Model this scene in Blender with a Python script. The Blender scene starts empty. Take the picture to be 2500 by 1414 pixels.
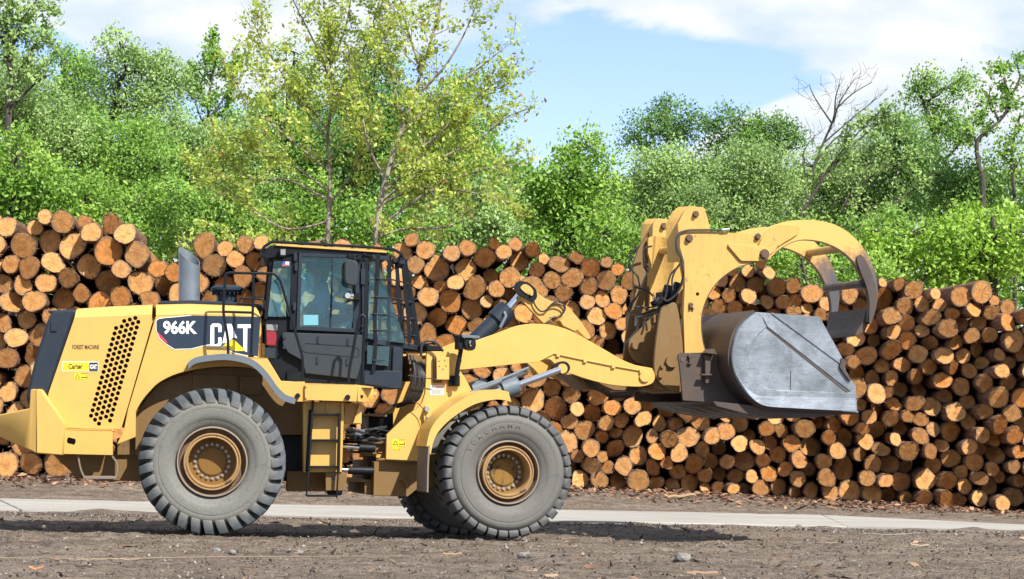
import bpy, bmesh, math, random
import numpy as np
from mathutils import Vector, Matrix
from mathutils.geometry import delaunay_2d_cdt
R_ = math.radians
random.seed(7); rng = np.random.default_rng(7)
scene = bpy.context.scene
COL = scene.collection

# ---------------------------------------------------------------- camera, sky, sun, exposure
FP = 6180.0            # focal length in photograph pixels (2500 wide)
HY = 1000.0            # photograph row of the horizon
CZ = 1.55              # eye height above the yard
cam = bpy.data.cameras.new('camera'); cam_o = bpy.data.objects.new('camera', cam); COL.objects.link(cam_o)
cam.sensor_width = 36.0; cam.lens = 36.0 * FP / 2500.0
cam.shift_y = (HY - 707.0) / 2500.0
cam.clip_start = 0.5; cam.clip_end = 3000
cam_o.location = (0, 0, CZ); cam_o.rotation_euler = (R_(90), 0, 0)
scene.camera = cam_o

SUN_EL, SUN_AZ = 45.0, 141.0     # azimuth clockwise from +Y (the view direction)
world = bpy.data.worlds.new('World'); scene.world = world; world.use_nodes = True
nt = world.node_tree; nt.nodes.clear()
def N(t, kind, **kw):
    n = t.nodes.new(kind)
    for k, v in kw.items(): setattr(n, k, v)
    return n
def mth(t, op, a, b=None, c=None, clamp=False):
    n = N(t, 'ShaderNodeMath', operation=op); n.use_clamp = clamp
    for i, v in enumerate((a, b, c)):
        if v is None: continue
        if hasattr(v, 'links') or hasattr(v, 'is_linked'): t.links.new(v, n.inputs[i])
        else: n.inputs[i].default_value = v
    return n.outputs[0]
sky = N(nt, 'ShaderNodeTexSky', sky_type='NISHITA'); sky.sun_disc = False
sky.sun_elevation = R_(SUN_EL); sky.sun_rotation = R_(SUN_AZ); sky.altitude = 100
sky.air_density = 1.0; sky.dust_density = 0.0; sky.ozone_density = 3.5
tc = N(nt, 'ShaderNodeTexCoord'); sep = N(nt, 'ShaderNodeSeparateXYZ'); nt.links.new(tc.outputs['Generated'], sep.inputs[0])
# clouds: a noise field over the sky direction, stretched flat, with broad cover
mp = N(nt, 'ShaderNodeMapping'); mp.inputs['Scale'].default_value = (13.0, 13.0, 30.0); mp.inputs['Location'].default_value = (0.3, 0.0, 0.0)
nt.links.new(tc.outputs['Generated'], mp.inputs[0])
nz = N(nt, 'ShaderNodeTexNoise'); nz.inputs['Scale'].default_value = 1.0; nz.inputs['Detail'].default_value = 9; nz.inputs['Roughness'].default_value = 0.58
nz.inputs['Distortion'].default_value = 0.35
nt.links.new(mp.outputs[0], nz.inputs[0])
# clear lanes between the cloud banks: soft ellipses in direction space
def lane(cx, cz, rx, rz, k=1.0, rot=0.0):
    a = mth(nt, 'SUBTRACT', sep.outputs[0], cx); b = mth(nt, 'SUBTRACT', sep.outputs[2], cz)
    if rot:
        c_, s_ = math.cos(rot), math.sin(rot)
        a2 = mth(nt, 'ADD', mth(nt, 'MULTIPLY', a, c_), mth(nt, 'MULTIPLY', b, s_))
        b2 = mth(nt, 'SUBTRACT', mth(nt, 'MULTIPLY', b, c_), mth(nt, 'MULTIPLY', a, s_)); a, b = a2, b2
    a = mth(nt, 'DIVIDE', a, rx); b = mth(nt, 'DIVIDE', b, rz)
    d = mth(nt, 'ADD', mth(nt, 'MULTIPLY', a, a), mth(nt, 'MULTIPLY', b, b))
    f = mth(nt, 'SUBTRACT', 1.0, d, clamp=True)
    front = mth(nt, 'GREATER_THAN', sep.outputs[1], 0.0)
    return mth(nt, 'MULTIPLY', mth(nt, 'MULTIPLY', f, k), front)
def bank(*a): return lane(*a)
lanes = None
for L in [(0.035, 0.122, 0.105, 0.036, 0.75, 0.08), (0.135, 0.128, 0.06, 0.010, 0.32, 0.25), (-0.20, 0.138, 0.06, 0.016, 0.75, -0.15), (0.19, 0.112, 0.05, 0.014, 0.3, 0.2), (-0.1, 0.115, 0.07, 0.02, 0.25, 0.0)]:
    v = lane(*L); lanes = v if lanes is None else mth(nt, 'ADD', lanes, v)
cov = mth(nt, 'SUBTRACT', mth(nt, 'ADD', mth(nt, 'MULTIPLY', mth(nt, 'SUBTRACT', nz.outputs[0], 0.5), 1.9), 0.55), lanes)
for L in [(0.140, 0.110, 0.065, 0.036, 0.85, 0.1), (0.085, 0.100, 0.040, 0.016, 0.6, 0.6), (0.20, 0.120, 0.05, 0.016, 0.4, 0.0), (0.10, 0.154, 0.18, 0.020, 0.40, 0.0), (-0.11, 0.145, 0.08, 0.030, 0.5, 0.1)]: cov = mth(nt, 'ADD', cov, bank(*L))
ramp = N(nt, 'ShaderNodeMapRange'); ramp.interpolation_type = 'SMOOTHSTEP'; nt.links.new(cov, ramp.inputs[0])
ramp.inputs[1].default_value = 0.36; ramp.inputs[2].default_value = 0.64; ramp.inputs[3].default_value = 0.0; ramp.inputs[4].default_value = 0.93
nz2 = N(nt, 'ShaderNodeTexNoise'); nz2.inputs['Scale'].default_value = 1.7; nz2.inputs['Detail'].default_value = 5
nt.links.new(mp.outputs[0], nz2.inputs[0])
cr = N(nt, 'ShaderNodeValToRGB'); cr.color_ramp.elements[0].position = 0.35; cr.color_ramp.elements[0].color = (4.1, 4.9, 5.5, 1)
cr.color_ramp.elements[1].position = 0.62; cr.color_ramp.elements[1].color = (6.0, 6.1, 6.2, 1)
nt.links.new(nz2.outputs[0], cr.inputs[0])
mx = N(nt, 'ShaderNodeMix', data_type='RGBA'); nt.links.new(ramp.outputs[0], mx.inputs[0])
tint = N(nt, 'ShaderNodeMix', data_type='RGBA', blend_type='MULTIPLY'); tint.inputs[0].default_value = 1.0; tint.inputs[7].default_value = (0.98, 0.92, 1.12, 1)
nt.links.new(sky.outputs[0], tint.inputs[6]); nt.links.new(tint.outputs[2], mx.inputs[6]); nt.links.new(cr.outputs[0], mx.inputs[7])
bg = N(nt, 'ShaderNodeBackground'); bg.inputs[1].default_value = 0.105
wo = N(nt, 'ShaderNodeOutputWorld'); nt.links.new(mx.outputs[2], bg.inputs[0]); nt.links.new(bg.outputs[0], wo.inputs[0])

sun = bpy.data.lights.new('sun', 'SUN'); sun.energy = 5.0; sun.angle = R_(0.53); sun.color = (1.0, 0.95, 0.86)
sun_o = bpy.data.objects.new('sun', sun); COL.objects.link(sun_o)
sd = Vector((math.sin(R_(SUN_AZ)) * math.cos(R_(SUN_EL)), math.cos(R_(SUN_AZ)) * math.cos(R_(SUN_EL)), math.sin(R_(SUN_EL))))
sun_o.rotation_euler = sd.to_track_quat('Z', 'Y').to_euler(); sun_o.location = (10, 10, 30)
scene.view_settings.view_transform = 'Standard'; scene.view_settings.look = 'None'
scene.view_settings.exposure = 0.72; scene.view_settings.gamma = 1.0; scene.view_settings.use_curve_mapping = False

# ---------------------------------------------------------------- tags
def tag(o, label=None, cat=None, group=None, kind=None):
    if label: o['label'] = label
    if cat: o['category'] = cat
    if group: o['group'] = group
    if kind: o['kind'] = kind
    return o
def empty(name, M=None, parent=None):
    o = bpy.data.objects.new(name, None); COL.objects.link(o); o.empty_display_size = 0.2
    if parent: o.parent = parent
    if M is not None: o.matrix_basis = M
    return o

# ---------------------------------------------------------------- materials
def new_mat(name):
    m = bpy.data.materials.new(name); m.use_nodes = True
    t = m.node_tree; b = t.nodes['Principled BSDF']
    return m, t, b
def noise(t, scale, detail=4, rough=0.55, vec=None, dist=0.0):
    n = N(t, 'ShaderNodeTexNoise'); n.inputs['Scale'].default_value = scale; n.inputs['Detail'].default_value = detail
    n.inputs['Roughness'].default_value = rough; n.inputs['Distortion'].default_value = dist
    if vec is not None: t.links.new(vec, n.inputs[0])
    return n.outputs[0]
def mrange(t, v, a, b, c=0.0, d=1.0):
    n = N(t, 'ShaderNodeMapRange'); t.links.new(v, n.inputs[0])
    for i, x in enumerate((a, b, c, d)): n.inputs[i + 1].default_value = x
    return n.outputs[0]
def mixc(t, f, a, b, blend='MIX'):
    n = N(t, 'ShaderNodeMix', data_type='RGBA', blend_type=blend)
    for i, v in ((0, f), (6, a), (7, b)):
        if hasattr(v, 'is_linked'): t.links.new(v, n.inputs[i])
        elif i == 0: n.inputs[0].default_value = v
        else: n.inputs[i].default_value = (*v, 1)
    return n.outputs[2]
def bump(t, b, h, strength=0.3, dist=0.01):
    n = N(t, 'ShaderNodeBump'); n.inputs['Strength'].default_value = strength; n.inputs['Distance'].default_value = dist
    t.links.new(h, n.inputs['Height']); t.links.new(n.outputs[0], b.inputs['Normal'])
def objvec(t, scale=None):
    c = N(t, 'ShaderNodeTexCoord').outputs['Object']
    if scale:
        m = N(t, 'ShaderNodeMapping'); m.inputs['Scale'].default_value = scale; t.links.new(c, m.inputs[0]); return m.outputs[0]
    return c
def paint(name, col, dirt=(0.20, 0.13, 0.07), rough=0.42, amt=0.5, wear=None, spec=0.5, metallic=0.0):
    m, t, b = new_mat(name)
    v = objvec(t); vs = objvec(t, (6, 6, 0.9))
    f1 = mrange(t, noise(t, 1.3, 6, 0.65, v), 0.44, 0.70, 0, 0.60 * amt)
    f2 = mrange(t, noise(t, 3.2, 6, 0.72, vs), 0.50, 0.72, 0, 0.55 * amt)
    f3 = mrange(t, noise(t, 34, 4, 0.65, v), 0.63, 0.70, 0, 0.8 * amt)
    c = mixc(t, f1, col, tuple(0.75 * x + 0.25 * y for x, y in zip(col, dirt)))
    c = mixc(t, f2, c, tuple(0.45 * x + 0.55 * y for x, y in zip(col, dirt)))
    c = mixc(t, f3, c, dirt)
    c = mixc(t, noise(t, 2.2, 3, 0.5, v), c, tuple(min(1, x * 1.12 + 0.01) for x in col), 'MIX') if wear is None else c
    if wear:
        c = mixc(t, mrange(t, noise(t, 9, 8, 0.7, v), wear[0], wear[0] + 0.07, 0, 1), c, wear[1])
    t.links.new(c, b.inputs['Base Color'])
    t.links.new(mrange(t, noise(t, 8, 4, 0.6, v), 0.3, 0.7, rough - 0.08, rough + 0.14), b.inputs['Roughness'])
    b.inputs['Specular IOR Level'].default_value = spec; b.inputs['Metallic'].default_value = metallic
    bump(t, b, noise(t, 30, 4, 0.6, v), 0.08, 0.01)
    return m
YEL = (0.55, 0.335, 0.080)
M = {}
M['yellow'] = paint('machine_yellow', YEL, amt=0.75)
M['yellow_worn'] = paint('worn_yellow', (0.56, 0.34, 0.085), amt=1.05, wear=(0.61, (0.20, 0.12, 0.06)))
M['yellow_dirty_shade'] = paint('dirty_shade_yellow', (0.17, 0.095, 0.025), amt=1.5, rough=0.6, wear=(0.60, (0.08, 0.055, 0.035)))  # grimy yellow, darkened further so the colour carries undercarriage and coupler shade
M['char'] = paint('charcoal_paint', (0.014, 0.023, 0.036), dirt=(0.08, 0.08, 0.08), amt=0.4, rough=0.45, spec=0.25)
M['grey'] = paint('grey_plastic', (0.026, 0.034, 0.043), dirt=(0.10, 0.095, 0.085), amt=0.5, rough=0.5, spec=0.25)
M['black'] = paint('black_paint', (0.004, 0.006, 0.010), dirt=(0.04, 0.036, 0.03), amt=0.3, rough=0.45, spec=0.18)
M['fend'] = paint('grey_rubber', (0.10, 0.125, 0.15), dirt=(0.22, 0.21, 0.19), amt=0.6, rough=0.5)
M['flap'] = paint('dusty_rubber', (0.17, 0.14, 0.11), dirt=(0.25, 0.21, 0.16), amt=0.8, rough=0.9)
M['hose'] = paint('hose_rubber', (0.013, 0.014, 0.015), amt=0.4, rough=0.5)
M['interior'] = paint('cab_interior', (0.045, 0.05, 0.055), amt=0.2, rough=0.7)
M['rust'] = paint('rusty_steel', (0.10, 0.055, 0.035), dirt=(0.05, 0.03, 0.02), amt=0.8, rough=0.8)
M['steelpin'] = paint('bolt_steel', (0.30, 0.30, 0.30), amt=0.6, rough=0.45, metallic=0.5)
def simple(name, col, rough=0.5, metallic=0.0, emit=None):
    m, t, b = new_mat(name); v = objvec(t)
    c = mixc(t, noise(t, 25, 3, 0.6, v), tuple(x * 0.86 for x in col), tuple(min(1, x * 1.1) for x in col))
    t.links.new(c, b.inputs['Base Color']); b.inputs['Roughness'].default_value = rough; b.inputs['Metallic'].default_value = metallic
    return m
M['white'] = simple('white_print', (0.80, 0.80, 0.78))
M['redp'] = simple('red_print', (0.62, 0.05, 0.05))
M['blk'] = simple('black_print', (0.02, 0.02, 0.022))
M['yelp'] = simple('bright_yellow_print', (0.85, 0.62, 0.02))
M['navy'] = simple('navy_print', (0.018, 0.032, 0.055), 0.35)
M['chrome'] = simple('chrome', (0.75, 0.78, 0.82), 0.12, 1.0)
M['redlens'] = simple('red_lens', (0.26, 0.02, 0.03), 0.25)
M['lens'] = simple('clear_lens', (0.24, 0.25, 0.23), 0.15)
M['paperb'] = simple('pale_blue_paper', (0.14, 0.38, 0.46), 0.7)
M['blueflag'] = simple('flag_blue', (0.05, 0.10, 0.45), 0.5)
M['shirt'] = simple('blue_shirt', (0.04, 0.22, 0.34), 0.9)
M['trousers'] = simple('dark_trousers', (0.03, 0.035, 0.05), 0.9)
M['skin'] = simple('skin', (0.30, 0.16, 0.10), 0.6)
M['hair'] = simple('dark_cap', (0.02, 0.02, 0.022), 0.9)
# worn steel of the bucket: rubbed bright, with scratches and darker heat-rolled patches
def steel(name, a, bcol, r0=0.28, r1=0.5, met=0.75):
    m, t, b = new_mat(name); v = objvec(t); vs = objvec(t, (1.2, 1.2, 14))
    c = mixc(t, mrange(t, noise(t, 1.9, 7, 0.68, v, 0.6), 0.40, 0.62), a, bcol)
    c = mixc(t, mrange(t, noise(t, 6, 6, 0.7, v), 0.54, 0.66, 0, 0.55), c, tuple(0.8 * x for x in bcol))
    c = mixc(t, mrange(t, noise(t, 7, 6, 0.7, vs), 0.55, 0.75, 0, 0.5), c, tuple(min(1, x * 1.5) for x in a))
    c = mixc(t, mrange(t, noise(t, 40, 3, 0.6, v), 0.64, 0.72, 0, 0.6), c, (0.06, 0.045, 0.035))
    t.links.new(c, b.inputs['Base Color']); b.inputs['Metallic'].default_value = met
    t.links.new(mrange(t, noise(t, 5, 6, 0.7, vs), 0.3, 0.7, r0, r1), b.inputs['Roughness'])
    bump(t, b, noise(t, 3.0, 5, 0.55, v), 0.25, 0.02)
    return m
M['steel'] = steel('rubbed_steel', (0.36, 0.40, 0.44), (0.21, 0.235, 0.26), 0.30, 0.52, 0.75)
M['steel_dark'] = steel('dark_rolled_steel', (0.060, 0.052, 0.050), (0.085, 0.060, 0.048), 0.45, 0.7, 0.3)
M['stack'] = steel('exhaust_steel', (0.20, 0.235, 0.27), (0.16, 0.19, 0.22), 0.30, 0.42, 0.35)
# claw: yellow paint worn through to bare metal along the tips (a wear pattern in the claw's own space)
def claw_mat():
    m, t, b = new_mat('claw_worn_paint'); v = objvec(t)
    s = N(t, 'ShaderNodeAttribute', attribute_name='wear')
    n = noise(t, 4, 6, 0.65, v); n2 = noise(t, 22, 5, 0.7, v)
    w = mth(t, 'ADD', s.outputs['Fac'], mth(t, 'ADD', mth(t, 'MULTIPLY', mth(t, 'SUBTRACT', n, 0.5), 0.7), mth(t, 'MULTIPLY', mth(t, 'SUBTRACT', n2, 0.5), 0.45)))
    c = mixc(t, mrange(t, w, 0.42, 0.60), (0.60, 0.37, 0.10), (0.22, 0.13, 0.075))
    c = mixc(t, mrange(t, w, 0.62, 0.82), c, (0.10, 0.10, 0.108))
    t.links.new(c, b.inputs['Base Color'])
    t.links.new(mrange(t, w, 0.6, 0.85, 0, 0.5), b.inputs['Metallic']); b.inputs['Roughness'].default_value = 0.48
    bump(t, b, n2, 0.15, 0.01)
    return m
M['claw'] = claw_mat()
def glass_mat(name, tint, gl):
    m, t, b = new_mat(name); t.nodes.remove(b)
    tr = N(t, 'ShaderNodeBsdfTransparent'); tr.inputs[0].default_value = (*tint, 1)
    g = N(t, 'ShaderNodeBsdfGlossy'); g.inputs[0].default_value = (0.8, 0.95, 1.0, 1); g.inputs[1].default_value = 0.03
    mxs = N(t, 'ShaderNodeMixShader'); fr = N(t, 'ShaderNodeFresnel'); fr.inputs[0].default_value = 1.5
    t.links.new(mth(t, 'ADD', fr.outputs[0], gl), mxs.inputs[0]); t.links.new(tr.outputs[0], mxs.inputs[1]); t.links.new(g.outputs[0], mxs.inputs[2])
    d = N(t, 'ShaderNodeBsdfDiffuse'); d.inputs[0].default_value = (0.05, 0.22, 0.27, 1)
    m2 = N(t, 'ShaderNodeMixShader'); m2.inputs[0].default_value = 0.045
    t.links.new(mxs.outputs[0], m2.inputs[1]); t.links.new(d.outputs[0], m2.inputs[2])
    o = t.nodes['Material Output']; t.links.new(m2.outputs[0], o.inputs[0])
    return m
M['glass'] = glass_mat('tinted_cab_glass', (0.66, 0.90, 0.95), 0.02)
M['glass2'] = glass_mat('clear_cab_glass', (0.85, 0.95, 0.95), 0.03)
def tyre_mat(name, a, bcol, dust):
    m, t, b = new_mat(name); v = objvec(t)
    rad = N(t, 'ShaderNodeVectorMath', operation='LENGTH'); mm = N(t, 'ShaderNodeMapping'); mm.inputs['Scale'].default_value = (1, 0, 1)
    t.links.new(v, mm.inputs[0]); t.links.new(mm.outputs[0], rad.inputs[0])
    n = noise(t, 4, 6, 0.65, v); n2 = noise(t, 30, 4, 0.6, v)
    c = mixc(t, mrange(t, n, 0.35, 0.65), a, bcol)
    f = mth(t, 'MULTIPLY', mrange(t, rad.outputs['Value'], 0.80, 0.68), mrange(t, n2, 0.25, 0.6, 0.55, 1.0))
    c = mixc(t, f, c, dust)
    c = mixc(t, mrange(t, noise(t, 9, 6, 0.7, v), 0.55, 0.68, 0, 0.45), c, a)
    t.links.new(c, b.inputs['Base Color']); b.inputs['Roughness'].default_value = 0.75
    bump(t, b, n2, 0.25, 0.006)
    return m
M['tyre_rear'] = tyre_mat('dusty_tyre_rear', (0.050, 0.062, 0.072), (0.10, 0.112, 0.12), (0.162, 0.158, 0.138))
M['tyre_front'] = tyre_mat('dusty_tyre_front', (0.058, 0.066, 0.074), (0.095, 0.10, 0.104), (0.128, 0.122, 0.110))
M['rim'] = paint('rim_yellow', (0.13, 0.080, 0.050), dirt=(0.07, 0.045, 0.035), amt=1.5, rough=0.75, wear=(0.56, (0.20, 0.13, 0.08)))
M['flange'] = paint('rim_flange_steel', (0.24, 0.20, 0.155), dirt=(0.12, 0.08, 0.06), amt=1.2, rough=0.6)
M['lockring'] = paint('lock_ring_paint', (0.33, 0.20, 0.08), dirt=(0.13, 0.08, 0.05), amt=1.3, rough=0.55, wear=(0.60, (0.20, 0.10, 0.05)))
M['hub'] = paint('hub_yellow', (0.16, 0.078, 0.006), amt=0.4, rough=0.6)
M['hubr'] = paint('hub_rusty', (0.20, 0.105, 0.012), amt=1.2, rough=0.7, wear=(0.52, (0.05, 0.035, 0.025)))

# ---------------------------------------------------------------- frames and mesh builder
class Frame:
    """vertical frame: u along the heading, w away from the near side, z up; at() finds the point of a photo pixel on the plane w"""
    def __init__(s, px, py, Y, yaw):
        s.O = Vector(((px - 1250) / FP * Y, Y, 0)); c, q = math.cos(yaw), math.sin(yaw); s.yaw = yaw
        s.u = Vector((c, q, 0)); s.v = Vector((-q, c, 0))
    def at(s, px, py, w):
        d = Vector(((px - 1250) / FP, 1, (HY - py) / FP)); t = (w + s.O.dot(s.v)) / d.dot(s.v)
        p = d * t; return Vector((p.x, p.y, p.z + CZ))
    def loc(s, px, py, w):
        p = s.at(px, py, w); return ((p - s.O).dot(s.u), p.z)
    def P(s, u, w, z): return s.O + s.u * u + s.v * w + Vector((0, 0, z))
    def mir(s, p, W):                      # mirror a world point about the mid plane of a machine W wide
        w = (p - s.O).dot(s.v); return p + s.v * (W - 2 * w)
def S(pts, n=5, closed=False):
    """Catmull-Rom through the points"""
    P = [Vector(p) for p in pts]; out = []; m = len(P)
    rngi = range(m if closed else m - 1)
    for i in rngi:
        if closed: a, b, c, d = P[i - 1], P[i], P[(i + 1) % m], P[(i + 2) % m]
        else: a, b, c, d = P[max(i - 1, 0)], P[i], P[i + 1], P[min(i + 2, m - 1)]
        for k in range(n):
            t = k / n
            out.append(0.5 * ((2 * b) + (c - a) * t + (2 * a - 5 * b + 4 * c - d) * t * t + (3 * b - a - 3 * c + d) * t ** 3))
    if not closed: out.append(P[-1])
    return [tuple(p) for p in out]
class MB:
    def __init__(s): s.V = []; s.F = []; s.sm = []; s.mi = []
    def add(s, V, F, smooth=False, mi=0):
        o = len(s.V); s.V += [Vector(v) for v in V]
        for f in F: s.F.append([i + o for i in f]); s.sm.append(smooth); s.mi.append(mi)
    def prism(s, fr, px, w0, w1, mi=0, at=None):
        a = [fr.at(x, y, w0 if at is None else at) for x, y in px]
        if at is not None: a = [p + fr.v * (w0 - at) for p in a]
        s.ext(a, fr.v * (w1 - w0), mi)
    def ext(s, a, dv, mi=0):
        n = len(a); b = [p + dv for p in a]
        s.add(a + b, [list(range(n)), list(range(2 * n - 1, n - 1, -1))] + [[(i + 1) % n, i, i + n, (i + 1) % n + n] for i in range(n)], mi=mi)
    def box(s, fr, x0, y0, x1, y1, w0, w1, mi=0): s.prism(fr, [(x0, y0), (x1, y0), (x1, y1), (x0, y1)], w0, w1, mi)
    def tube(s, pts, r, seg=8, mi=0, cap=True):
        pts = [Vector(p) for p in pts]; n = len(pts); rr = r if hasattr(r, '__len__') else [r] * n
        V = []; up = Vector((0.13, 0.21, 0.97)); T0 = None
        for i, p in enumerate(pts):
            t = (pts[min(i + 1, n - 1)] - pts[max(i - 1, 0)]).normalized()
            if T0 is None:
                x = t.cross(up)
                if x.length < 1e-3: x = t.cross(Vector((1, 0, 0)))
                x.normalize()
            else:
                x = (x - t * x.dot(t)).normalized()
            T0 = t; y = t.cross(x)
            V += [p + (x * math.cos(a) + y * math.sin(a)) * rr[i] for a in [2 * math.pi * k / seg for k in range(seg)]]
        F = []
        for i in range(n - 1):
            for k in range(seg):
                F.append([i * seg + k, i * seg + (k + 1) % seg, (i + 1) * seg + (k + 1) % seg, (i + 1) * seg + k])
        s.add(V, F, True, mi)
        if cap:
            o = len(s.V) - len(V)
            for F_ in ([o + k for k in range(seg)][::-1], [o + (n - 1) * seg + k for k in range(seg)]): s.F.append(F_); s.sm.append(False); s.mi.append(mi)
    def strap(s, pts, wv, th, mi=0):
        """flat sheet along a polyline of world points, wv its width vector, th thickness normal to the line"""
        pts = [Vector(p) for p in pts]; n = len(pts); V = []
        for i, p in enumerate(pts):
            t = (pts[min(i + 1, n - 1)] - pts[max(i - 1, 0)]).normalized(); nn = t.cross(wv).normalized() * th
            V += [p, p + wv, p + wv + nn, p + nn]
        F = [[0, 1, 2, 3], [4 * n - 1, 4 * n - 2, 4 * n - 3, 4 * n - 4]]
        for i in range(n - 1):
            for k in range(4): F.append([4 * i + k, 4 * i + 4 + k, 4 * i + 4 + (k + 1) % 4, 4 * i + (k + 1) % 4])
        s.add(V, F, False, mi)
    def cyl(s, a, b, r, seg=20, mi=0, r2=None): s.tube([a, b], [r, r if r2 is None else r2], seg, mi)
    def disc(s, fr, px, py, rpx, w0, w1, seg=20, mi=0):
        c = fr.at(px, py, w0); c2 = c + fr.v * (w1 - w0); s.cyl(c, c2, rpx / FP * c.y, seg, mi)
    def build(s, name, mats, parent=None, inv=None, bevel=0.0):
        me = bpy.data.meshes.new(name)
        V = s.V if inv is None else [inv @ v for v in s.V]
        me.from_pydata([tuple(v) for v in V], [], s.F)
        me.polygons.foreach_set('use_smooth', s.sm); me.polygons.foreach_set('material_index', s.mi)
        bm = bmesh.new(); bm.from_mesh(me); bmesh.ops.recalc_face_normals(bm, faces=bm.faces)
        if bevel: 
            es = [e for e in bm.edges if len(e.link_faces) == 2 and e.calc_face_angle(0) > 0.6 and not (e.link_faces[0].smooth and e.link_faces[1].smooth)]
            try: bmesh.ops.bevel(bm, geom=es, offset=bevel, segments=1, affect='EDGES', clamp_overlap=True)
            except Exception: pass
        bm.to_mesh(me); bm.free(); me.set_sharp_from_angle(angle=R_(38))
        for m in (mats if isinstance(mats, (list, tuple)) else [mats]): me.materials.append(M[m] if isinstance(m, str) else m)
        o = bpy.data.objects.new(name, me); COL.objects.link(o)
        if parent: o.parent = parent
        return o
def raw_mesh(name, V, quads=None, tris=None, mats=(), attrs=None, smooth=False, mi=None, uv=None):
    """numpy fast path"""
    me = bpy.data.meshes.new(name); me.vertices.add(len(V)); me.vertices.foreach_set('co', np.asarray(V, np.float32).ravel())
    parts = []; tot = []
    if quads is not None and len(quads): parts.append(np.asarray(quads, np.int32).ravel()); tot += [np.full(len(quads), 4, np.int32)]
    if tris is not None and len(tris): parts.append(np.asarray(tris, np.int32).ravel()); tot += [np.full(len(tris), 3, np.int32)]
    li = np.concatenate(parts); tt = np.concatenate(tot); st = np.concatenate([[0], np.cumsum(tt)[:-1]]).astype(np.int32)
    me.loops.add(len(li)); me.loops.foreach_set('vertex_index', li)
    me.polygons.add(len(tt)); me.polygons.foreach_set('loop_start', st); me.polygons.foreach_set('loop_total', tt)
    if mi is not None: me.polygons.foreach_set('material_index', np.asarray(mi, np.int32))
    me.polygons.foreach_set('use_smooth', np.full(len(tt), smooth) if not hasattr(smooth, '__len__') else np.asarray(smooth))
    for m in mats: me.materials.append(m)
    me.update(calc_edges=True)
    if uv is not None:
        l = me.uv_layers.new(name='UVMap'); l.data.foreach_set('uv', np.asarray(uv, np.float32)[li].ravel())
    if attrs:
        for k, a in attrs.items():
            at = me.attributes.new(k, 'FLOAT_COLOR', 'POINT')
            a = np.asarray(a, np.float32); at.data.foreach_set('color', np.concatenate([a, np.ones((len(a), 1), np.float32)], 1).ravel())
    return me
def link(name, me, parent=None):
    o = bpy.data.objects.new(name, me); COL.objects.link(o)
    if parent: o.parent = parent
    return o
def text_mesh(txt, mat, bold=0.0, space=1.0, extrude=0.0):
    cu = bpy.data.curves.new('t', 'FONT'); cu.body = txt; cu.offset = bold; cu.space_character = space; cu.extrude = extrude; cu.resolution_u = 3
    o = bpy.data.objects.new('t', cu); COL.objects.link(o)
    dg = bpy.context.evaluated_depsgraph_get(); dg.update()
    me = bpy.data.meshes.new_from_object(o.evaluated_get(dg)); bpy.data.objects.remove(o); bpy.data.curves.remove(cu)
    me.materials.clear(); me.materials.append(M[mat]); return me
def put_text(name, fr, txt, mat, x0, y0, x1, y1, w, parent, inv, bold=0.0, shear=0.0, space=1.0):
    """text as flat print filling the photo rectangle on plane w"""
    me = text_mesh(txt, mat, bold, space); co = np.array([v.co[:] for v in me.vertices]); mn, mx_ = co.min(0), co.max(0)
    a = fr.at(x0, y1, w); b = fr.at(x1, y1, w); c = fr.at(x0, y0, w)
    for v in me.vertices:
        s_ = (v.co.x - mn[0]) / (mx_[0] - mn[0]); t_ = (v.co.y - mn[1]) / (mx_[1] - mn[1])
        v.co = inv @ (a + (b - a) * (s_ + shear * t_) + (c - a) * t_)
    me.update(); return link(name, me, parent)

# ---------------------------------------------------------------- ground
PY = [0, 20, 28, 29.8, 30.6, 31.3, 34.6, 36.6, 37, 40, 41, 43, 46, 60, 100, 3000]
PZ = [0, 0, 0.0, -0.01, -0.06, -0.09, -0.11, -0.10, -0.095, -0.05, -0.03, 0.05, 0.15, 0.25, 0.4, 0.4]
def G(x, y):
    """smooth height of the yard"""
    x = np.asarray(x, float); y = np.asarray(y, float)
    z = np.interp(y, PY, PZ) - 0.02 * np.clip(x, -40, 40)
    z = z - 0.10 * np.clip((x - 1) / 7, 0, 1) * np.clip((y - 40) / 3, 0, 1)
    z = z - 0.03 * np.exp(-((x - 3.0) / 2.2) ** 2 - ((y - 32.4) / 1.1) ** 2)
    return z
def vnoise(x, y, seed=0):
    """cheap value noise"""
    xi = np.floor(x).astype(np.int64); yi = np.floor(y).astype(np.int64); fx = x - xi; fy = y - yi
    fx = fx * fx * (3 - 2 * fx); fy = fy * fy * (3 - 2 * fy)
    def h(a, b):
        n = (a * 374761393 + b * 668265263 + seed * 1442695041) & 0xFFFFFFFF
        n = ((n ^ (n >> 13)) * 1274126177) & 0xFFFFFFFF
        return ((n ^ (n >> 16)) & 0xFFFF) / 65535.0
    return (h(xi, yi) * (1 - fx) + h(xi + 1, yi) * fx) * (1 - fy) + (h(xi, yi + 1) * (1 - fx) + h(xi + 1, yi + 1) * fx) * fy
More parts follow.
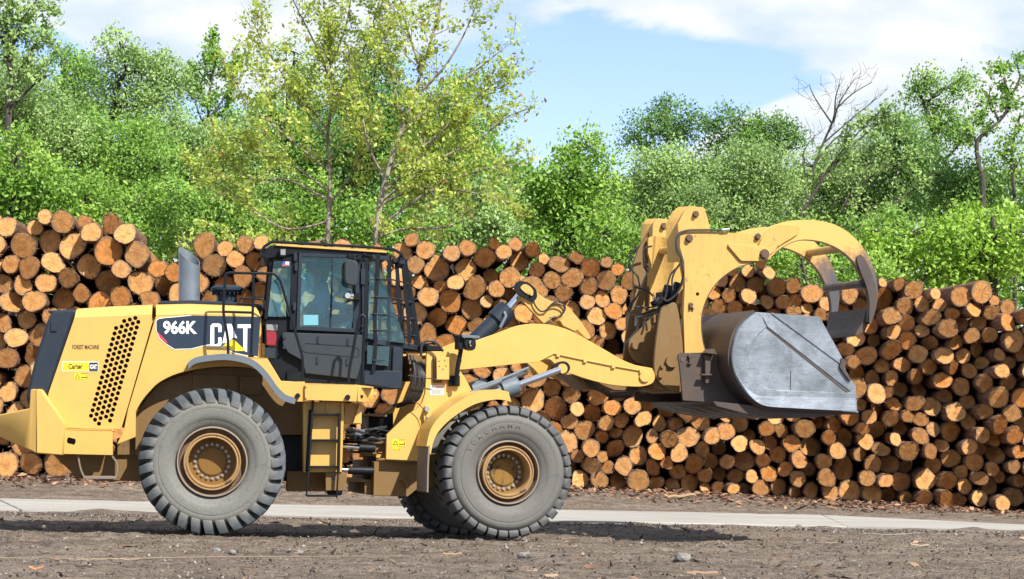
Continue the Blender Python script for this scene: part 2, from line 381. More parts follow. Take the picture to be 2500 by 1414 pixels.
def detail(x, y):
    d = 0.030 * (vnoise(x * 0.35, y * 1.5, 1) - 0.5) + 0.035 * (vnoise(x * 0.9, y * 5.0, 2) - 0.5) + 0.034 * (vnoise(x * 2.6, y * 6, 3) - 0.5)
    d += 0.020 * (vnoise(x * 9, y * 11, 4) - 0.5) + 0.026 * (vnoise(x * 17, y * 17, 5) - 0.5)
    w_ = y + 0.25 * (vnoise(x * 0.25, y * 0.7, 9) - 0.5); d += 0.016 * np.sin(w_ * 9.5) * vnoise(x * 0.3, y * 0.9, 10) + 0.012 * np.sin(x * 14 + np.sin(w_ * 9.5) * 2) * (vnoise(x * .2, y * 1.1, 11) > 0.62) * (np.sin(w_ * 4.7) > 0.2)
    c = vnoise(x * 5.3, y * 5.3, 6); d += 0.10 * np.clip(c - 0.78, 0, 1); c = vnoise(x * 9.7, y * 9.1, 16); d += 0.09 * np.clip(c - 0.84, 0, 1)
    return d
def mask(x, y):
    a = np.clip((36.8 - y) / 0.5, 0, 1) + np.clip((y - 40.3) / 0.5, 0, 1)         # no relief under the slabs
    for cx, cy in ((-3.4, 30.3), (0.05, 31.0)):
        a = a * (1 - 0.8 * np.exp(-((x - cx) / 0.5) ** 2 - ((y - cy) / 0.45) ** 2))
    return a
def spill(x, y): return 0.085 * vnoise(x * 1.3, y * 2.0, 31) * vnoise(x * 4.0, y * 4.0, 32) * (np.exp(-((y - 36.95 - 0.25 * (vnoise(x * 0.6, y * 0, 33) - 0.5)) / 0.22) ** 2) + np.exp(-((y - 40.05) / 0.25) ** 2))
def GD(x, y): return G(x, y) + 1.3 * spill(np.asarray(x, float), np.asarray(y, float)) + detail(np.asarray(x, float), np.asarray(y, float)) * mask(np.asarray(x, float), np.asarray(y, float))
def grid(xs, ys, f):
    X, Y = np.meshgrid(xs, ys); Z = f(X, Y); V = np.stack([X, Y, Z], -1).reshape(-1, 3); nx, ny = len(xs), len(ys)
    i = np.arange((nx - 1) * (ny - 1)); r, c = i // (nx - 1), i % (nx - 1); a = r * nx + c
    return V, np.stack([a, a + 1, a + nx + 1, a + nx], 1)
m, t, b = new_mat('yard_dirt'); v = objvec(t); vs = objvec(t, (0.35, 2.2, 1)); vs2 = objvec(t, (0.5, 1, 1))
c = mixc(t, mrange(t, noise(t, 0.9, 6, 0.6, vs), 0.35, 0.65), (0.135, 0.102, 0.076), (0.265, 0.208, 0.155))
c = mixc(t, mrange(t, noise(t, 3.2, 6, 0.62, vs), 0.45, 0.68), c, (0.29, 0.232, 0.185))
c = mixc(t, mrange(t, noise(t, 9, 6, 0.68, vs2), 0.50, 0.64, 0, 0.85), c, (0.095, 0.074, 0.060))
c = mixc(t, mrange(t, noise(t, 22, 5, 0.7, v), 0.56, 0.66, 0, 0.75), c, (0.34, 0.30, 0.26))
c = mixc(t, mrange(t, noise(t, 38, 4, 0.65, v), 0.55, 0.63, 0, 0.85), c, (0.060, 0.048, 0.040))
t.links.new(c, b.inputs['Base Color']); b.inputs['Roughness'].default_value = 0.95; b.inputs['Specular IOR Level'].default_value = 0.2
bump(t, b, mth(t, 'ADD', noise(t, 30, 6, 0.75, v), noise(t, 9, 5, 0.65, v)), 1.0, 0.05)
M['dirt'] = m
xs = np.arange(-9.5, 9.6, 0.045); ys = np.arange(21, 45.6, 0.05)
V1, Q1 = grid(xs, ys, GD)
gr = link('ground', raw_mesh('ground', V1, Q1, mats=[M['dirt']], smooth=True)); tag(gr, kind='structure')
# coarse land all round the detailed patch
def ring():
    V = []; Q = []
    X = [-1500, -400, -120, -40, -9.5, 9.55, 40, 120, 400, 1500]; Yv = [-1500, -300, -50, 0, 21, 45.55, 60, 100, 300, 2500]
    xx = xs[-1]; yy = ys[-1]; X[5] = xx; Yv[5] = yy
    def patch(x0, x1, y0, y1, nx, ny):
        o = sum(len(a) for a in V); a, q = grid(np.linspace(x0, x1, nx), np.linspace(y0, y1, ny), G); V.append(a); Q.append(q + o)
    for i in range(len(X) - 1):
        for j in range(len(Yv) - 1):
            if i == 4 and j == 4: continue
            patch(X[i], X[i + 1], Yv[j], Yv[j + 1], 14 if abs(X[i]) < 50 else 4, 40 if j == 4 else 10)
    return np.concatenate(V), np.concatenate(Q)
V2, Q2 = ring()
tag(link('terrain', raw_mesh('terrain', V2, Q2, mats=[M['dirt']], smooth=True)), kind='structure')
# concrete strip of cast slabs
m, t, b = new_mat('concrete'); v = objvec(t); vs = objvec(t, (0.25, 2.5, 1))
c = mixc(t, mrange(t, noise(t, 1.2, 6, 0.6, vs), 0.35, 0.65), (0.26, 0.245, 0.22), (0.37, 0.355, 0.32))
c = mixc(t, mrange(t, noise(t, 4, 6, 0.65, vs), 0.55, 0.75, 0, 0.6), c, (0.22, 0.20, 0.165))
c = mixc(t, mrange(t, noise(t, 8, 6, 0.7, vs), 0.56, 0.68, 0, 0.6), c, (0.20, 0.165, 0.13))
c = mixc(t, mrange(t, noise(t, 0.5, 3, 0.6, objvec(t, (1, 9, 1))), 0.50, 0.66, 0, 0.45), c, (0.24, 0.21, 0.175))
t.links.new(c, b.inputs['Base Color']); b.inputs['Roughness'].default_value = 0.9; bump(t, b, noise(t, 50, 4, 0.6, v), 0.2, 0.01)
M['concrete'] = m
strip = empty('concrete_strip', Matrix.Translation((0, 38.5, 0))); tag(strip, kind='structure')
joints = [-22, -15.5, -7.2, -0.4, 4.9, 9.8]
def ynear(x): return 37.0 + (0.1 if x < -4 else 0)
def yfar(x): return 40.0 - 0.0 * x - max(0, x - 6.2) * 0.75
for i in range(len(joints) - 1):
    x0, x1 = joints[i] + (0.02 if i == 2 else 0.004), joints[i + 1] - (0.02 if i == 1 else 0.004)
    sl = 0.55 if i in (1, 2) else 0.0
    a = [(x0 - (0.95 if i == 2 else 0), yfar(x0)), (x0 + 0.0, ynear(x0)), (x1, ynear(x1)), (x1 - (0.95 if i == 1 else 0), max(yfar(x1), ynear(x1) + 0.15))]
    mb = MB(); top = [Vector((x, y, float(G(x, y)) + 0.035)) for x, y in a]
    o = Vector((0, 38.5, 0)); mb.ext([p - o for p in top], Vector((0, 0, -0.3)))
    mb.build('slab', 'concrete', strip, bevel=0.012)
from collections import defaultdict
# ================================================================ wheel loader
RF = Frame(518, 1128, 30.0, R_(6.75))      # rear half
FF = Frame(1244, 1151, 30.7, R_(15.0))     # front half, steered away from the camera
WT = 2.95                                  # overall width over the tyres
base = RF.P(1.7, WT / 2, 0); RM = Matrix.Translation((base.x, base.y, float(G(base.x, base.y)))) @ Matrix.Rotation(RF.yaw, 4, 'Z')
RI = RM.inverted()
loader = empty('wheel_loader', RM)
tag(loader, 'yellow articulated wheel loader with logging grapple bucket driving past the log pile', 'wheel loader')
def pieces(mb):
    """groups of far apart pieces inside one builder, each to become a part of its own"""
    n = len(mb.V); par = list(range(n))
    def fd(a):
        while par[a] != a: par[a] = par[par[a]]; a = par[a]
        return a
    for f in mb.F:
        r = fd(f[0])
        for q in f[1:]: par[fd(q)] = r
    used = sorted({q for f in mb.F for q in f}); isl = defaultdict(list)
    for q in used: isl[fd(q)].append(q)
    ks = list(isl); 
    if len(ks) < 2 or len(ks) > 400: return [mb]
    bb = [(np.min([mb.V[q][:] for q in isl[k]], 0), np.max([mb.V[q][:] for q in isl[k]], 0)) for k in ks]; lo = np.array([b[0] for b in bb]); hi = np.array([b[1] for b in bb]); sz = (hi - lo).max(1)
    gap = np.maximum(0, np.maximum(lo[:, None] - hi[None], lo[None] - hi[:, None])); near = np.sqrt((gap ** 2).sum(2)) <= np.maximum(0.02, 0.5 * np.maximum(sz[:, None], sz[None])) * 0.98
    g2 = list(range(len(ks)))
    def f2(a):
        while g2[a] != a: a = g2[a]
        return a
    for i, j in zip(*np.nonzero(np.triu(near, 1))): g2[f2(i)] = f2(j)
    out = defaultdict(list); own = {k: f2(i) for i, k in enumerate(ks)}
    for fi, f in enumerate(mb.F): out[own[fd(f[0])]].append(fi)
    if len(out) < 2: return [mb]
    res = []
    for fs in sorted(out.values(), key=len, reverse=True):
        m = MB(); mp = {}
        for fi in fs:
            for q in mb.F[fi]:
                if q not in mp: mp[q] = len(m.V); m.V.append(mb.V[q])
            m.F.append([mp[q] for q in mb.F[fi]]); m.sm.append(mb.sm[fi]); m.mi.append(mb.mi[fi])
        res.append(m)
    return res
def part(mb, name, mats, parent=None, bevel=0.004):
    return [m.build(name, mats, parent or loader, RI, bevel) for m in pieces(mb)][0]
def tubepx(mb, fr, pts, w, r, seg=8, smooth=True, n=5):
    P = [fr.at(x, y, (w[i] if hasattr(w, '__len__') else w)) for i, (x, y) in enumerate(pts)]
    if smooth:
        P = [Vector(p) for p in S([tuple(p) for p in P], n)]
    mb.tube(P, r, seg); return mb
def rounded(pts, r=0.25):
    """insert points so that polyline corners are tight curves"""
    out = [pts[0]]
    for i in range(1, len(pts) - 1):
        a, b, c = [Vector(p) for p in (pts[i - 1], pts[i], pts[i + 1])]
        d1 = (a - b); d2 = (c - b); k = min(d1.length, d2.length, 40) * r
        p, q = b + d1.normalized() * k, b + d2.normalized() * k
        out += [tuple(p), tuple((p + q) * 0.25 + b * 0.5), tuple(q)]
    out.append(pts[-1]); return out

# ---- engine hood, rear section: side panel with the hexagonal grille cut through
HW0, HW1 = 0.50, WT - 0.50
def plate_holes(fr, outer, holes, w0, w1):
    pts = list(outer); edges = [(i, (i + 1) % len(outer)) for i in range(len(outer))]
    for h in holes:
        o = len(pts); pts += h; edges += [(o + i, o + (i + 1) % len(h)) for i in range(len(h))]
    P2 = [Vector((x, -y)) for x, y in pts]
    vo, eo, fo, *_ = delaunay_2d_cdt(P2, edges, [list(range(len(outer)))], 1, 1e-4)
    hc = [(sum(x for x, y in h) / len(h), sum(y for x, y in h) / len(h), max(math.hypot(x - h[0][0], y - h[0][1]) for x, y in h) * 0.5) for h in holes]
    keep = []
    for f in fo:
        cx = sum(vo[i].x for i in f) / len(f); cy = -sum(vo[i].y for i in f) / len(f)
        if any(math.hypot(cx - a, cy - b_) < r * 0.70 for a, b_, r in hc): continue
        keep.append(list(f))
    mb = MB(); A = [fr.at(v.x, -v.y, w0) for v in vo]
    mb.add(A, keep)
    for h in holes:      # inner walls of each hole
        n = len(h); a = [fr.at(x, y, w0) for x, y in h]; b_ = [p + fr.v * (w1 - w0) for p in a]
        mb.add(a + b_, [[i, (i + 1) % n, (i + 1) % n + n, i + n] for i in range(n)])
    n = len(outer); a = [fr.at(x, y, w0) for x, y in outer]; b_ = [p + fr.v * (w1 - w0) for p in a]
    mb.add(a + b_, [[i, (i + 1) % n, (i + 1) % n + n, i + n] for i in range(n)])
    return mb
holes = []
z1 = lambda x, y: (x / 3.214, 560 + y / 3.214)
for j in range(-1, 19):
    for i in range(5):
        if j == -1 and i not in (1, 2, 3): continue
        if j == 18 and i not in (0, 2): continue
        if j == 17 and i == 4: continue
        cx, cy = 1085 - 12.3 * j - 43.5 * i, 727 + 43 * j + 12 * i
        if j == -1: cx += 8
        holes.append([z1(cx + 18.5 * math.cos(R_(60 * k + 12)), cy + 18.5 * math.sin(R_(60 * k + 12))) for k in range(6)])
outer = [(182, 776), (371, 768), (371, 790), (296, 1047), (118, 1044), (118, 962)]
hood = MB()
# roof and far side of the rear hood, and the rounded shoulder between side and roof
def shoulder(mb, fr, low, top, w0, w1, far):
    a = [fr.at(x, y, w0) for x, y in low]; b_ = [fr.at(x, y, w1) for x, y in top]
    n = len(a); mid = [(p * 0.42 + q * 0.58) + Vector((0, 0, 0.018)) - fr.v * 0.012 for p, q in zip(a, b_)]
    far_b = [fr.mir(q, far) for q in b_]; far_a = [fr.mir(p, far) for p in a]; far_m = [fr.mir(p, far) for p in mid]
    rows = [a, mid, b_, far_b, far_m, far_a]; V = [p for r in rows for p in r]
    F = [[r * n + i, r * n + i + 1, (r + 1) * n + i + 1, (r + 1) * n + i] for r in range(5) for i in range(n - 1)]
    mb.add(V, F)
shoulder(hood, RF, [(182, 776), (250, 773), (371, 768)], [(188, 754), (280, 748), (373, 744)], HW0, HW0 + 0.14, WT)
hood.prism(RF, [(182, 778), (371, 770), (371, 790), (296, 1047), (118, 1044), (118, 962)], HW1 - 0.03, HW1, at=HW0)
ho = part(hood, 'rear_hood', 'yellow')
side = plate_holes(RF, outer, holes, HW0 + 0.0, HW0 + 0.03); side.build('grille_panel', ['yellow'], ho, RI)
bk = MB(); bk.prism(RF, [(190, 785), (360, 778), (290, 1040), (125, 1040), (125, 965)], HW0 + 0.12, HW0 + 0.14); part(bk, 'grille_backing', 'black', ho)  # black backing plate behind the grille holes
put_text('model_lettering', RF, 'FOREST MACHINE', 'blk', 177, 842, 242, 853, HW0 - 0.003, ho, RI, bold=0.012)
st = MB(); st.box(RF, 151, 883, 240, 907, HW0 - 0.004, HW0 - 0.001); stk = part(st, 'dealer_sticker', 'white', ho, 0)
st = MB(); st.box(RF, 152.5, 884.5, 217.5, 905.5, HW0 - 0.006, HW0 - 0.0045); part(st, 'yellow_band', 'yelp', ho, 0)
st = MB(); st.box(RF, 218, 885, 239, 906, HW0 - 0.006, HW0 - 0.0045); part(st, 'logo_square', 'navy', ho, 0)
put_text('sticker_lettering', RF, 'Carter', 'blk', 167, 888, 202, 901, HW0 - 0.0075, ho, RI, bold=0.03)
put_text('sticker_lettering', RF, 'CAT', 'white', 220, 890, 237, 901, HW0 - 0.0075, ho, RI, bold=0.06)
def warn(fr, x0, y0, x1, y1, w, parent, name='warning_label'):
    a = MB(); a.box(fr, x0, y0, x1, y1, w - 0.003, w - 0.001); o = part(a, name, 'yelp', parent, 0)
    s = (y1 - y0); cx = x0 + (x1 - x0) * 0.24; a = MB()
    a.prism(fr, [(cx, y0 + 0.1 * s), (cx + 0.42 * s, y1 - 0.15 * s), (cx - 0.42 * s, y1 - 0.15 * s)], w - 0.0045, w - 0.0035)
    a.box(fr, x0 + (x1 - x0) * 0.5, y1 - 0.35 * s, x1 - 0.2 * s, y1 - 0.2 * s, w - 0.0045, w - 0.0035)
    a.box(fr, x1 - 0.22 * s, y0 + 0.3 * s, x1 - 0.1 * s, y1 - 0.1 * s, w - 0.0045, w - 0.0035); part(a, 'warning_symbol', 'blk', parent, 0)
    a = MB(); a.prism(fr, [(cx, y0 + 0.32 * s), (cx + 0.24 * s, y1 - 0.24 * s), (cx - 0.24 * s, y1 - 0.24 * s)], w - 0.006, w - 0.005)
    part(a, 'symbol_centre', 'yelp', parent, 0)
    a = MB(); a.box(fr, x0 + (x1 - x0) * 0.5, y0 + 0.02 * s, x1 - 0.02 * s, y0 + 0.14 * s, w - 0.0045, w - 0.0035); part(a, 'red_stripe', 'redp', parent, 0)
warn(RF, 181, 911, 215, 926, HW0, ho)
# ---- charcoal rear grille housing
g = MB(); near = [(140, 757), (186, 755), (118, 962), (113, 1000), (68, 990), (64, 968), (85, 880), (115, 785), (124, 765)]
g.prism(RF, near, HW0 + 0.015, HW1 - 0.015); part(g, 'radiator_housing', 'char', bevel=0.03)
g = MB(); g.box(RF, 118, 758, 150, 764, HW0 + 0.4, HW1 - 0.4); g.box(RF, 124, 784, 139, 809, HW0 - 0.004, HW0 + 0.014); part(g, 'housing_latch', 'char')
# ---- counterweight
cw = MB(); A = [(75, 950), (99, 950), (158, 1035), (154, 1112), (87, 1107), (72, 1085), (72, 997)]
nearp = [RF.at(x, y, 0.10) for x, y in [(88, 950), (99, 950), (158, 1035), (154, 1112), (88, 1107)]]
cw.ext(nearp, RF.v * (WT - 0.2))
mid = [RF.at(88, 950, 0.10), RF.at(88, 1107, 0.10)]
chain = [(88, 950, 998, 1107, 0.10), (74, 950, 998, 1103, 0.14), (57, 999, 999, 1095, 0.20), (0, 1012, 1012, 1067, 0.45), (-50, 1022, 1022, 1045, 0.85)]
top = [RF.at(88, 950, 0.10), RF.at(75, 950, 0.14), RF.at(72, 997, 0.15), RF.at(57, 1000, 0.20), RF.at(0, 1012, 0.45), RF.at(-45, 1020, 0.80)]
bot = [RF.at(88, 1107, 0.10), RF.at(75, 1100, 0.14), RF.at(72, 1099, 0.15), RF.at(57, 1092, 0.20), RF.at(0, 1067, 0.45), RF.at(-45, 1047, 0.80)]
n = len(top); rows = [top, bot, [RF.mir(p, WT) for p in bot], [RF.mir(p, WT) for p in top]]
cw.add([p for r in rows for p in r], [[r * n + i, r * n + i + 1, ((r + 1) % 4) * n + i + 1, ((r + 1) % 4) * n + i] for r in range(4) for i in range(n - 1)] + [[n - 1, 2 * n - 1, 3 * n - 1, 4 * n - 1]])
part(cw, 'counterweight', 'yellow', bevel=0.012)
# ---- rear frame and bumper block with its round hole
outer = [(156, 1051), (275, 1053), (275, 1111), (156, 1108)]
hl = [[(174 + 11 * math.cos(a), 1077 + 12 * math.sin(a)) for a in [2 * math.pi * k / 14 for k in range(14)]]]
mb = plate_holes(RF, outer, hl, 0.30, 0.33);
mb.prism(RF, [(156, 1051), (275, 1053), (275, 1056), (156, 1054)], 0.33, 0.9); fo_ = part(mb, 'frame_rail', 'yellow')
mb = MB(); mb.box(RF, 157, 1056, 196, 1100, 0.35, 0.365); part(mb, 'hole_shade_plate', 'black', fo_)  # black plate behind the round hole, standing in for the shade inside
mb = MB()
for i in range(30): mb.box(RF, 157 + i * 4, 1046.5, 159.4 + i * 4, 1051, 0.30, 0.55)
mb.box(RF, 156, 1048.5, 279, 1053, 0.31, 0.55); part(mb, 'serrated_step', 'yellow', bevel=0)
mb = MB(); mb.prism(RF, [(125, 1106), (340, 1106), (500, 1106), (500, 1176), (250, 1174), (190, 1168)], 0.95, WT - 0.95)
mb.box(RF, 285, 1070, 420, 1112, 0.90, WT - 0.9); part(mb, 'chassis', 'yellow_dirty_shade', bevel=0.01)
# flexible boarding step under the counterweight
mb = MB()
for pts in ([(188, 1106), (192, 1135), (198, 1155), (205, 1168)], [(268, 1110), (283, 1132), (284, 1150), (281, 1168)]):
    P = [RF.at(x, y, 0.34) for x, y in S(pts, 3)]; mb.strap(P, RF.v * 0.06, 0.02)
mb.box(RF, 188, 1104, 276, 1111, 0.32, 0.36); mb.box(RF, 203, 1163, 283, 1170, 0.26, 0.46); part(mb, 'boarding_step', 'flap')

# ---- engine side panel (forward hood section)
arch = S([(332, 1004), (346, 980), (362, 960), (389, 934), (436, 912), (498, 899), (545, 895), (600, 897), (636, 905)], 4)
ep = MB(); poly = [(381, 770), (545, 768), (622, 772), (638, 778), (638, 903)] + arch[::-1][1:] + [(332, 1067), (285, 1086), (303, 1047), (312, 1000)]
ep.prism(RF, poly, HW0 + 0.0, HW0 + 0.035)
shoulder(ep, RF, [(381, 770), (460, 768), (545, 768), (622, 772), (638, 780)], [(381, 744), (460, 742), (545, 745), (610, 748), (625, 751)], HW0, HW0 + 0.13, WT)
ep.prism(RF, [(381, 772), (638, 780), (638, 903), (545, 895), (400, 930), (340, 1000), (312, 1000)], HW1 - 0.03, HW1, at=HW0)
ep.box(RF, 632, 790, 638, 900, HW0 + 0.04, HW1 - 0.04)
eng = part(ep, 'engine_panel', 'yellow', bevel=0.006)
mb = MB(); mb.prism(RF, [(384, 743), (390, 735), (470, 733), (560, 737), (640, 743), (645, 754), (620, 750), (545, 744)], HW0 + 0.16, WT - HW0 - 0.16)
part(mb, 'hood_cap', 'char', eng, 0.012)
# black badge with lettering
w = HW0 - 0.004; bp = S([(401, 776), (467, 770)], 1) + [(636, 774), (630, 871), (600, 868), (573, 862), (548, 850), (529, 842), (510, 842), (498, 844), (467, 852), (426, 853), (405, 840), (389, 826), (381, 806), (381, 782), (388, 778)]
mb = MB(); mb.prism(RF, bp, w, w + 0.003); badge = part(mb, 'name_badge', 'navy', eng, 0)
mb = MB(); edge = [(467, 770), (401, 776), (388, 778), (381, 783), (381, 806), (389, 826), (405, 840), (426, 853), (467, 852), (498, 844), (510, 842), (529, 842), (548, 850), (573, 862), (600, 868), (628, 871)]
for a, b_ in zip(edge[:-1], edge[1:]):
    d = Vector((b_[0] - a[0], b_[1] - a[1])).normalized(); nx, ny = -d.y * 0.8, d.x * 0.8
    mb.prism(RF, [(a[0] - nx, a[1] - ny), (b_[0] - nx, b_[1] - ny), (b_[0] + nx, b_[1] + ny), (a[0] + nx, a[1] + ny)], w - 0.0012, w)
part(mb, 'badge_edging', 'white', eng, 0)
mb = MB(); mb.prism(RF, [(382, 808), (391, 826), (412, 840), (402, 828)], w - 0.0022, w - 0.0016); part(mb, 'red_wedge', 'redp', eng, 0)
put_text('model_number', RF, '966K', 'white', 398, 783, 481, 816, w - 0.002, eng, RI, bold=0.032, space=0.97)
wl = w - 0.002
def letter(mb, polys):
    for p in polys: mb.prism(RF, p, wl - 0.001, wl)
mb = MB()
letter(mb, [[(514, 795), (519, 790), (536, 790), (541, 795), (541, 811), (533, 811), (533, 798), (523, 798), (523, 843), (533, 838), (533, 824), (541, 824), (541, 842), (533, 847), (513, 847)],       # C
            [(553, 791), (565, 791), (579, 826), (570, 824), (560, 833), (553, 838), (543, 838)],                                                                       # A
            [(580, 792), (612, 792), (612, 801), (604, 801), (603, 860), (597, 857), (594, 853), (594, 801), (580, 801)]])                                                # T
part(mb, 'logo_letters', 'white', eng, 0)
mb = MB(); mb.prism(RF, [(570, 828), (600, 857), (573, 857), (541, 846)], wl - 0.003, wl - 0.002); part(mb, 'logo_triangle', 'yelp', eng, 0)
# inner wheel arch panels in the shade of the fender
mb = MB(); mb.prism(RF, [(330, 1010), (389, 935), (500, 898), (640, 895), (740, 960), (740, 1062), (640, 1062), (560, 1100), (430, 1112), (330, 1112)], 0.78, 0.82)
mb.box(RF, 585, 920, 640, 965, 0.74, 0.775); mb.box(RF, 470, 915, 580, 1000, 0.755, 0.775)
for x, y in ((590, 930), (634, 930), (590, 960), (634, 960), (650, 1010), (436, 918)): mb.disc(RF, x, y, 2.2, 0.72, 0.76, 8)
part(mb, 'inner_arch_panel', 'yellow_dirty_shade', bevel=0.005)
# rear fender: yellow deck and grey rubber edge
mb = MB(); lip = S([(460, 893), (478, 879), (510, 873), (554, 870), (600, 878), (628, 893), (654, 921), (673, 948), (693, 968), (722, 978)], 5)
P = [RF.at(x, y, 0.06) for x, y in lip]; mb.strap(P, RF.v * 0.62, 0.03)
a = [RF.at(x, y, 0.05) for x, y in lip]; low = [RF.at(x + (-1 if i < 10 else -3), y + 9, 0.05) for i, (x, y) in enumerate(lip)]
n = len(a); mb.add(a + low + [p + RF.v * 0.03 for p in a + low], [[i, i + 1, n + i + 1, n + i] for i in range(n - 1)] + [[2 * n + i, 2 * n + i + 1, 3 * n + i + 1, 3 * n + i] for i in range(n - 1)] + [[n + i, n + i + 1, 3 * n + i + 1, 3 * n + i] for i in range(n - 1)])
part(mb, 'rear_fender', 'fend', bevel=0)
mb = MB(); mb.prism(RF, [(560, 872), (652, 874), (686, 930), (722, 932), (744, 932), (744, 981), (722, 981), (722, 974), (696, 964), (676, 944), (657, 917), (631, 889), (602, 875)], 0.10, 0.13)
mb.prism(RF, [(560, 872), (652, 874), (654, 877), (560, 875)], 0.10, 0.6, at=0.10); mb.prism(RF, [(652, 874), (686, 930), (683, 932), (649, 876)], 0.131, 0.6, at=0.10)
part(mb, 'fender_deck', 'yellow')
# platform
mb = MB(); mb.prism(RF, [(744, 938), (873, 942), (871, 981), (744, 977)], 0.06, 0.10)
pf = [RF.at(873, 942, 0.06), RF.at(873, 981, 0.06)]; q = [RF.at(912, 947, 0.30), RF.at(912, 984, 0.30)]
mb.add([pf[0], q[0], q[1], pf[1]] + [x + RF.v * 0.04 for x in (pf[0], q[0], q[1], pf[1])], [[0, 1, 2, 3], [7, 6, 5, 4], [0, 4, 5, 1], [3, 2, 6, 7], [1, 5, 6, 2]])
mb.prism(RF, [(722, 938), (873, 940), (912, 945), (912, 948), (722, 941)], 0.11, 0.62, at=0.1)
mb.box(RF, 912, 957, 920, 966, 0.30, 0.36)
plat = part(mb, 'platform', 'yellow', bevel=0.004)
mb = MB()
for i in range(32): mb.prism(RF, [(745 + i * 4, 938 + i * .13), (746 + i * 4, 935.4 + i * .13), (747.4 + i * 4, 935.4 + i * .13), (748.4 + i * 4, 938 + i * .13)], 0.06, 0.075)
mb.disc(RF, 748, 943, 2, 0.04, 0.06, 8); mb.disc(RF, 748, 971, 2, 0.04, 0.06, 8); mb.disc(RF, 790, 976, 2.6, 0.045, 0.06, 8)
part(mb, 'anti_slip_edge', 'yellow', plat, 0)
# service box below the platform, brackets
mb = MB(); mb.prism(RF, [(740, 979), (839, 983), (834, 1153), (741, 1153)], 0.32, 0.9); mb.prism(RF, [(833, 983), (840, 983), (835, 1153), (829, 1153)], 0.26, 0.318)
mb.box(RF, 795, 979, 799, 1010, 0.30, 0.318)
part(mb, 'service_box', 'yellow', bevel=0.004)
mb = MB(); mb.prism(RF, [(841, 984), (883, 986), (883, 1036), (841, 1036)], 0.45, 0.48); mb.prism(RF, [(877, 986), (883, 986), (883, 1034), (862, 1034)], 0.30, 0.448)
part(mb, 'platform_bracket', 'yellow')
mb = MB(); mb.prism(RF, [(826, 1153), (847, 1156), (845, 1198), (795, 1198), (795, 1153)], 0.28, 0.8); mb.box(RF, 700, 1150, 794, 1200, 0.85, 1.2); part(mb, 'frame_foot', 'yellow_dirty_shade')
# ladder
mb = MB(); WL = 0.17
def bar(mb, fr, p, q, th, w0, w1):
    d = Vector((q[0] - p[0], q[1] - p[1])).normalized(); nx, ny = -d.y * th / 2, d.x * th / 2
    mb.prism(fr, [(p[0] - nx, p[1] - ny), (q[0] - nx, q[1] - ny), (q[0] + nx, q[1] + ny), (p[0] + nx, p[1] + ny)], w0, w1)
lad = MB(); bar(lad, RF, (765, 967), (754, 1150), 5, WL, WL + 0.12); bar(lad, RF, (754, 1150), (748, 1212), 4, WL, WL + 0.05)
bar(lad, RF, (828, 1010), (826, 1150), 5, WL, WL + 0.10); bar(lad, RF, (826, 1150), (822, 1216), 4, WL, WL + 0.05)
bar(lad, RF, (758, 1000), (750, 1152), 8, WL + 0.05, WL + 0.2)
ladder = part(lad, 'ladder', 'black')
for y, x0, x1, tk in ((1012, 764, 829, 4.5), (1075, 760, 827, 4.5), (1140, 755, 826, 4.5), (1211, 750, 823, 4.5)):
    mb = MB(); mb.box(RF, x0, y - tk / 2, x1, y + tk / 2, WL + 0.006, WL + 0.14); part(mb, 'rung', 'black', ladder)

# ---- exhaust stack: slanted mouth
c0 = RF.at(462, 740, 1.25); rad = 26 / FP * c0.y; seg = 32; V = []; u_, v_ = RF.u, RF.v
ztop = RF.at(462, 622, 1.25).z
for rr in (rad, rad - 0.008):
    for lvl in (0, 1):
        for k in range(seg):
            a = 2 * math.pi * k / seg; o = u_ * math.cos(a) * rr + v_ * math.sin(a) * rr
            z = c0.z - 0.05 if lvl == 0 else ztop - 0.02 - math.cos(a) * 0.088 + math.sin(a) * 0.065
            V.append(Vector((c0.x, c0.y, 0)) + o + Vector((0, 0, z)))
F = []
for k in range(seg):
    j = (k + 1) % seg
    F += [[k, j, seg + j, seg + k], [2 * seg + k, 2 * seg + j, 3 * seg + j, 3 * seg + k], [seg + k, seg + j, 3 * seg + j, 3 * seg + k]]
mb = MB(); mb.add(V, F, True); part(mb, 'exhaust_stack', 'stack', bevel=0)
# ---- air pre-cleaner
c0 = RF.at(554, 742, 1.3); k = c0.y / FP; mb = MB()
prof = [(742, 24), (722, 24), (718, 30), (714, 36), (710, 38), (709, 39.5), (703, 39.5), (701, 36), (699, 34), (697, 26), (696.5, 0.5)]
mb.tube([Vector((c0.x, c0.y, RF.at(554, y, 1.3).z)) for y, r in prof], [r * k for y, r in prof], 28); pc = part(mb, 'air_precleaner', 'char', bevel=0)
for i in range(14):
    a = i / 14 * 2 * math.pi; mb = None
mb = MB()
for i in range(20):
    a = i / 20 * 2 * math.pi; p = Vector((c0.x, c0.y, RF.at(554, 712, 1.3).z)) + Vector((math.cos(a), math.sin(a), 0)) * 35 * k
    mb.tube([p + Vector((0, 0, -0.045)), p + Vector((0, 0, 0.02))], 0.007, 5)
part(mb, 'precleaner_vanes', 'char', pc, 0)

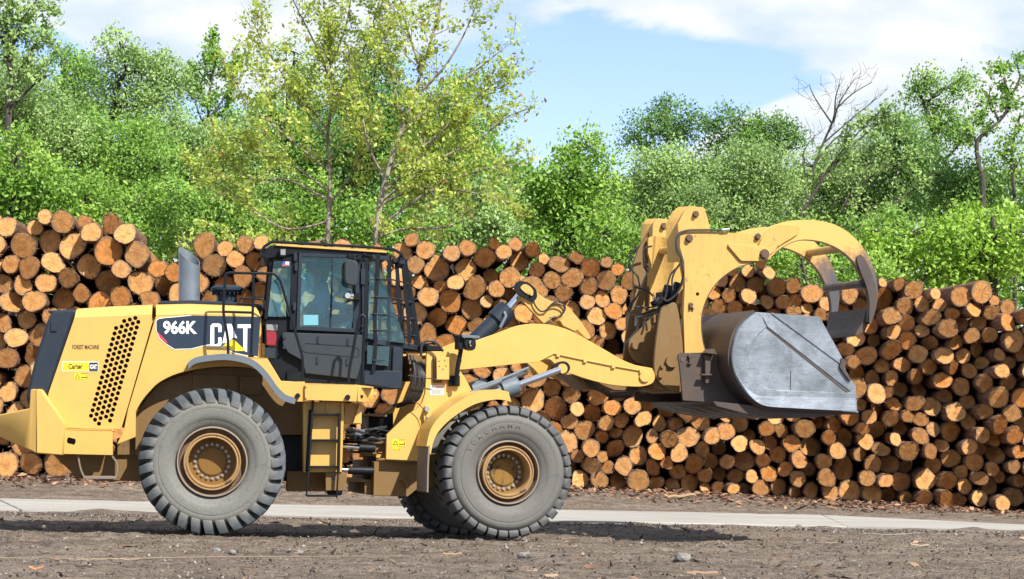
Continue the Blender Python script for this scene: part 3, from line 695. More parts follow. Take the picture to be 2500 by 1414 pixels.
# ---- handrails
hr = MB(); tubepx(hr, RF, rounded([(557, 868), (557, 831), (545, 762), (550, 666), (669, 668), (684, 684), (739, 872), (739, 921), (737, 967), (726, 967)]), 0.14, 0.017, smooth=False); rail = part(hr, 'handrail', 'black', bevel=0)
hr = MB(); tubepx(hr, RF, [(619, 667), (617, 762), (613, 868)], 0.14, 0.016, smooth=False); tubepx(hr, RF, [(547, 761), (617, 763)], 0.14, 0.014, smooth=False); tubepx(hr, RF, rounded([(585, 728), (638, 730), (646, 738), (646, 756)]), 0.6, 0.014, smooth=False)
tubepx(hr, RF, [(557, 868), (557, 877)], 0.14, 0.035, smooth=False); tubepx(hr, RF, [(606, 868), (620, 868)], 0.14, 0.022, smooth=False)
part(hr, 'rail_upright', 'black', rail, 0)
hr = MB(); tubepx(hr, RF, rounded([(849, 972), (852, 907), (863, 850), (857, 868), (875, 776), (886, 768), (893, 778), (887, 850), (883, 968)][:3] + [(875, 778), (884, 768), (892, 776), (887, 850), (883, 968)]), 0.16, 0.018, smooth=False); part(hr, 'grab_handle', 'black', bevel=0)
mb = MB(); mb.disc(RF, 727, 966, 6, 0.04, 0.1, 14); mb.disc(RF, 849, 970, 6.5, 0.02, 0.06, 14); mb.disc(RF, 883, 968, 4, 0.1, 0.2, 12); part(mb, 'handrail_mount', 'black')

# ================= cab
CW0, CW1 = 0.62, WT - 0.62
FARC = WT
cabm = MB()
def both(mb, fr, px, w0, w1):
    a = [fr.at(x, y, w0) for x, y in px]; mb.ext(a, fr.v * (w1 - w0)); mb.ext([fr.mir(p, FARC) for p in a], -fr.v * (w1 - w0))
# roof slab, floor tub, posts
cabm.prism(RF, [(655, 603), (676, 601), (944, 616), (950, 628), (900, 626), (733, 618), (650, 632), (640, 626)], CW0 - 0.02, WT - CW0 + 0.02)
cabm.prism(RF, [(646, 773), (723, 776), (723, 806), (868, 812), (896, 812), (980, 836), (985, 850), (981, 948), (886, 936), (690, 930), (664, 905), (646, 850)], CW0 + 0.06, CW1 - 0.06)
both(cabm, RF, [(712, 618), (730, 618), (723, 806), (706, 806)], CW0, CW0 + 0.10)
both(cabm, RF, [(730, 616), (880, 620), (880, 627), (730, 624)], CW0, CW0 + 0.06)
cabm.prism(RF, [(880, 620), (900, 622), (898, 830), (866, 830), (868, 700)], CW0, CW0 + 0.10)
cabm.ext([RF.mir(RF.at(x, y, CW0), FARC) for x, y in [(880, 620), (893, 621), (889, 830), (876, 830)]], -RF.v * 0.08)
both(cabm, RF, [(660, 628), (669, 628), (653, 780), (644, 780)], CW0 + 0.03, CW0 + 0.10)
both(cabm, RF, [(660, 612), (716, 612), (716, 637), (662, 637)], CW0 + 0.01, CW0 + 0.10)
cab = part(cabm, 'cab', 'black', bevel=0.006)
mb = MB(); mb.prism(RF, [(675, 595), (944, 613), (945, 618), (672, 600)], CW0 - 0.05, WT - CW0 + 0.05); part(mb, 'roof_panel', 'yellow', cab)
mb = MB(); mb.prism(RF, [(660, 600), (675, 599), (947, 617), (948, 625), (900, 624), (660, 611)], CW0 - 0.015, WT - CW0 + 0.015); part(mb, 'roof_gutter', 'black', cab)
# grey lower door panel and step skirt
mb = MB(); mb.prism(RF, [(689, 812), (700, 812), (886, 818), (884, 880), (872, 926), (745, 912), (738, 880), (704, 862), (690, 842)], CW0 - 0.03, CW0 + 0.055)
pn = part(mb, 'lower_side_panel', 'grey', cab, 0.008)
mb = MB()
for x, y in ((777, 830), (850, 835), (775, 880), (848, 884)): mb.box(RF, x - 2.5, y - 9, x + 2.5, y + 8, CW0 - 0.045, CW0 - 0.031)
for x, y in ((694, 824), (694, 848)): mb.disc(RF, x, y, 4, CW0 - 0.045, CW0 - 0.031, 12)
oct_ = [(746, 838), (865, 846), (877, 855), (876, 868), (868, 872), (745, 860), (736, 852), (737, 846)]
for a, b_ in zip(oct_, oct_[1:] + oct_[:1]): bar(mb, RF, a, b_, 1.2, CW0 - 0.036, CW0 - 0.0305)
part(mb, 'panel_latch', 'char', cab, 0)
mb = MB(); mb.prism(RF, [(888, 905), (982, 905), (981, 949), (960, 950), (888, 938)], CW0 + 0.0, CW0 + 0.058); mb.prism(RF, [(960, 846), (982, 851), (981, 949), (955, 949)], CW0 + 0.02, WT - CW0 - 0.02); part(mb, 'front_lower_corner', 'char', cab, 0.01)
mb = MB(); mb.prism(RF, [(700, 905), (880, 917), (880, 939), (700, 931)], CW0 + 0.02, CW0 + 0.05); part(mb, 'sill', 'black', cab)
# panes
def pane(px, w, name='window_pane', mat='glass', mirror=True):
    a = MB(); a.prism(RF, px, w, w + 0.006); part(a, name, mat, cab, 0)
    if mirror:
        a = MB(); p = [RF.mir(RF.at(x, y, w), FARC) for x, y in px]; a.ext(p, RF.v * 0.006); part(a, name, 'glass2', cab, 0)
pane([(669, 637), (712, 637), (706, 773), (654, 772)], CW0 + 0.02)
pane([(734, 626), (872, 628), (864, 803), (728, 799)], CW0 + 0.012)
pane([(902, 640), (922, 639), (990, 838), (912, 830), (898, 826)], CW0 + 0.03)
pane([(897, 843), (951, 846), (948, 894), (896, 888)], CW0 + 0.0, mirror=False)
# windscreen sheet across the front
a = [RF.at(922, 639, CW0 + 0.04), RF.at(990, 838, CW0 + 0.04)]; b_ = [RF.mir(p, FARC) for p in a]
mb = MB(); d = RF.u * 0.006; mb.add([a[0], a[1], b_[1], b_[0]] + [p + d for p in (a[0], a[1], b_[1], b_[0])], [[0, 1, 2, 3], [7, 6, 5, 4], [0, 4, 5, 1], [2, 6, 7, 3]]); part(mb, 'windscreen', 'glass2', cab, 0)
# rear window sheet
a = [RF.at(668, 637, CW0 + 0.06), RF.at(650, 773, CW0 + 0.06)]; b_ = [RF.mir(p, FARC) for p in a]
mb = MB(); d = RF.u * 0.006; mb.add([a[0], a[1], b_[1], b_[0]] + [p + d for p in (a[0], a[1], b_[1], b_[0])], [[0, 1, 2, 3], [7, 6, 5, 4], [0, 4, 5, 1], [2, 6, 7, 3]]); part(mb, 'rear_window', 'glass2', cab, 0)
# door frame (ring) and divider
mb = MB()
for px in ([(730, 616), (738, 616), (732, 806), (723, 806)], [(868, 620), (880, 620), (874, 812), (861, 812)], [(738, 617), (869, 620), (869, 630), (738, 627)], [(731, 797), (863, 802), (862, 812), (730, 806)], [(811, 632), (815, 632), (809, 800), (804, 800)]):
    mb.prism(RF, px, CW0 - 0.02, CW0 + 0.01)
door = part(mb, 'door', 'char', cab)
mb = MB()
for x, y in ((720, 628), (722, 652), (718, 749)): mb.box(RF, x - 3, y - 10, x + 5, y + 9, CW0 - 0.04, CW0 - 0.021)
mb.box(RF, 881, 657, 892, 695, CW0 - 0.05, CW0 - 0.005); mb.box(RF, 884, 640, 888, 830, CW0 - 0.03, CW0 - 0.002)
for x, y in ((884, 796), (884, 809), (890, 620), (891, 632)): mb.disc(RF, x, y, 2.2, CW0 - 0.05, CW0 - 0.003, 8)
part(mb, 'hinge', 'char', cab)
mb = MB(); mb.box(RF, 741, 769, 777, 794, CW0 - 0.003, CW0 + 0.008); part(mb, 'paper_notice', 'paperb', cab, 0)
mb = MB(); P = [RF.at(x, y, CW0 + 0.05) for x, y in [(827, 796), (834, 790), (843, 789), (848, 784), (856, 785), (854, 793), (846, 797), (836, 797)]]; mb.ext(P, RF.v * 0.05); part(mb, 'folded_cloth', 'paperb', cab, 0.01)
mb = MB(); mb.box(RF, 689, 639, 706, 650, CW0 + 0.012, CW0 + 0.018); part(mb, 'flag_sticker', 'white', cab, 0)
mb = MB(); mb.box(RF, 689, 639, 697, 645, CW0 + 0.008, CW0 + 0.0115); part(mb, 'flag_canton', 'blueflag', cab, 0)
mb = MB()
for i in range(3): mb.box(RF, 689.2, 646 + i * 1.6, 705.8, 646.8 + i * 1.6, CW0 + 0.008, CW0 + 0.0115)
part(mb, 'flag_stripes', 'redp', cab, 0)
# roof rail
rr_ = MB(); near = rounded([(637, 617), (645, 602), (664, 590), (908, 604), (961, 609), (980, 620), (986, 634)])
ws = [0.62] * len(near); P = [RF.at(x, y, 0.58) for x, y in near]; rr_.tube(P, 0.018, 8); rr_.tube([RF.mir(p, FARC) for p in P], 0.018, 8)
rr_.tube([P[-2], RF.mir(P[-2], FARC)], 0.018, 8); rr_.tube([P[1], RF.mir(P[1], FARC)], 0.018, 8); part(rr_, 'roof_rail', 'black', cab, 0)
an = MB(); an.tube([RF.at(676, 590, 0.75), RF.at(676.5, 545, 0.75)], [0.006, 0.002], 5); an.tube([RF.at(676, 591, 0.75), RF.at(676, 583, 0.75)], 0.018, 8); part(an, 'antenna', 'black', cab, 0)
wl_ = MB(); wl_.box(RF, 682, 606, 699, 626, CW0 - 0.16, CW0 - 0.04); part(wl_, 'work_lamp', 'black', cab, 0.006)
wl_ = MB(); wl_.box(RF, 685, 609, 697, 623, CW0 - 0.17, CW0 - 0.162); part(wl_, 'lamp_lens', 'lens', cab, 0.002)
# dark rear roof overhang with hoses
mb = MB(); mb.prism(RF, [(640, 614), (660, 600), (690, 604), (700, 628), (660, 632), (645, 640)], CW0 - 0.01, CW0 + 0.3); part(mb, 'roof_overhang', 'black', cab, 0.01)
# guard: bars curved round the front of the cab and horizontal rods
zz = lambda x, y: (600 + x / 4.158, 560 + y / 4.158)
bars = [([(1325, 250), (1318, 500), (1300, 760), (1292, 940), (1300, 1130), (1290, 1300), (1275, 1440)], CW0 - 0.03),
        ([(1437, 270), (1440, 500), (1430, 760), (1430, 940), (1430, 1130), (1420, 1300), (1395, 1440)], CW0 + 0.04),
        ([(1505, 300), (1520, 450), (1520, 600), (1530, 760), (1550, 900), (1530, 1060), (1530, 1150)], CW0 + 0.16),
        ([(1575, 300), (1585, 450), (1600, 600), (1615, 760), (1630, 900), (1640, 1040), (1645, 1160)], CW0 + 0.36),
        ([(1600, 310), (1620, 450), (1650, 600), (1680, 760), (1700, 900), (1725, 1040), (1740, 1190)], CW0 + 0.62)]
levels = [0.12, 0.30, 0.47, 0.66, 0.84]
gp = []
for pts, w in bars:
    P = [Vector(p) for p in S([tuple(RF.at(*zz(*p), w)) for p in pts], 4)]; gp.append(P)
    for Q in (P, [RF.mir(p, FARC) for p in P]):
        mb = MB(); mb.strap([p - RF.v * 0.006 for p in Q], RF.v * 0.012 + RF.u * 0.0, 0.045); part(mb, 'guard_bar', 'black', cab, 0)
cab_u = None
for y0, y1 in ((500, 560), (685, 745), (860, 912), (1020, 1090), (1330, 1345), (380, 420)):
    xs_ = {500: [1330, 1440, 1520, 1595, 1650], 685: [1310, 1435, 1530, 1612, 1690], 860: [1300, 1430, 1548, 1628, 1712], 1020: [1305, 1430, 1540, 1640, 1735], 1330: [1290, 1420, 1520], 380: [1530, 1580, 1620]}[y0]
    ws_ = [b_[1] for b_ in bars]; ws_ = ws_[-3:] if y0 == 380 else ws_[:len(xs_)]
    n_ = len(xs_); P = [RF.at(*zz(x, y0 + (y1 - y0) * (i / max(1, n_ - 1)) ** 1.7), w - 0.02) for i, (x, w) in enumerate(zip(xs_, ws_))]
    if n_ == 5:
        P = P + [RF.mir(p, FARC) for p in P[::-1]]
    P = [Vector(p) for p in S([tuple(p) for p in P], 4)]
    mb = MB(); mb.tube(P, 0.010, 6); part(mb, 'guard_rod', 'steelpin' if False else 'char', cab, 0)
P = [RF.at(*zz(x, y), w) for x, y, w in ((1305, 1140, CW0 - 0.02), (1430, 1160, CW0 + 0.04), (1530, 1175, CW0 + 0.16), (1645, 1190, CW0 + 0.36), (1745, 1205, CW0 + 0.62))]
P = [Vector(p) for p in S([tuple(p) for p in P + [RF.mir(p, FARC) for p in P[::-1]]], 4)]
mb = MB(); n = len(P); V = []
for p in P: V += [p + Vector((0, 0, 0.035)), p - Vector((0, 0, 0.025))]
mb.add(V + [v_ + RF.v * 0.01 - RF.u * 0.012 for v_ in V], [[2 * i, 2 * i + 2, 2 * i + 3, 2 * i + 1] for i in range(n - 1)] + [[2 * n + 2 * i, 2 * n + 2 * i + 1, 2 * n + 2 * i + 3, 2 * n + 2 * i + 2] for i in range(n - 1)] + [[2 * i, 2 * n + 2 * i, 2 * n + 2 * i + 2, 2 * i + 2] for i in range(n - 1)] + [[2 * i + 1, 2 * i + 3, 2 * n + 2 * i + 3, 2 * n + 2 * i + 1] for i in range(n - 1)])
part(mb, 'guard_ring', 'char', cab, 0)
mb = MB(); mb.prism(RF, [zz(1280, 255), zz(1460, 275), zz(1460, 320), zz(1290, 300)], CW0 - 0.03, CW0 + 0.02); mb.prism(RF, [zz(1500, 290), zz(1610, 300), zz(1615, 360), zz(1500, 330)], CW0 + 0.1, CW0 + 0.5); part(mb, 'guard_head', 'char', cab)
mb = MB()
for y in (505, 690, 860, 1025):
    mb.prism(RF, [zz(1262, y), zz(1490, y + 20), zz(1490, y + 28), zz(1262, y + 8)], CW0 + 0.02, CW0 + 0.026)
part(mb, 'screen_wiper', 'char', cab, 0)
# mirror
mb = MB(); mp_ = S([(1008, 330), (1040, 308), (1110, 320), (1138, 350), (1140, 450), (1128, 550), (1100, 572), (1030, 555), (1006, 520), (1004, 420)], 3, True)
mb.prism(RF, [zz(*p) for p in mp_], CW0 - 0.36, CW0 - 0.27); mir = part(mb, 'mirror', 'grey', cab, 0.012)
mb = MB(); P = [RF.at(*zz(x, y), w) for x, y, w in ((1150, 265, CW0 - 0.02), (1105, 265, CW0 - 0.18), (1108, 320, CW0 - 0.27), (1108, 560, CW0 - 0.27), (1105, 650, CW0 - 0.2), (1160, 680, CW0 - 0.01))]
mb.tube(P, 0.014, 7); mb.prism(RF, [zz(1040, 245), zz(1175, 262), zz(1175, 310), zz(1045, 290)], CW0 - 0.1, CW0 - 0.02); mb.prism(RF, [zz(1085, 650), zz(1165, 650), zz(1165, 720), zz(1080, 710)], CW0 - 0.2, CW0 - 0.02); part(mb, 'mirror_arm', 'black', cab, 0)
mb = MB(); P0 = RF.at(*zz(1050, 675), CW0 - 0.2); mb.tube([P0, P0 - RF.v * 0.05 - RF.u * 0.02], [0.06, 0.035], 14); part(mb, 'round_mirror', 'chrome', cab, 0)
# tail lamp
mb = MB(); mb.prism(RF, [zz(208, 965), zz(322, 968), zz(322, 1035), zz(208, 1030)], 0.36, 0.5); tl = part(mb, 'lamp_cap', 'lens', cab, 0.008)
mb = MB(); mb.prism(RF, [zz(210, 1035), zz(318, 1040), zz(305, 1185), zz(208, 1175)], 0.35, 0.5); part(mb, 'tail_lamp', 'redlens', cab, 0.01)
mb = MB(); mb.prism(RF, [zz(200, 1200), zz(300, 1200), zz(305, 1310), zz(200, 1305)], 0.38, 0.55); mb.prism(RF, [zz(195, 1050), zz(207, 1050), zz(207, 1200), zz(195, 1200)], 0.4, 0.5); mb.prism(RF, [zz(60, 970), zz(200, 970), zz(200, 1290), zz(160, 1300), zz(60, 1200)][0:0] or [(648, 790), (655, 790), (655, 870), (648, 870)], 0.56, 0.7); part(mb, 'lamp_bracket', 'char', cab)
mb = MB(); mb.prism(RF, [zz(160, 1150), zz(200, 1165), zz(200, 1300), zz(155, 1300)], 0.52, 0.56); part(mb, 'lamp_tab', 'yellow', cab)
# interior: seat, console, steering wheel
mb = MB(); cu_, cz_ = RF.loc(775, 790, 1.45)
mb.prism(RF, [(750, 738), (764, 734), (772, 790), (752, 792)], 1.22, 1.72); mb.prism(RF, [(752, 786), (812, 790), (812, 806), (752, 802)], 1.2, 1.74); seat = part(mb, 'operator_seat', 'interior', cab, 0.03)
mb = MB(); mb.prism(RF, [(840, 770), (856, 760), (880, 812), (850, 812)], 1.3, 1.62); mb.tube([RF.at(850, 765, 1.46), RF.at(838, 742, 1.46)], 0.03, 8)
cc = RF.at(838, 742, 1.46); ax = (RF.u * -0.45 + Vector((0, 0, 0.9))).normalized(); s1 = RF.v; s2 = ax.cross(s1)
mb.tube([cc + (s1 * math.cos(a) + s2 * math.sin(a)) * 0.2 for a in [2 * math.pi * k / 20 for k in range(21)]], 0.014, 6); part(mb, 'steering_console', 'interior', cab, 0)

# ================= articulation, hoses, steering cylinders between the halves
mb = MB(); mb.box(RF, 836, 1075, 900, 1083, 0.9, 1.5); mb.box(RF, 700, 1060, 800, 1150, 0.95, 1.9); mb.box(RF, 640, 1060, 745, 1175, 0.9, 1.9); mb.box(RF, 800, 1030, 836, 1210, 0.9, 1.9); part(mb, 'transmission_case', 'black', bevel=0.02)
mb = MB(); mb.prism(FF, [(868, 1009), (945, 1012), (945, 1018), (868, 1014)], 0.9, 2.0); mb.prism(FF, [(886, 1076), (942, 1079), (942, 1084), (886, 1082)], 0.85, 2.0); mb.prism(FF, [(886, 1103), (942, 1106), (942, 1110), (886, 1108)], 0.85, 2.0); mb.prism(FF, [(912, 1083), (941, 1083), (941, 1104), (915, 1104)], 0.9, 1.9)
mb.prism(FF, [(848, 1169), (912, 1171), (912, 1178), (848, 1176)], 0.95, 2.0); mb.prism(FF, [(890, 1178), (912, 1178), (912, 1206), (890, 1206)], 0.95, 2.0); hit = part(mb, 'hitch_plates', 'yellow_dirty_shade')
mb = MB(); mb.cyl(FF.at(836, 1089, 0.85), FF.at(878, 1093, 0.8), 0.030, 14); mb.cyl(FF.at(836, 1147, 0.85), FF.at(852, 1148, 0.85), 0.025, 12); part(mb, 'steering_rod', 'chrome', bevel=0)
mb = MB(); mb.cyl(FF.at(850, 1148, 0.85), FF.at(914, 1150, 0.85), 0.05, 16); mb.cyl(FF.at(876, 1093, 0.8), FF.at(915, 1095, 0.8), 0.05, 16); mb.box(FF, 898, 1115, 918, 1172, 1.0, 1.3); mb.box(FF, 900, 1010, 960, 1080, 1.4, 1.9); part(mb, 'steering_cylinder', 'black', bevel=0)
hs = MB(); rr = random.Random(3)
for i in range(14):
    x0, y0 = rr.uniform(838, 860), rr.uniform(1042, 1072); x1, y1 = rr.uniform(900, 950), rr.uniform(1040, 1085)
    P = [RF.at(x0, y0, 0.8), RF.at((x0 + x1) / 2 - 10, (y0 + y1) / 2 + rr.uniform(-8, 10), 0.7 + rr.random() * 0.3), RF.at((x0 + x1) / 2 + 12, (y0 + y1) / 2 + rr.uniform(-9, 9), 0.8 + rr.random() * 0.3), RF.at(x1, y1, 1.0)]
    hs.tube([Vector(p) for p in S([tuple(p) for p in P], 4)], rr.uniform(0.008, 0.02), 6)
part(hs, 'hose_bundle', 'hose', bevel=0)
hs = MB()
for i in range(5):
    x0, y0 = rr.uniform(845, 870), rr.uniform(1046, 1072); x1, y1 = x0 + rr.uniform(20, 40), y0 + rr.uniform(-4, 8)
    hs.tube([RF.at(x0, y0, 0.66), RF.at((x0 + x1) / 2, (y0 + y1) / 2 - 3, 0.62), RF.at(x1, y1, 0.66)], rr.uniform(0.008, 0.018), 6)
part(hs, 'metal_pipes', 'fend', bevel=0)
hs = MB()
for i in range(9):
    x = 1002 + i * 3.6
    P = [FF.at(x + rr.uniform(-2, 2), 868 + rr.uniform(-5, 8), 0.75 + 0.05 * i), FF.at(x + 8, 905, 0.72), FF.at(x + 4 + rr.uniform(-3, 3), 945, 0.7), FF.at(x - 12, 978, 0.75), FF.at(x - 45 + rr.uniform(-6, 4), 990 + rr.uniform(-4, 6), 0.9)]
    hs.tube([Vector(p) for p in S([tuple(p) for p in P], 4)], rr.uniform(0.009, 0.014), 6)
hs.tube([Vector(p) for p in S([tuple(FF.at(x, y, 0.55)) for x, y in ((1028, 870), (1029, 846), (1040, 833), (1056, 833), (1070, 842), (1082, 858))], 4)], 0.016, 8)
hs.tube([Vector(p) for p in S([tuple(FF.at(x, y, 0.55)) for x, y in ((996, 917), (1030, 922), (1055, 925), (1068, 928))], 4)], 0.007, 6)
hs.tube([Vector(p) for p in S([tuple(FF.at(x, y, 0.55)) for x, y in ((1008, 980), (1020, 985), (1034, 1000), (1040, 1018), (1044, 1022))], 4)], 0.005, 6)
part(hs, 'hose_bundle', 'hose', bevel=0)
mb = MB(); mb.box(FF, 1000, 868, 1042, 930, 0.9, 1.9); mb.box(FF, 996, 864, 1020, 890, 0.85, 0.95); part(mb, 'front_bulkhead', 'yellow_dirty_shade')
mb = MB(); mb.prism(FF, [(1042, 842), (1080, 846), (1082, 858), (1042, 857)], 0.8, 2.0); part(mb, 'cross_pipe', 'black', bevel=0.01)

# ================= front frame
mb = MB(); tw = [(1042, 858), (1095, 858), (1122, 903), (1135, 922), (1152, 954), (1180, 990), (1120, 1010), (1060, 1070), (1030, 1126), (942, 1122), (944, 1061), (996, 1012), (1018, 998), (1031, 983), (1038, 960), (1040, 920)]
mb.prism(FF, tw, 0.66, 0.72); mb.ext([FF.mir(FF.at(x, y, 0.66), WT) for x, y in tw], -FF.v * 0.06); tower = part(mb, 'loader_tower', 'yellow', bevel=0.005)
mb = MB(); mb.box(FF, 1066, 872, 1097, 927, 0.56, 0.66)
for x, y in ((1073, 880), (1087, 878), (1074, 893), (1090, 892), (1083, 900), (1076, 868)): mb.disc(FF, x, y, 1.8, 0.545, 0.56, 8)
part(mb, 'junction_box', 'yellow', tower)
mb = MB(); mb.box(FF, 1060, 870, 1066, 925, 0.60, 0.66); mb.box(FF, 1058, 927, 1080, 935, 0.62, 0.658); part(mb, 'box_gasket', 'rust', tower)
mb = MB(); mb.prism(FF, S([(1037, 994), (1044, 990), (1052, 994), (1054, 1024), (1045, 1032), (1035, 1026)], 3, True), 0.60, 0.655); part(mb, 'locking_link', 'yellow', tower)
mb = MB(); mb.disc(FF, 1044, 999, 6.5, 0.555, 0.6, 14); mb.disc(FF, 1044, 1021, 4, 0.58, 0.6, 10); part(mb, 'pin', 'steelpin', tower, 0)
mb = MB(); mb.box(FF, 1050, 941, 1084, 965, 0.655, 0.658); part(mb, 'warning_plate', 'white', tower, 0)
put_text('warning_text', FF, 'WARNING', 'redp', 1063, 943, 1083, 949, 0.6535, tower, RI, bold=0.03)
mb = MB()
for i in range(5): mb.box(FF, 1053, 951 + i * 2.5, 1082 - (i % 3) * 3, 952 + i * 2.5, 0.653, 0.6545)
part(mb, 'text_lines', 'blk', tower, 0)
warn(FF, 958, 1073, 990, 1089, 0.66, tower); warn(FF, 958, 1090, 978, 1099, 0.66, tower)
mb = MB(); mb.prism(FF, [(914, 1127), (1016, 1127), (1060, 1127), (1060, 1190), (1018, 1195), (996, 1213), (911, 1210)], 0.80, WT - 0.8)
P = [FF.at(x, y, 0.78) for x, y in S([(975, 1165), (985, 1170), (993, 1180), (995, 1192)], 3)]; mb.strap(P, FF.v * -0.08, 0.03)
part(mb, 'front_chassis', 'yellow_dirty_shade', bevel=0.006)
mb = MB(); mb.box(FF, 1060, 1110, 1290, 1195, 0.95, WT - 0.95); mb.cyl(FF.at(1240, 1155, 0.3), FF.at(1240, 1155, 0.3) + FF.v * 2.3, 0.2, 20); mb.cyl(RF.at(518, 1128, 0.3), RF.at(518, 1128, 0.3) + RF.v * 2.3, 0.2, 20); part(mb, 'axle', 'yellow_dirty_shade', bevel=0)
# front fender and mud flap
mb = MB(); arc_ = S([(1018, 1089), (1028, 1049), (1052, 1016), (1092, 985), (1131, 965), (1179, 956), (1212, 962)], 5)
P = [FF.at(x, y, 0.64) for x, y in arc_]; P2 = [p - FF.v * 0.60 for p in P]
mb.strap(P2, FF.v * 0.60, 0.02); part(mb, 'front_fender', 'yellow', bevel=0)
mb = MB(); inner = [(1020, 1107), (1036, 1070), (1062, 1034), (1100, 1003), (1139, 982), (1183, 973), (1213, 974)]
a = [p - FF.v * 0.0 for p in P2]; mb2 = MB(); n = len(P2); low = [p + Vector((0, 0, -0.10)) + FF.u * 0.03 for p in P2]
mb2.add(P2 + low + [p + FF.v * 0.02 for p in P2 + low], [[i, i + 1, n + i + 1, n + i] for i in range(n - 1)] + [[2 * n + i, 3 * n + i, 3 * n + i + 1, 2 * n + i + 1] for i in range(n - 1)] + [[n + i, n + i + 1, 3 * n + i + 1, 3 * n + i] for i in range(n - 1)]); part(mb2, 'fender_lip', 'yellow', bevel=0)
mb = MB(); P = [FF.at(1018, 1086, 0.64), FF.at(1015, 1140, 0.64), FF.at(1014, 1198, 0.64)]; P = [p - FF.v * 0.62 for p in P]; mb.strap(P, FF.v * 0.55, 0.02); part(mb, 'mud_flap', 'flap', bevel=0)
# work-light on its post
mb = MB(); mb.box(FF, 1097, 917, 1123, 943, 0.60, 0.655); mb.tube([FF.at(1113, 940, 0.55), FF.at(1117, 900, 0.5), FF.at(1126, 850, 0.5)], 0.028, 10)
for x, y in ((1100, 920), (1120, 920), (1100, 940), (1120, 940)): mb.disc(FF, x, y, 2, 0.585, 0.6, 8)
mb.prism(FF, [(1120, 818), (1133, 818), (1133, 848), (1128, 854), (1119, 852)], 0.40, 0.6); wlb = part(mb, 'light_bracket', 'black')
mb = MB(); mb.prism(FF, S([(1134, 830), (1150, 826), (1162, 832), (1161, 850), (1152, 856), (1136, 848)], 2, True), 0.36, 0.56); part(mb, 'headlight', 'black', wlb, 0.01)
mb = MB(); P0 = FF.at(1151, 838, 0.36); mb.tube([P0, P0 - FF.v * 0.012 + FF.u * 0.01], [0.045, 0.038], 16); part(mb, 'headlight_lens', 'chrome', wlb, 0)
mb = MB(); mb.prism(FF, [(1127, 817), (1170, 820), (1173, 826), (1130, 825)], 0.34, 0.6); part(mb, 'light_visor', 'fend', wlb)

# ================= boom
top_ = S([(1075, 862), (1100, 855), (1122, 848), (1165, 831), (1216, 813), (1255, 798), (1284, 792), (1318, 791), (1352, 795), (1391, 807), (1431, 828), (1473, 852), (1518, 878), (1544, 889), (1558, 893), (1592, 899)], 3)
bot_ = S([(1598, 912), (1599, 924), (1592, 936), (1572, 943), (1544, 944), (1487, 939), (1431, 925), (1402, 915), (1388, 912), (1378, 916), (1366, 913), (1358, 896), (1350, 884), (1338, 877), (1318, 882), (1289, 886), (1233, 892), (1176, 898), (1125, 903), (1090, 903)], 3)
boomw = 0.84
mb = MB(); mb.prism(FF, top_ + bot_, boomw, boomw + 0.07); mb.ext([FF.mir(FF.at(x, y, boomw), WT) for x, y in top_ + bot_], -FF.v * 0.07)
mb.cyl(FF.at(1430, 880, boomw + 0.07), FF.mir(FF.at(1430, 880, boomw + 0.07), WT), 0.14, 20); mb.cyl(FF.at(1105, 880, boomw - 0.12), FF.mir(FF.at(1105, 880, boomw - 0.12), WT), 0.09, 20)
mb.cyl(FF.at(1575, 920, boomw - 0.03), FF.mir(FF.at(1575, 920, boomw - 0.03), WT), 0.07, 16)
boom = part(mb, 'lift_arm', 'yellow', bevel=0.004)
mb = MB(); tubepx(mb, FF, [(1310, 884), (1330, 874), (1352, 863), (1431, 880), (1500, 894), (1563, 905)], boomw - 0.015, 0.008, 6, smooth=False)
for x, y in ((1363, 866), (1429, 880), (1498, 894), (1566, 906)): mb.box(FF, x - 4, y - 4, x + 4, y + 5, boomw - 0.03, boomw - 0.001)
part(mb, 'lubrication_pipe', 'yellow', boom, 0)
mb = MB(); mb.prism(FF, S([(1350, 905), (1355, 890), (1375, 882), (1388, 888), (1392, 900), (1384, 912), (1365, 915)], 3, True), boomw - 0.10, boomw - 0.002); part(mb, 'cylinder_boss', 'black', boom, 0)
mb = MB(); mb.disc(FF, 1374, 900, 12, boomw - 0.14, boomw - 0.10, 20); part(mb, 'pin_cap', 'yellow', boom, 0)
mb = MB(); mb.disc(FF, 1367, 902, 4.5, boomw - 0.17, boomw - 0.14, 10); part(mb, 'bolt', 'steelpin', boom, 0)
# lift cylinders (near and far)
def cylinder(name, fr, a, b_, c_, w, rb, rc, rrod, mirror=True, mat='fend', coll=0.42):
    mb = MB(); A, B, C_ = fr.at(*a, w), fr.at(*b_, w), fr.at(*c_, w); d = (B - A).normalized()
    L = [(A, B, C_)] + ([tuple(fr.mir(p, WT) for p in (A, B, C_))] if mirror else [])
    for A, B, C_ in L:
        d = (B - A).normalized(); mb = MB(); mb.cyl(A, B - d * 0.02, rb, 28); mb.cyl(B - d * 0.20, B, rc, 28); mb.cyl(B, B + d * 0.025, rc * 0.8, 20)
        for k in range(10):
            aa = k * math.pi / 5; x = d.cross(Vector((0, 0, 1))).normalized(); y = d.cross(x)
            q = B + (x * math.cos(aa) + y * math.sin(aa)) * rc * 0.86; mb.cyl(q, q + d * 0.018, 0.012, 6)
        mb.cyl(A + d * 0.42, A + d * 0.43, rb * 1.02, 28)
        o = part(mb, name, mat, bevel=0); mb = MB(); mb.cyl(B, C_, rrod, 20); part(mb, 'chrome_rod', 'chrome', o, 0)
cylinder('lift_cylinder', FF, (1150, 978), (1262, 941), (1366, 903), 0.70, 0.078, 0.118, 0.043)
cylinder('tilt_cylinder', FF, (1130, 860), (1238, 757), (1283, 705), WT / 2, 0.105, 0.14, 0.05, mirror=False, mat='char')
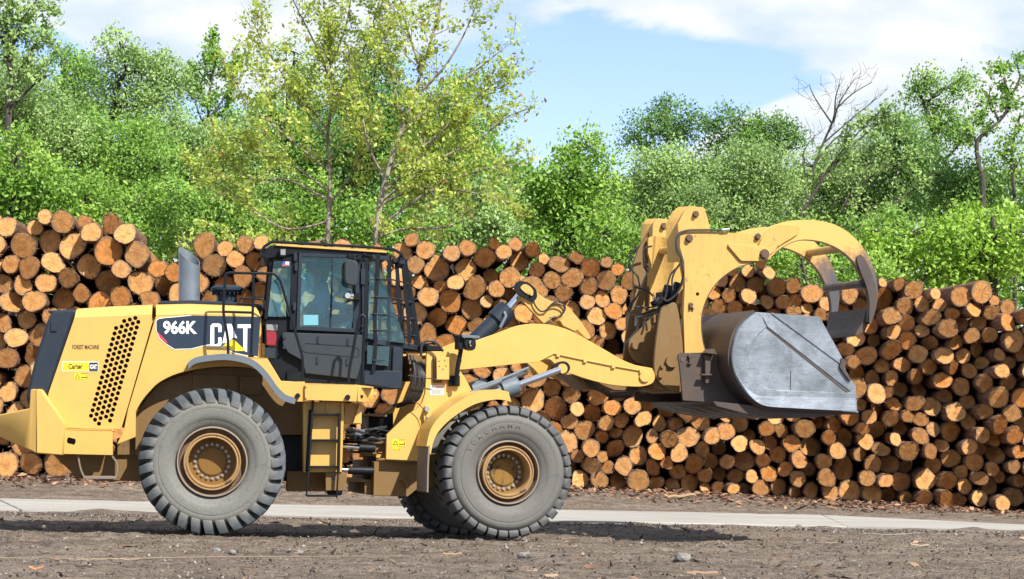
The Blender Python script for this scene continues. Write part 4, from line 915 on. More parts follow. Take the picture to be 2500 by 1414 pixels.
mb = MB(); mb.tube([FF.at(1221, 800, WT / 2 - 0.17), FF.at(1235, 772, WT / 2 - 0.17), FF.at(1231, 762, WT / 2 - 0.15)], 0.022, 8); mb.tube([FF.at(1155, 952, 0.6), FF.at(1195, 936, 0.6), FF.at(1216, 930, 0.62), FF.at(1290, 898, 0.8)], 0.018, 8); mb.tube([FF.at(1150, 958, 0.58), FF.at(1225, 930, 0.58)], 0.02, 8)
part(mb, 'hydraulic_pipe', 'fend', bevel=0)
# tilt lever
def lev(w0, w1):
    mb = MB(); mb.prism(FF, S([(1262, 700), (1272, 688), (1290, 690), (1305, 700), (1315, 718), (1345, 735), (1380, 745), (1410, 775), (1436, 812), (1442, 826), (1430, 826), (1398, 795), (1372, 780), (1352, 772), (1345, 790), (1330, 792), (1300, 762), (1280, 740), (1266, 720)], 2, True), w0, w1); return mb
l1 = lev(WT / 2 - 0.16, WT / 2 - 0.10); l2 = lev(WT / 2 + 0.10, WT / 2 + 0.16); l1.add(l2.V, l2.F); l1.cyl(FF.at(1345, 770, WT / 2 - 0.1), FF.at(1345, 770, WT / 2 - 0.1) + FF.v * 0.2, 0.09, 16)
l1.prism(FF, [(1367, 783), (1378, 774), (1404, 770), (1416, 803), (1403, 809), (1375, 796)], boomw + 0.2, boomw + 0.4); tlv = part(l1, 'tilt_lever', 'yellow_worn', bevel=0.004)
mb = MB(); mb.prism(FF, S([(1256, 702), (1266, 687), (1290, 690), (1308, 706), (1311, 726), (1300, 736), (1284, 728), (1266, 720)], 3, True), WT / 2 - 0.2, WT / 2 - 0.165); part(mb, 'rod_end', 'black', tlv, 0)
mb = MB(); mb.prism(FF, S([(1271, 702), (1280, 694), (1292, 698), (1302, 710), (1299, 721), (1290, 719), (1278, 711)], 3, True), WT / 2 - 0.215, WT / 2 - 0.201); mb.disc(FF, 1298, 718, 4, WT / 2 - 0.235, WT / 2 - 0.215, 10); part(mb, 'pin_cap', 'yellow_worn', tlv, 0)
mb = MB(); P = [FF.at(x, y, WT / 2 - 0.2) for x, y in ((1301, 732), (1308, 748), (1320, 760), (1334, 757), (1350, 740), (1368, 738), (1380, 750), (1372, 768), (1350, 778), (1330, 790))]; mb.tube([Vector(p) for p in S([tuple(p) for p in P], 4)], 0.010, 6)
P = [FF.at(x, y, WT / 2 - 0.22) for x, y in ((1334, 757), (1345, 745), (1362, 742), (1378, 752), (1366, 772), (1340, 776))]; mb.tube([Vector(p) for p in S([tuple(p) for p in P], 4)], 0.009, 6); part(mb, 'lever_hose', 'hose', tlv, 0)
# hoses slung under the boom
hs = MB()
for i in range(7):
    P = [FF.at(1425 + i * 5, 925, 1.0 + 0.08 * i), FF.at(1450 + i * 4, 948 + i, 1.0 + 0.08 * i), FF.at(1490, 960 + i * 1.5, 1.0 + 0.06 * i), FF.at(1530, 958 + i * 1.6, 1.0 + 0.06 * i), FF.at(1556, 944 + i, 1.1)]
    hs.tube([Vector(p) for p in S([tuple(p) for p in P], 4)], 0.016, 6)
part(hs, 'hose_bundle', 'hose', bevel=0)
mb = MB(); mb.prism(FF, [(1395, 914), (1450, 928), (1560, 945), (1590, 942), (1560, 955), (1440, 950)], 1.2, 1.9); part(mb, 'boom_crossmember', 'yellow_dirty_shade')

# ================= coupler and grapple
AW = 0.84                                   # near plate of the grapple
SEP = 1.30                                  # distance between the pairs
def pair(mb, fr, px, w0, th, sep=SEP, mi=0):
    a = [fr.at(x, y, w0) for x, y in px]; mb.ext(a, fr.v * th, mi); mb.ext([p + fr.v * sep for p in a], fr.v * th, mi)
mb = MB()
cp = S([(1616, 752), (1636, 742), (1652, 742), (1662, 800), (1668, 860), (1657, 880), (1660, 955), (1640, 955), (1612, 935), (1598, 910), (1600, 850), (1608, 790)], 2, True)
pair(mb, FF, cp, AW + 0.02, 0.06); pair(mb, FF, [(1612, 765), (1660, 740), (1662, 790), (1640, 860), (1604, 866)], AW + 0.22, 0.06, 0.9)
mb.box(FF, 1618, 770, 1655, 900, AW + 0.3, AW + 1.1); mb.prism(FF, [(1575, 900), (1660, 905), (1668, 960), (1600, 950)], AW + 0.1, AW + SEP)
coup = part(mb, 'tool_coupler', 'yellow_dirty_shade', bevel=0.004)
mb = MB(); pl = S([(1536, 842), (1540, 828), (1560, 808), (1600, 768), (1616, 775), (1604, 860), (1600, 896), (1588, 898), (1556, 884), (1540, 862)], 2, True); mb.prism(FF, pl, AW + 1.0, AW + 1.06); mb.prism(FF, pl, AW + 0.5, AW + 0.56); part(mb, 'coupler_plate', 'yellow_dirty_shade', coup)
mb = MB(); mb.disc(FF, 1553, 844, 9, AW + 0.42, AW + 0.5, 18); mb.disc(FF, 1618, 895, 4, AW - 0.05, AW + 0.02, 10); mb.prism(FF, S([(1612, 898), (1622, 893), (1626, 900), (1620, 920), (1608, 920)], 2, True), AW - 0.02, AW + 0.015); mb.disc(FF, 1641, 882, 15, AW - 0.03, AW + 0.015, 20); part(mb, 'coupler_pin', 'yellow_dirty_shade', coup, 0)
# main heel plate carrying the R
cplate = S([(1661, 566), (1668, 561), (1680, 561)], 3) + [(1831, 572), (1850, 580), (1876, 599)] + S([(1881, 612), (1881, 625), (1872, 636), (1860, 638)], 3) + S([(1844, 639), (1799, 653), (1764, 676), (1740, 702), (1722, 735), (1713, 768), (1712, 800), (1716, 835), (1724, 861)], 4) + [(1672, 862), (1669, 767), (1672, 700), (1671, 640), (1660, 603)]
outer = cplate; hl = [[(1703 + 5 * math.cos(a), 718 + 5 * math.sin(a)) for a in [2 * math.pi * k / 12 for k in range(12)]]]
mb = plate_holes(FF, outer, hl, AW, AW + 0.08)
bkf = [FF.at(x, y, AW) + FF.v * 0.08 for x, y in outer]; mb.add(bkf, [list(range(len(bkf)))[::-1]])
heel = part(mb, 'grapple_heel', 'yellow_worn', bevel=0)
mb = MB(); mb.ext([FF.at(x, y, AW) + FF.v * SEP for x, y in outer], FF.v * 0.06); part(mb, 'far_heel_plate', 'yellow_worn', heel, 0)
mb = MB(); lin = S([(1844, 639), (1799, 653), (1764, 676), (1740, 702), (1722, 735), (1713, 768), (1712, 800), (1716, 835), (1724, 861)], 4); P = [FF.at(x, y, AW - 0.004) for x, y in lin]; mb.strap(P, FF.v * 0.10, 0.012)
part(mb, 'inner_edge_strip', 'steel_dark', heel, 0)  # dark strip along the inner arc edge of the heel plate
mb = MB(); mb.prism(FF, [(1779, 595), (1864, 602), (1876, 607), (1882, 618), (1879, 632), (1862, 638), (1812, 638), (1806, 634), (1778, 601)], AW - 0.035, AW - 0.002); part(mb, 'gusset_plate', 'yellow_worn', heel, 0.006)
def pinp(mb, x, y, r, w): mb.disc(FF, x, y, r * 1.5, w - 0.015, w - 0.001, 18); mb.disc(FF, x, y, r, w - 0.055, w - 0.015, 6 if r > 5 else 12)
mb = MB(); pinp(mb, 1683, 582, 6.5, AW); pinp(mb, 1867, 621, 8.5, AW - 0.035); pinp(mb, 1851, 577, 5, AW + 0.0); part(mb, 'pivot_pin', 'rust', heel, 0)
mb = MB(); mb.cyl(FF.at(1867, 621, AW + 0.08), FF.at(1867, 621, AW + 0.08) + FF.v * (SEP - 0.05), 0.06, 16); mb.cyl(FF.at(1690, 600, AW + 0.08), FF.at(1690, 600, AW + 0.08) + FF.v * (SEP - 0.08), 0.05, 16); mb.cyl(FF.at(1683, 840, AW + 0.08), FF.at(1683, 840, AW + 0.08) + FF.v * (SEP - 0.08), 0.07, 16); part(mb, 'cross_shaft', 'yellow_worn', heel, 0)
me_ = text_mesh('R', 'rust', 0.035, 1.0, 0.0)
rl = put_text('raised_letter', FF, 'R', 'rust', 1683, 739, 1695, 756, AW - 0.02, heel, RI, bold=0.05)
sm_ = rl.modifiers.new('s', 'SOLIDIFY'); sm_.thickness = 0.02; sm_.offset = 0
# upper pivot towers (near one behind the heel plate, far one to its left)
B_ = [(1671, 516), (1686, 503), (1719, 507), (1727, 530), (1734, 562), (1742, 640), (1728, 690), (1672, 700), (1660, 640), (1655, 546)]
for k, (w0, nm) in enumerate(((AW + 0.13, 0), (AW + SEP + 0.0, 1))):
    if k == 0: px = B_
    else: px = [(1594, 546), (1608, 533), (1639, 537), (1644, 550), (1649, 615), (1647, 644), (1635, 685), (1630, 706), (1612, 760), (1585, 770), (1588, 700), (1591, 640)]
    mb = MB(); mb.prism(FF, px, w0, w0 + 0.06)
    # back flange, turned inward
    left = [px[0], px[-1], px[-2]]; P = [FF.at(x, y, w0 + 0.06) for x, y in ([px[1], px[0], px[-1], px[-2]])]
    mb.strap(P, FF.v * 0.14 - FF.u * 0.12, 0.02)
    th = part(mb, 'pivot_tower', 'yellow_worn', bevel=0.004)
    mb = MB(); pinp(mb, *((1699, 523) if k == 0 else (1621, 552)), 5.5, w0); part(mb, 'tower_bolt', 'rust', th, 0)
# shaded yellow box behind the far tower with hoses
mb = MB(); mb.prism(FF, [(1598, 545), (1561, 603), (1546, 644), (1548, 726), (1540, 770), (1585, 780), (1592, 640)], AW + SEP + 0.10, AW + SEP + 0.16); mb.prism(FF, [(1565, 680), (1640, 700), (1640, 800), (1560, 790)], AW + SEP + 0.2, AW + SEP + 0.26); mb.prism(FF, [(1537, 770), (1552, 765), (1552, 830), (1537, 842)], AW + SEP + 0.12, AW + SEP + 0.3)
part(mb, 'tower_back_plate', 'yellow_dirty_shade')
mb = MB(); mb.cyl(FF.at(1640, 700, AW + 0.65), FF.at(1600, 830, AW + 0.65), 0.10, 18); mb.cyl(FF.at(1655, 690, AW + 0.5), FF.at(1625, 790, AW + 0.5), 0.05, 12); mb.box(FF, 1618, 712, 1645, 742, AW + 0.5, AW + 0.8); mb.cyl(FF.at(1590, 745, AW + 1.0), FF.at(1640, 715, AW + 0.9), 0.04, 12); mb.box(FF, 1580, 770, 1598, 800, AW + 1.1, AW + 1.3); part(mb, 'grapple_cylinder', 'black', bevel=0.01)
hs = MB()
def hose(pts, w, r=0.012):
    P = [FF.at(x, y, w[i] if hasattr(w, '__len__') else w) for i, (x, y) in enumerate(pts)]; hs.tube([Vector(p) for p in S([tuple(p) for p in P], 5)], r, 6)
z7 = lambda x, y: (1450 + x * 0.4101, 480 + y * 0.4101)
hose([z7(*p) for p in ((345, 295), (300, 310), (295, 350), (300, 420), (330, 440))], AW + SEP - 0.1, 0.014)
hose([z7(*p) for p in ((270, 298), (225, 330), (212, 390), (230, 440), (262, 480), (270, 560), (230, 640), (208, 690), (260, 705), (400, 660), (480, 600), (530, 480), (525, 380), (492, 300), (495, 240), (540, 205), (640, 198), (760, 200), (800, 195))], [AW + SEP] * 8 + [AW + 0.8] * 2 + [AW + 0.3] + [AW - 0.03] * 8, 0.013)
hose([z7(*p) for p in ((210, 690), (215, 640), (260, 590), (300, 490), (330, 430), (310, 400))], AW + SEP - 0.15, 0.013)
hose([z7(*p) for p in ((235, 540), (290, 550), (330, 570), (370, 620), (360, 640))], AW + 0.9, 0.012)
hose([z7(*p) for p in ((240, 655), (320, 662), (400, 640), (470, 600))], AW + 0.6, 0.012)
hose([z7(*p) for p in ((500, 420), (460, 460), (440, 520), (430, 580), (420, 610))], AW + 0.1, 0.013)
hose([z7(*p) for p in ((512, 400), (480, 450), (465, 500), (470, 560))], AW + 0.05, 0.013)
hose([z7(*p) for p in ((520, 210), (490, 260), (495, 330), (530, 390), (530, 500), (500, 570), (440, 620), (400, 600))], AW - 0.03, 0.012)
hose([z7(*p) for p in ((180, 890), (200, 860), (260, 790), (300, 750), (350, 700))], AW + 0.6, 0.012)
part(hs, 'hose_bundle', 'hose', bevel=0)
mb = MB(); mb.tube([FF.at(*z7(350, 600), AW + 0.5), FF.at(*z7(380, 620), AW + 0.5), FF.at(*z7(385, 600), AW + 0.5)], 0.018, 8); mb.tube([FF.at(*z7(250, 770), AW + 0.9), FF.at(*z7(252, 720), AW + 0.9), FF.at(*z7(285, 712), AW + 0.9)], 0.018, 8); mb.tube([FF.at(*z7(760, 200), AW - 0.03), FF.at(*z7(806, 196), AW - 0.03)], 0.02, 8); part(mb, 'hose_fitting', 'steelpin', bevel=0)

# claws
out_ = S([(1840, 578), (1848, 571), (1881, 553), (1926, 540), (1975, 537), (2024, 544), (2065, 563), (2102, 598), (2127, 640), (2141, 685), (2143, 726), (2135, 767), (2125, 792)], 5)
in_ = S([(2117, 785), (2122, 742), (2114, 701), (2090, 650), (2057, 616), (2016, 595), (1975, 587), (1942, 590), (1909, 606), (1885, 625), (1868, 640), (1850, 620)], 5)
def wear_attr(o, lo=1930, hi=2110, axis=FF):
    me = o.data; at = me.attributes.new('wear', 'FLOAT', 'POINT')
    a0 = (RI @ FF.at(1975, 560, AW)); u0 = RI.to_3x3() @ FF.u; vals = []
    for v in me.vertices:
        s_ = (v.co - a0).dot(u0) / 0.9; z_ = (a0.z - v.co.z) / 1.15; vals.append(min(1, max(0, 0.75 * z_ + 0.28 * max(s_, 0) + 0.12)))
    at.data.foreach_set('value', vals)
def refine(o, cuts=2):
    bm = bmesh.new(); bm.from_mesh(o.data); bmesh.ops.triangulate(bm, faces=[f for f in bm.faces if len(f.verts) > 4])
    bmesh.ops.subdivide_edges(bm, edges=[e for e in bm.edges if e.calc_length() > 0.12], cuts=cuts, use_grid_fill=True); bm.to_mesh(o.data); bm.free()
def claw_strip(w0, th, name):
    # matching inner and outer points, so the faces run across the claw
    mb = MB(); n = 46
    def res(pts, n):
        L = [0]; 
        for a, b_ in zip(pts[:-1], pts[1:]): L.append(L[-1] + math.dist(a, b_))
        r = []
        for k in range(n):
            t_ = L[-1] * k / (n - 1); i = max(0, min(len(L) - 2, int(np.searchsorted(L, t_)) - 1)); f = (t_ - L[i]) / (L[i + 1] - L[i]); r.append((pts[i][0] + (pts[i + 1][0] - pts[i][0]) * f, pts[i][1] + (pts[i + 1][1] - pts[i][1]) * f))
        return r
    a = res(out_, n); b_ = res(in_[::-1], n); V = []
    for k in range(n):
        for f in (0, 0.33, 0.67, 1): 
            V.append(FF.at(a[k][0] * (1 - f) + b_[k][0] * f, a[k][1] * (1 - f) + b_[k][1] * f, AW + 0.0) + FF.v * (w0 - AW))
    V2 = [p + FF.v * th for p in V]; F = []
    for k in range(n - 1):
        for j in range(3):
            q = 4 * k + j; F += [[q, q + 1, q + 5, q + 4], [4 * n + q, 4 * n + q + 4, 4 * n + q + 5, 4 * n + q + 1]]
        F += [[4 * k, 4 * k + 4, 4 * n + 4 * k + 4, 4 * n + 4 * k], [4 * k + 3, 4 * n + 4 * k + 3, 4 * n + 4 * k + 7, 4 * k + 7]]
    F += [[0, 4 * n, 4 * n + 1, 1], [1, 4 * n + 1, 4 * n + 2, 2], [2, 4 * n + 2, 4 * n + 3, 3]]; e = 4 * (n - 1); F += [[e + j, e + j + 1, 4 * n + e + j + 1, 4 * n + e + j] for j in range(3)]
    mb.add(V + V2, F); o = part(mb, name, 'claw', bevel=0); wear_attr(o); return o
clawn = claw_strip(AW + 0.0, 0.07, 'grapple_claw'); clawf = claw_strip(AW + SEP, 0.07, 'grapple_claw')
for o, w0 in ((clawn, AW), (clawf, AW + SEP)):
    mb = MB(); P = [FF.at(x, y, AW) + FF.v * (w0 - AW - 0.006) for x, y in in_[:-12]]; mb.strap(P, FF.v * 0.082, -0.010); part(mb, 'inner_wear_edge', 'steel_dark', o, 0)
mb = MB(); mb.prism(FF, S([(1881, 556), (1930, 550), (1948, 552), (1952, 562), (1944, 574), (1905, 598), (1885, 618), (1862, 628), (1853, 600)], 3, True), AW - 0.03, AW - 0.002); part(mb, 'claw_doubler', 'yellow_worn', clawn, 0)
mb = MB(); mb.prism(FF, S([(2092, 632), (2100, 622), (2112, 632), (2128, 668), (2138, 705), (2141, 735), (2134, 768), (2127, 788), (2122, 786), (2123, 740), (2116, 700), (2100, 660)], 3, True), AW - 0.03, AW - 0.002); part(mb, 'claw_wear_plate', 'steel_dark', clawn, 0)
for (x, y) in ((2068, 603), (2110, 692)):
    mb = MB(); p = FF.at(x, y, AW) ; mb.cyl(p + FF.v * 0.07, p + FF.v * SEP, 0.052, 20); o = part(mb, 'cross_tube', 'claw', clawn, 0); wear_attr(o)
mb = MB(); tip = [(2120, 752), (2126, 788), (2117, 810), (2092, 822), (2097, 808), (2111, 788)]; P = [FF.at(x, y, AW) for x, y in tip]; mb.ext([p + FF.v * 0.072 for p in P], FF.v * (SEP - 0.076)); part(mb, 'lip_plate', 'steel_dark', clawn, 0.006)

# ================= bucket
BW = 0.02; BD = 2.85
prof = S([(1846, 762), (1821, 782), (1799, 808), (1788, 845), (1786, 885), (1799, 927), (1827, 966), (1860, 989), (1905, 995)], 5) + [(2057, 1003), (2094, 1007)]
sidep = prof + [(2090, 1001), (2088, 935), (2079, 928), (2066, 906), (2057, 874), (2001, 773), (1846, 762)][0:6] + []
bu = MB(); bu.prism(FF, prof + [(2089, 940), (2079, 928), (2066, 906), (2057, 874), (2001, 773)], BW, BW + 0.035)
near_side = part(bu, 'bucket', 'steel', bevel=0.006); bucket = near_side
mb = MB(); a = [FF.at(x, y, BW) for x, y in prof + [(2089, 940), (2079, 928), (2066, 906), (2057, 874), (2001, 773)]]; mb.ext([p + FF.v * BD for p in a], -FF.v * 0.035); part(mb, 'far_side_plate', 'steel_dark', bucket)
mb = MB(); P = [FF.at(x, y, BW) + FF.v * 0.036 for x, y in prof]; mb.strap(P, FF.v * (BD - 0.075), -0.03); part(mb, 'bucket_shell', 'steel_dark', bucket, 0)
# raised border and ribs on the side plate
def ribline(pts, th, w0, w1, mat, name):
    mb = MB()
    for a, b_ in zip(pts[:-1], pts[1:]): bar(mb, FF, a, b_, th, w0, w1)
    return part(mb, name, mat, bucket, 0)
inner = S([(1870, 799), (1845, 826), (1830, 860), (1828, 885), (1838, 915), (1858, 940), (1885, 951), (1930, 954)], 4) + [(2000, 957), (2072, 959)]
rim_out = prof + [(2090, 960)]
bd = MB(); po = S([(1846, 763), (1822, 783), (1801, 809), (1790, 845), (1788, 885), (1801, 926), (1829, 964), (1861, 987), (1906, 993)], 4) + [(2057, 1001), (2089, 1003), (2088, 962)]
poly = po + inner[::-1] + [(1872, 797), (1893, 800), (1960, 850), (2063, 940), (2086, 941), (2079, 930), (2066, 908), (2055, 876), (2000, 775)]
bd.prism(FF, po + inner[::-1] + [(1862, 775)], BW - 0.022, BW - 0.001); part(bd, 'border_plate', 'steel', bucket, 0.006)
mb = MB(); tp_ = S([(1800, 915), (1822, 945), (1850, 965), (1905, 968)], 4) + [(2000, 970), (2087, 972)]; bt_ = S([(1803, 928), (1829, 965), (1861, 989), (1906, 995)], 4) + [(2000, 1000), (2089, 1004)]
a = [FF.at(x, y, BW - 0.023) for x, y in tp_]; b_ = [FF.at(x, y, BW - 0.023) - FF.v * 0.014 for x, y in bt_]; c_ = [FF.at(x, y, BW - 0.023) for x, y in bt_]; n = len(a)
mb.add(a + b_ + c_, [[i, i + 1, n + i + 1, n + i] for i in range(n - 1)] + [[n + i, n + i + 1, 2 * n + i + 1, 2 * n + i] for i in range(n - 1)] + [[0, n, 2 * n], [n - 1, 3 * n - 1, 2 * n - 1]], True); part(mb, 'sky_tilt_flange', 'steel', bucket, 0)  # added flange, its face tilted up to mirror bright sky low on the side
mb = MB(); mb.prism(FF, [(1850, 764), (2000, 775), (2055, 878), (2066, 908), (2080, 930), (2086, 940), (2076, 956), (1874, 798), (1862, 775)], BW - 0.014, BW - 0.0012); part(mb, 'upper_side_plate', 'steel', bucket, 0.004)
ribline([(1885, 764), (2062, 894)], 3, BW - 0.030, BW - 0.0145, 'steel', 'side_rib')
ribline([(1871, 799), (2070, 959)], 4.5, BW - 0.004, BW - 0.0006, 'steel_dark', 'weld_gap')
ribline([(1931, 905), (1930, 952)], 1.4, BW - 0.006, BW - 0.001, 'steel_dark', 'weld_seam')
mb = MB(); mb.prism(FF, [(2056, 874), (2068, 885), (2062, 898), (2068, 912), (2080, 928), (2074, 930), (2060, 912), (2050, 896)], BW - 0.05, BW + 0.0); part(mb, 'bent_edge', 'steel_dark', bucket, 0.003)
# shell seams and lugs
for w_ in (0.5, 0.95, 1.4, 1.85):
    mb = MB(); P = [FF.at(x, y, BW) + FF.v * w_ for x, y in prof[:34]]; P = [p - FF.u * 0.002 for p in P]; mb.strap(P, FF.v * 0.02, 0.012); part(mb, 'shell_seam', 'steel_dark', bucket, 0)
# carrier plate and its hooks
mb = MB(); mb.prism(FF, [(1655, 868), (1663, 861), (1717, 864), (1752, 866), (1792, 870), (1800, 925), (1830, 970), (1860, 990), (1667, 978), (1660, 900)], 0.46, 0.50); mb.ext([FF.at(x, y, 0.46) + FF.v * 1.95 for x, y in [(1655, 868), (1792, 870), (1860, 990), (1667, 978)]], FF.v * 0.04); part(mb, 'carrier_plate', 'steel_dark', bucket)
mb = MB(); mb.disc(FF, 1667, 878, 5.5, 0.452, 0.46, 16); part(mb, 'carrier_hole', 'rust', bucket, 0)
mb = MB(); mb.box(FF, 1681, 866, 1690, 874, 0.42, 0.46); mb.box(FF, 1683, 874, 1688, 892, 0.43, 0.46); mb.box(FF, 1680, 886, 1690, 889, 0.42, 0.459); mb.prism(FF, [(1722, 862), (1732, 852), (1744, 852), (1751, 866)], 0.30, 0.46); mb.box(FF, 1722, 868, 1735, 936, 0.38, 0.458); mb.box(FF, 1712, 913, 1742, 917, 0.33, 0.4)
part(mb, 'carrier_hook', 'steel_dark', bucket)
# floor underside with wear plates and cutting edge
mb = MB(); mb.prism(FF, [(1740, 980), (1860, 992), (2057, 1003), (2088, 1006), (2076, 1009), (1990, 1019), (1900, 1022), (1820, 1010), (1750, 992)], 0.12, 2.6, at=0.12)
part(mb, 'floor_skid', 'steel_dark', bucket)
mb = MB(); mb.prism(FF, [(2055, 1001), (2092, 1001), (2098, 1008), (2057, 1005)], BW - 0.03, BW + BD); part(mb, 'cutting_edge', 'steel', bucket)
mb = MB()
for w_ in (0.4, 0.95, 1.5, 2.05, 2.6):
    mb2 = MB(); P = [FF.at(x, y, 0.12) + FF.v * (w_ - 0.12) for x, y in ((1752, 993), (1820, 1011), (1900, 1023), (1990, 1020), (2070, 1011))]; mb2.strap(P, FF.v * 0.14, 0.015); part(mb2, 'wear_plate', 'steel_dark', bucket, 0)

# ================= wheels
def wheel(Rt, Wd, nl, lug_h, gap, mat, hubm, rimr, disc_r, nb, name, style):
    root = bpy.data.objects.new(name, None); COL.objects.link(root)
    seg = 96; k = Rt / 0.875; rs = Rt - lug_h          # carcass radius
    half = Wd / 2
    # profile (y from the outer face inward, r)
    pr = [(0.11, rimr - 0.005), (0.06, rimr + 0.015), (0.035, rimr + 0.05), (0.022, rimr + 0.085), (0.020, rimr + 0.09), (0.014, rimr + 0.095), (0.004, rimr + 0.14), (0.0, rimr + 0.18), (0.0, rimr + 0.215), (0.006, rimr + 0.22), (0.004, rimr + 0.225), (0.004, rs - 0.105), (0.010, rs - 0.095), (0.018, rs - 0.078), (0.055, rs - 0.05), (0.11, rs - 0.02), (0.18, rs), (half, rs + 0.01)]
    pr2 = pr + [(Wd - y, r) for y, r in pr[::-1][1:]]; V = []; F = []
    for y, r in pr2:
        for i in range(seg):
            a = 2 * math.pi * i / seg; V.append((r * math.cos(a), y, r * math.sin(a)))
    for j in range(len(pr2) - 1):
        for i in range(seg): F.append([j * seg + i, j * seg + (i + 1) % seg, (j + 1) * seg + (i + 1) % seg, (j + 1) * seg + i])
    mb = MB(); mb.add(V, F, True)
    # tread lugs: from the side of the shoulder, over it, and across to the middle, skewed like a chevron
    for sgn in (0, 1):
        for i in range(nl):
            jit = random.uniform(-0.004, 0.004)
            a0 = 2 * math.pi * (i + 0.5 * sgn) / nl + jit
            pit = 2 * math.pi / nl
            if style == 'rear':
                secs = [(0.000, rs - 0.085, 0.80, -0.14), (0.010, rs - 0.01, 0.72, -0.06), (0.034, Rt - 0.016, 0.60, 0.05), (0.10, Rt, 0.50, 0.18), (0.22, Rt + 0.002, 0.50, 0.40), (half + 0.02, Rt + 0.004, 0.48, 0.62)]
            else:
                secs = [(0.010, rs - 0.035, 0.90, 0.0), (0.018, rs + 0.02, 0.86, 0.0), (0.045, Rt - 0.012, 0.80, 0.0), (0.09, Rt, 0.78, 0.04), (0.20, Rt + 0.002, 0.74, 0.2), (half + 0.01, Rt + 0.004, 0.72, 0.36)]
            V = []
            for (y, r, wd, sk) in secs:
                yy = y if not sgn else Wd - y; c_ = a0 + sk * pit; base_r = min(r - 0.004, rs - 0.03) if y > 0.03 else r - 0.03
                by = y + (0.05 if y < 0.03 else 0.0); by = by if not sgn else Wd - by
                for da, rr_, yyy in ((-wd / 2, base_r, by), (-wd / 2 * 0.93, r, yy), (wd / 2 * 0.93, r, yy), (wd / 2, base_r, by)):
                    a = c_ + da * pit; V.append((rr_ * math.cos(a), yyy, rr_ * math.sin(a)))
            n = len(secs); F = [[4 * j + q, 4 * j + q + 1, 4 * j + q + 5, 4 * j + q + 4] for j in range(n - 1) for q in range(3)] + [[0, 1, 2, 3], [4 * n - 4, 4 * n - 3, 4 * n - 2, 4 * n - 1]]
            mb.add(V, F)
    mb.build('tyre', mat, root, None, 0.004)
    # rim: flange, lock ring, deep barrel
    def lathe(rp, name_, mt_):
        V = []; F = []; seg = 72
        for y, r in rp:
            for i in range(seg): a = 2 * math.pi * i / seg; V.append((r * math.cos(a), y, r * math.sin(a)))
        for j in range(len(rp) - 1):
            for i in range(seg): F.append([j * seg + i, j * seg + (i + 1) % seg, (j + 1) * seg + (i + 1) % seg, (j + 1) * seg + i])
        mb = MB(); mb.add(V, F, True); return mb.build(name_, mt_, root)
    lathe([(0.10, disc_r + 0.058), (0.045, disc_r + 0.056), (0.036, disc_r + 0.050), (0.036, disc_r + 0.040), (0.052, disc_r + 0.033), (0.052, disc_r + 0.026), (0.040, disc_r + 0.020), (0.038, disc_r + 0.008), (0.050, disc_r + 0.0), (0.30, disc_r - 0.005), (0.31, disc_r - 0.03)], 'lock_ring', 'lockring')
    lathe([(0.10, rimr + 0.006), (0.030, rimr + 0.005), (0.020, rimr - 0.002), (0.020, rimr - 0.011), (0.034, rimr - 0.016)], 'rim_flange', 'flange')
    rp = [(0.034, rimr - 0.016), (0.075, rimr - 0.024), (0.115, rimr - 0.035), (0.12, disc_r + 0.055)]
    V = []; F = []; seg = 72
    for y, r in rp:
        for i in range(seg): a = 2 * math.pi * i / seg; V.append((r * math.cos(a), y, r * math.sin(a)))
    for j in range(len(rp) - 1):
        for i in range(seg): F.append([j * seg + i, j * seg + (i + 1) % seg, (j + 1) * seg + (i + 1) % seg, (j + 1) * seg + i])
    mb = MB(); mb.add(V, F, True)
    # lock-ring tab and valve
    a = -0.75; mb.tube([Vector((math.cos(a) * (disc_r + 0.03), 0.03, math.sin(a) * (disc_r + 0.03))), Vector((math.cos(a - .25) * (disc_r + 0.01), 0.04, math.sin(a - .25) * (disc_r + 0.01)))], 0.012, 6)
    mb.build('rim', 'rim', root)
    mb = MB(); mb.cyl(Vector((0, 0.28, 0)), Vector((0, 0.44, 0)), disc_r - 0.004, 48); mb.cyl(Vector((0, 0.262, 0)), Vector((0, 0.279, 0)), 0.165, 40); mb.cyl(Vector((0, 0.257, 0)), Vector((0, 0.2615, 0)), 0.155, 40); mb.cyl(Vector((0, 0.252, 0)), Vector((0, 0.257, 0)), 0.006, 8)
    mb.build('hub_disc', hubm, root)
    mb = MB(); bmsh = None
    mb.cyl(Vector((0, 0.262, 0)), Vector((0, 0.279, 0)), 0.019, 12); mb.cyl(Vector((0, 0.254, 0)), Vector((0, 0.262, 0)), 0.012, 6); b0 = mb.build('hub_bolt', 'steelpin', root)
    for i in range(nb):
        a = 2 * math.pi * i / nb; o = b0 if i == 0 else b0.copy()
        if i: COL.objects.link(o); o.parent = root
        o.location = (0.205 * math.cos(a), 0, 0.205 * math.sin(a))
    return root
def place_wheel(w_, fr, px, py, w, far=False, z=None):
    p = fr.at(px, py, 0.0); p = p + fr.v * w + Vector((0, 0, -0.07 if far else 0)); rot = Matrix.Rotation(fr.yaw + (math.pi if far else 0), 4, 'Z')
    w_.parent = loader; w_.matrix_basis = RI @ (Matrix.Translation(p) @ rot)
def copy_tree(o, parent=None):
    c = o.copy(); COL.objects.link(c); c.parent = parent
    for ch in list(o.children): copy_tree(ch, c)
    return c
RW = 180 / FP * 30.0; FWR = 0.815
w1 = wheel(RW, 0.68, 31, 0.085, 0.3, 'tyre_rear', 'hub', 0.415, 0.285, 20, 'wheel', 'rear'); place_wheel(w1, RF, 518, 1128, 0)
w2 = copy_tree(w1, loader); place_wheel(w2, RF, 518, 1128, WT, True)
w3 = wheel(FWR, 0.68, 34, 0.055, 0.1, 'tyre_front', 'hubr', 0.385, 0.268, 20, 'wheel', 'front'); place_wheel(w3, FF, 1243, 1154, 0)
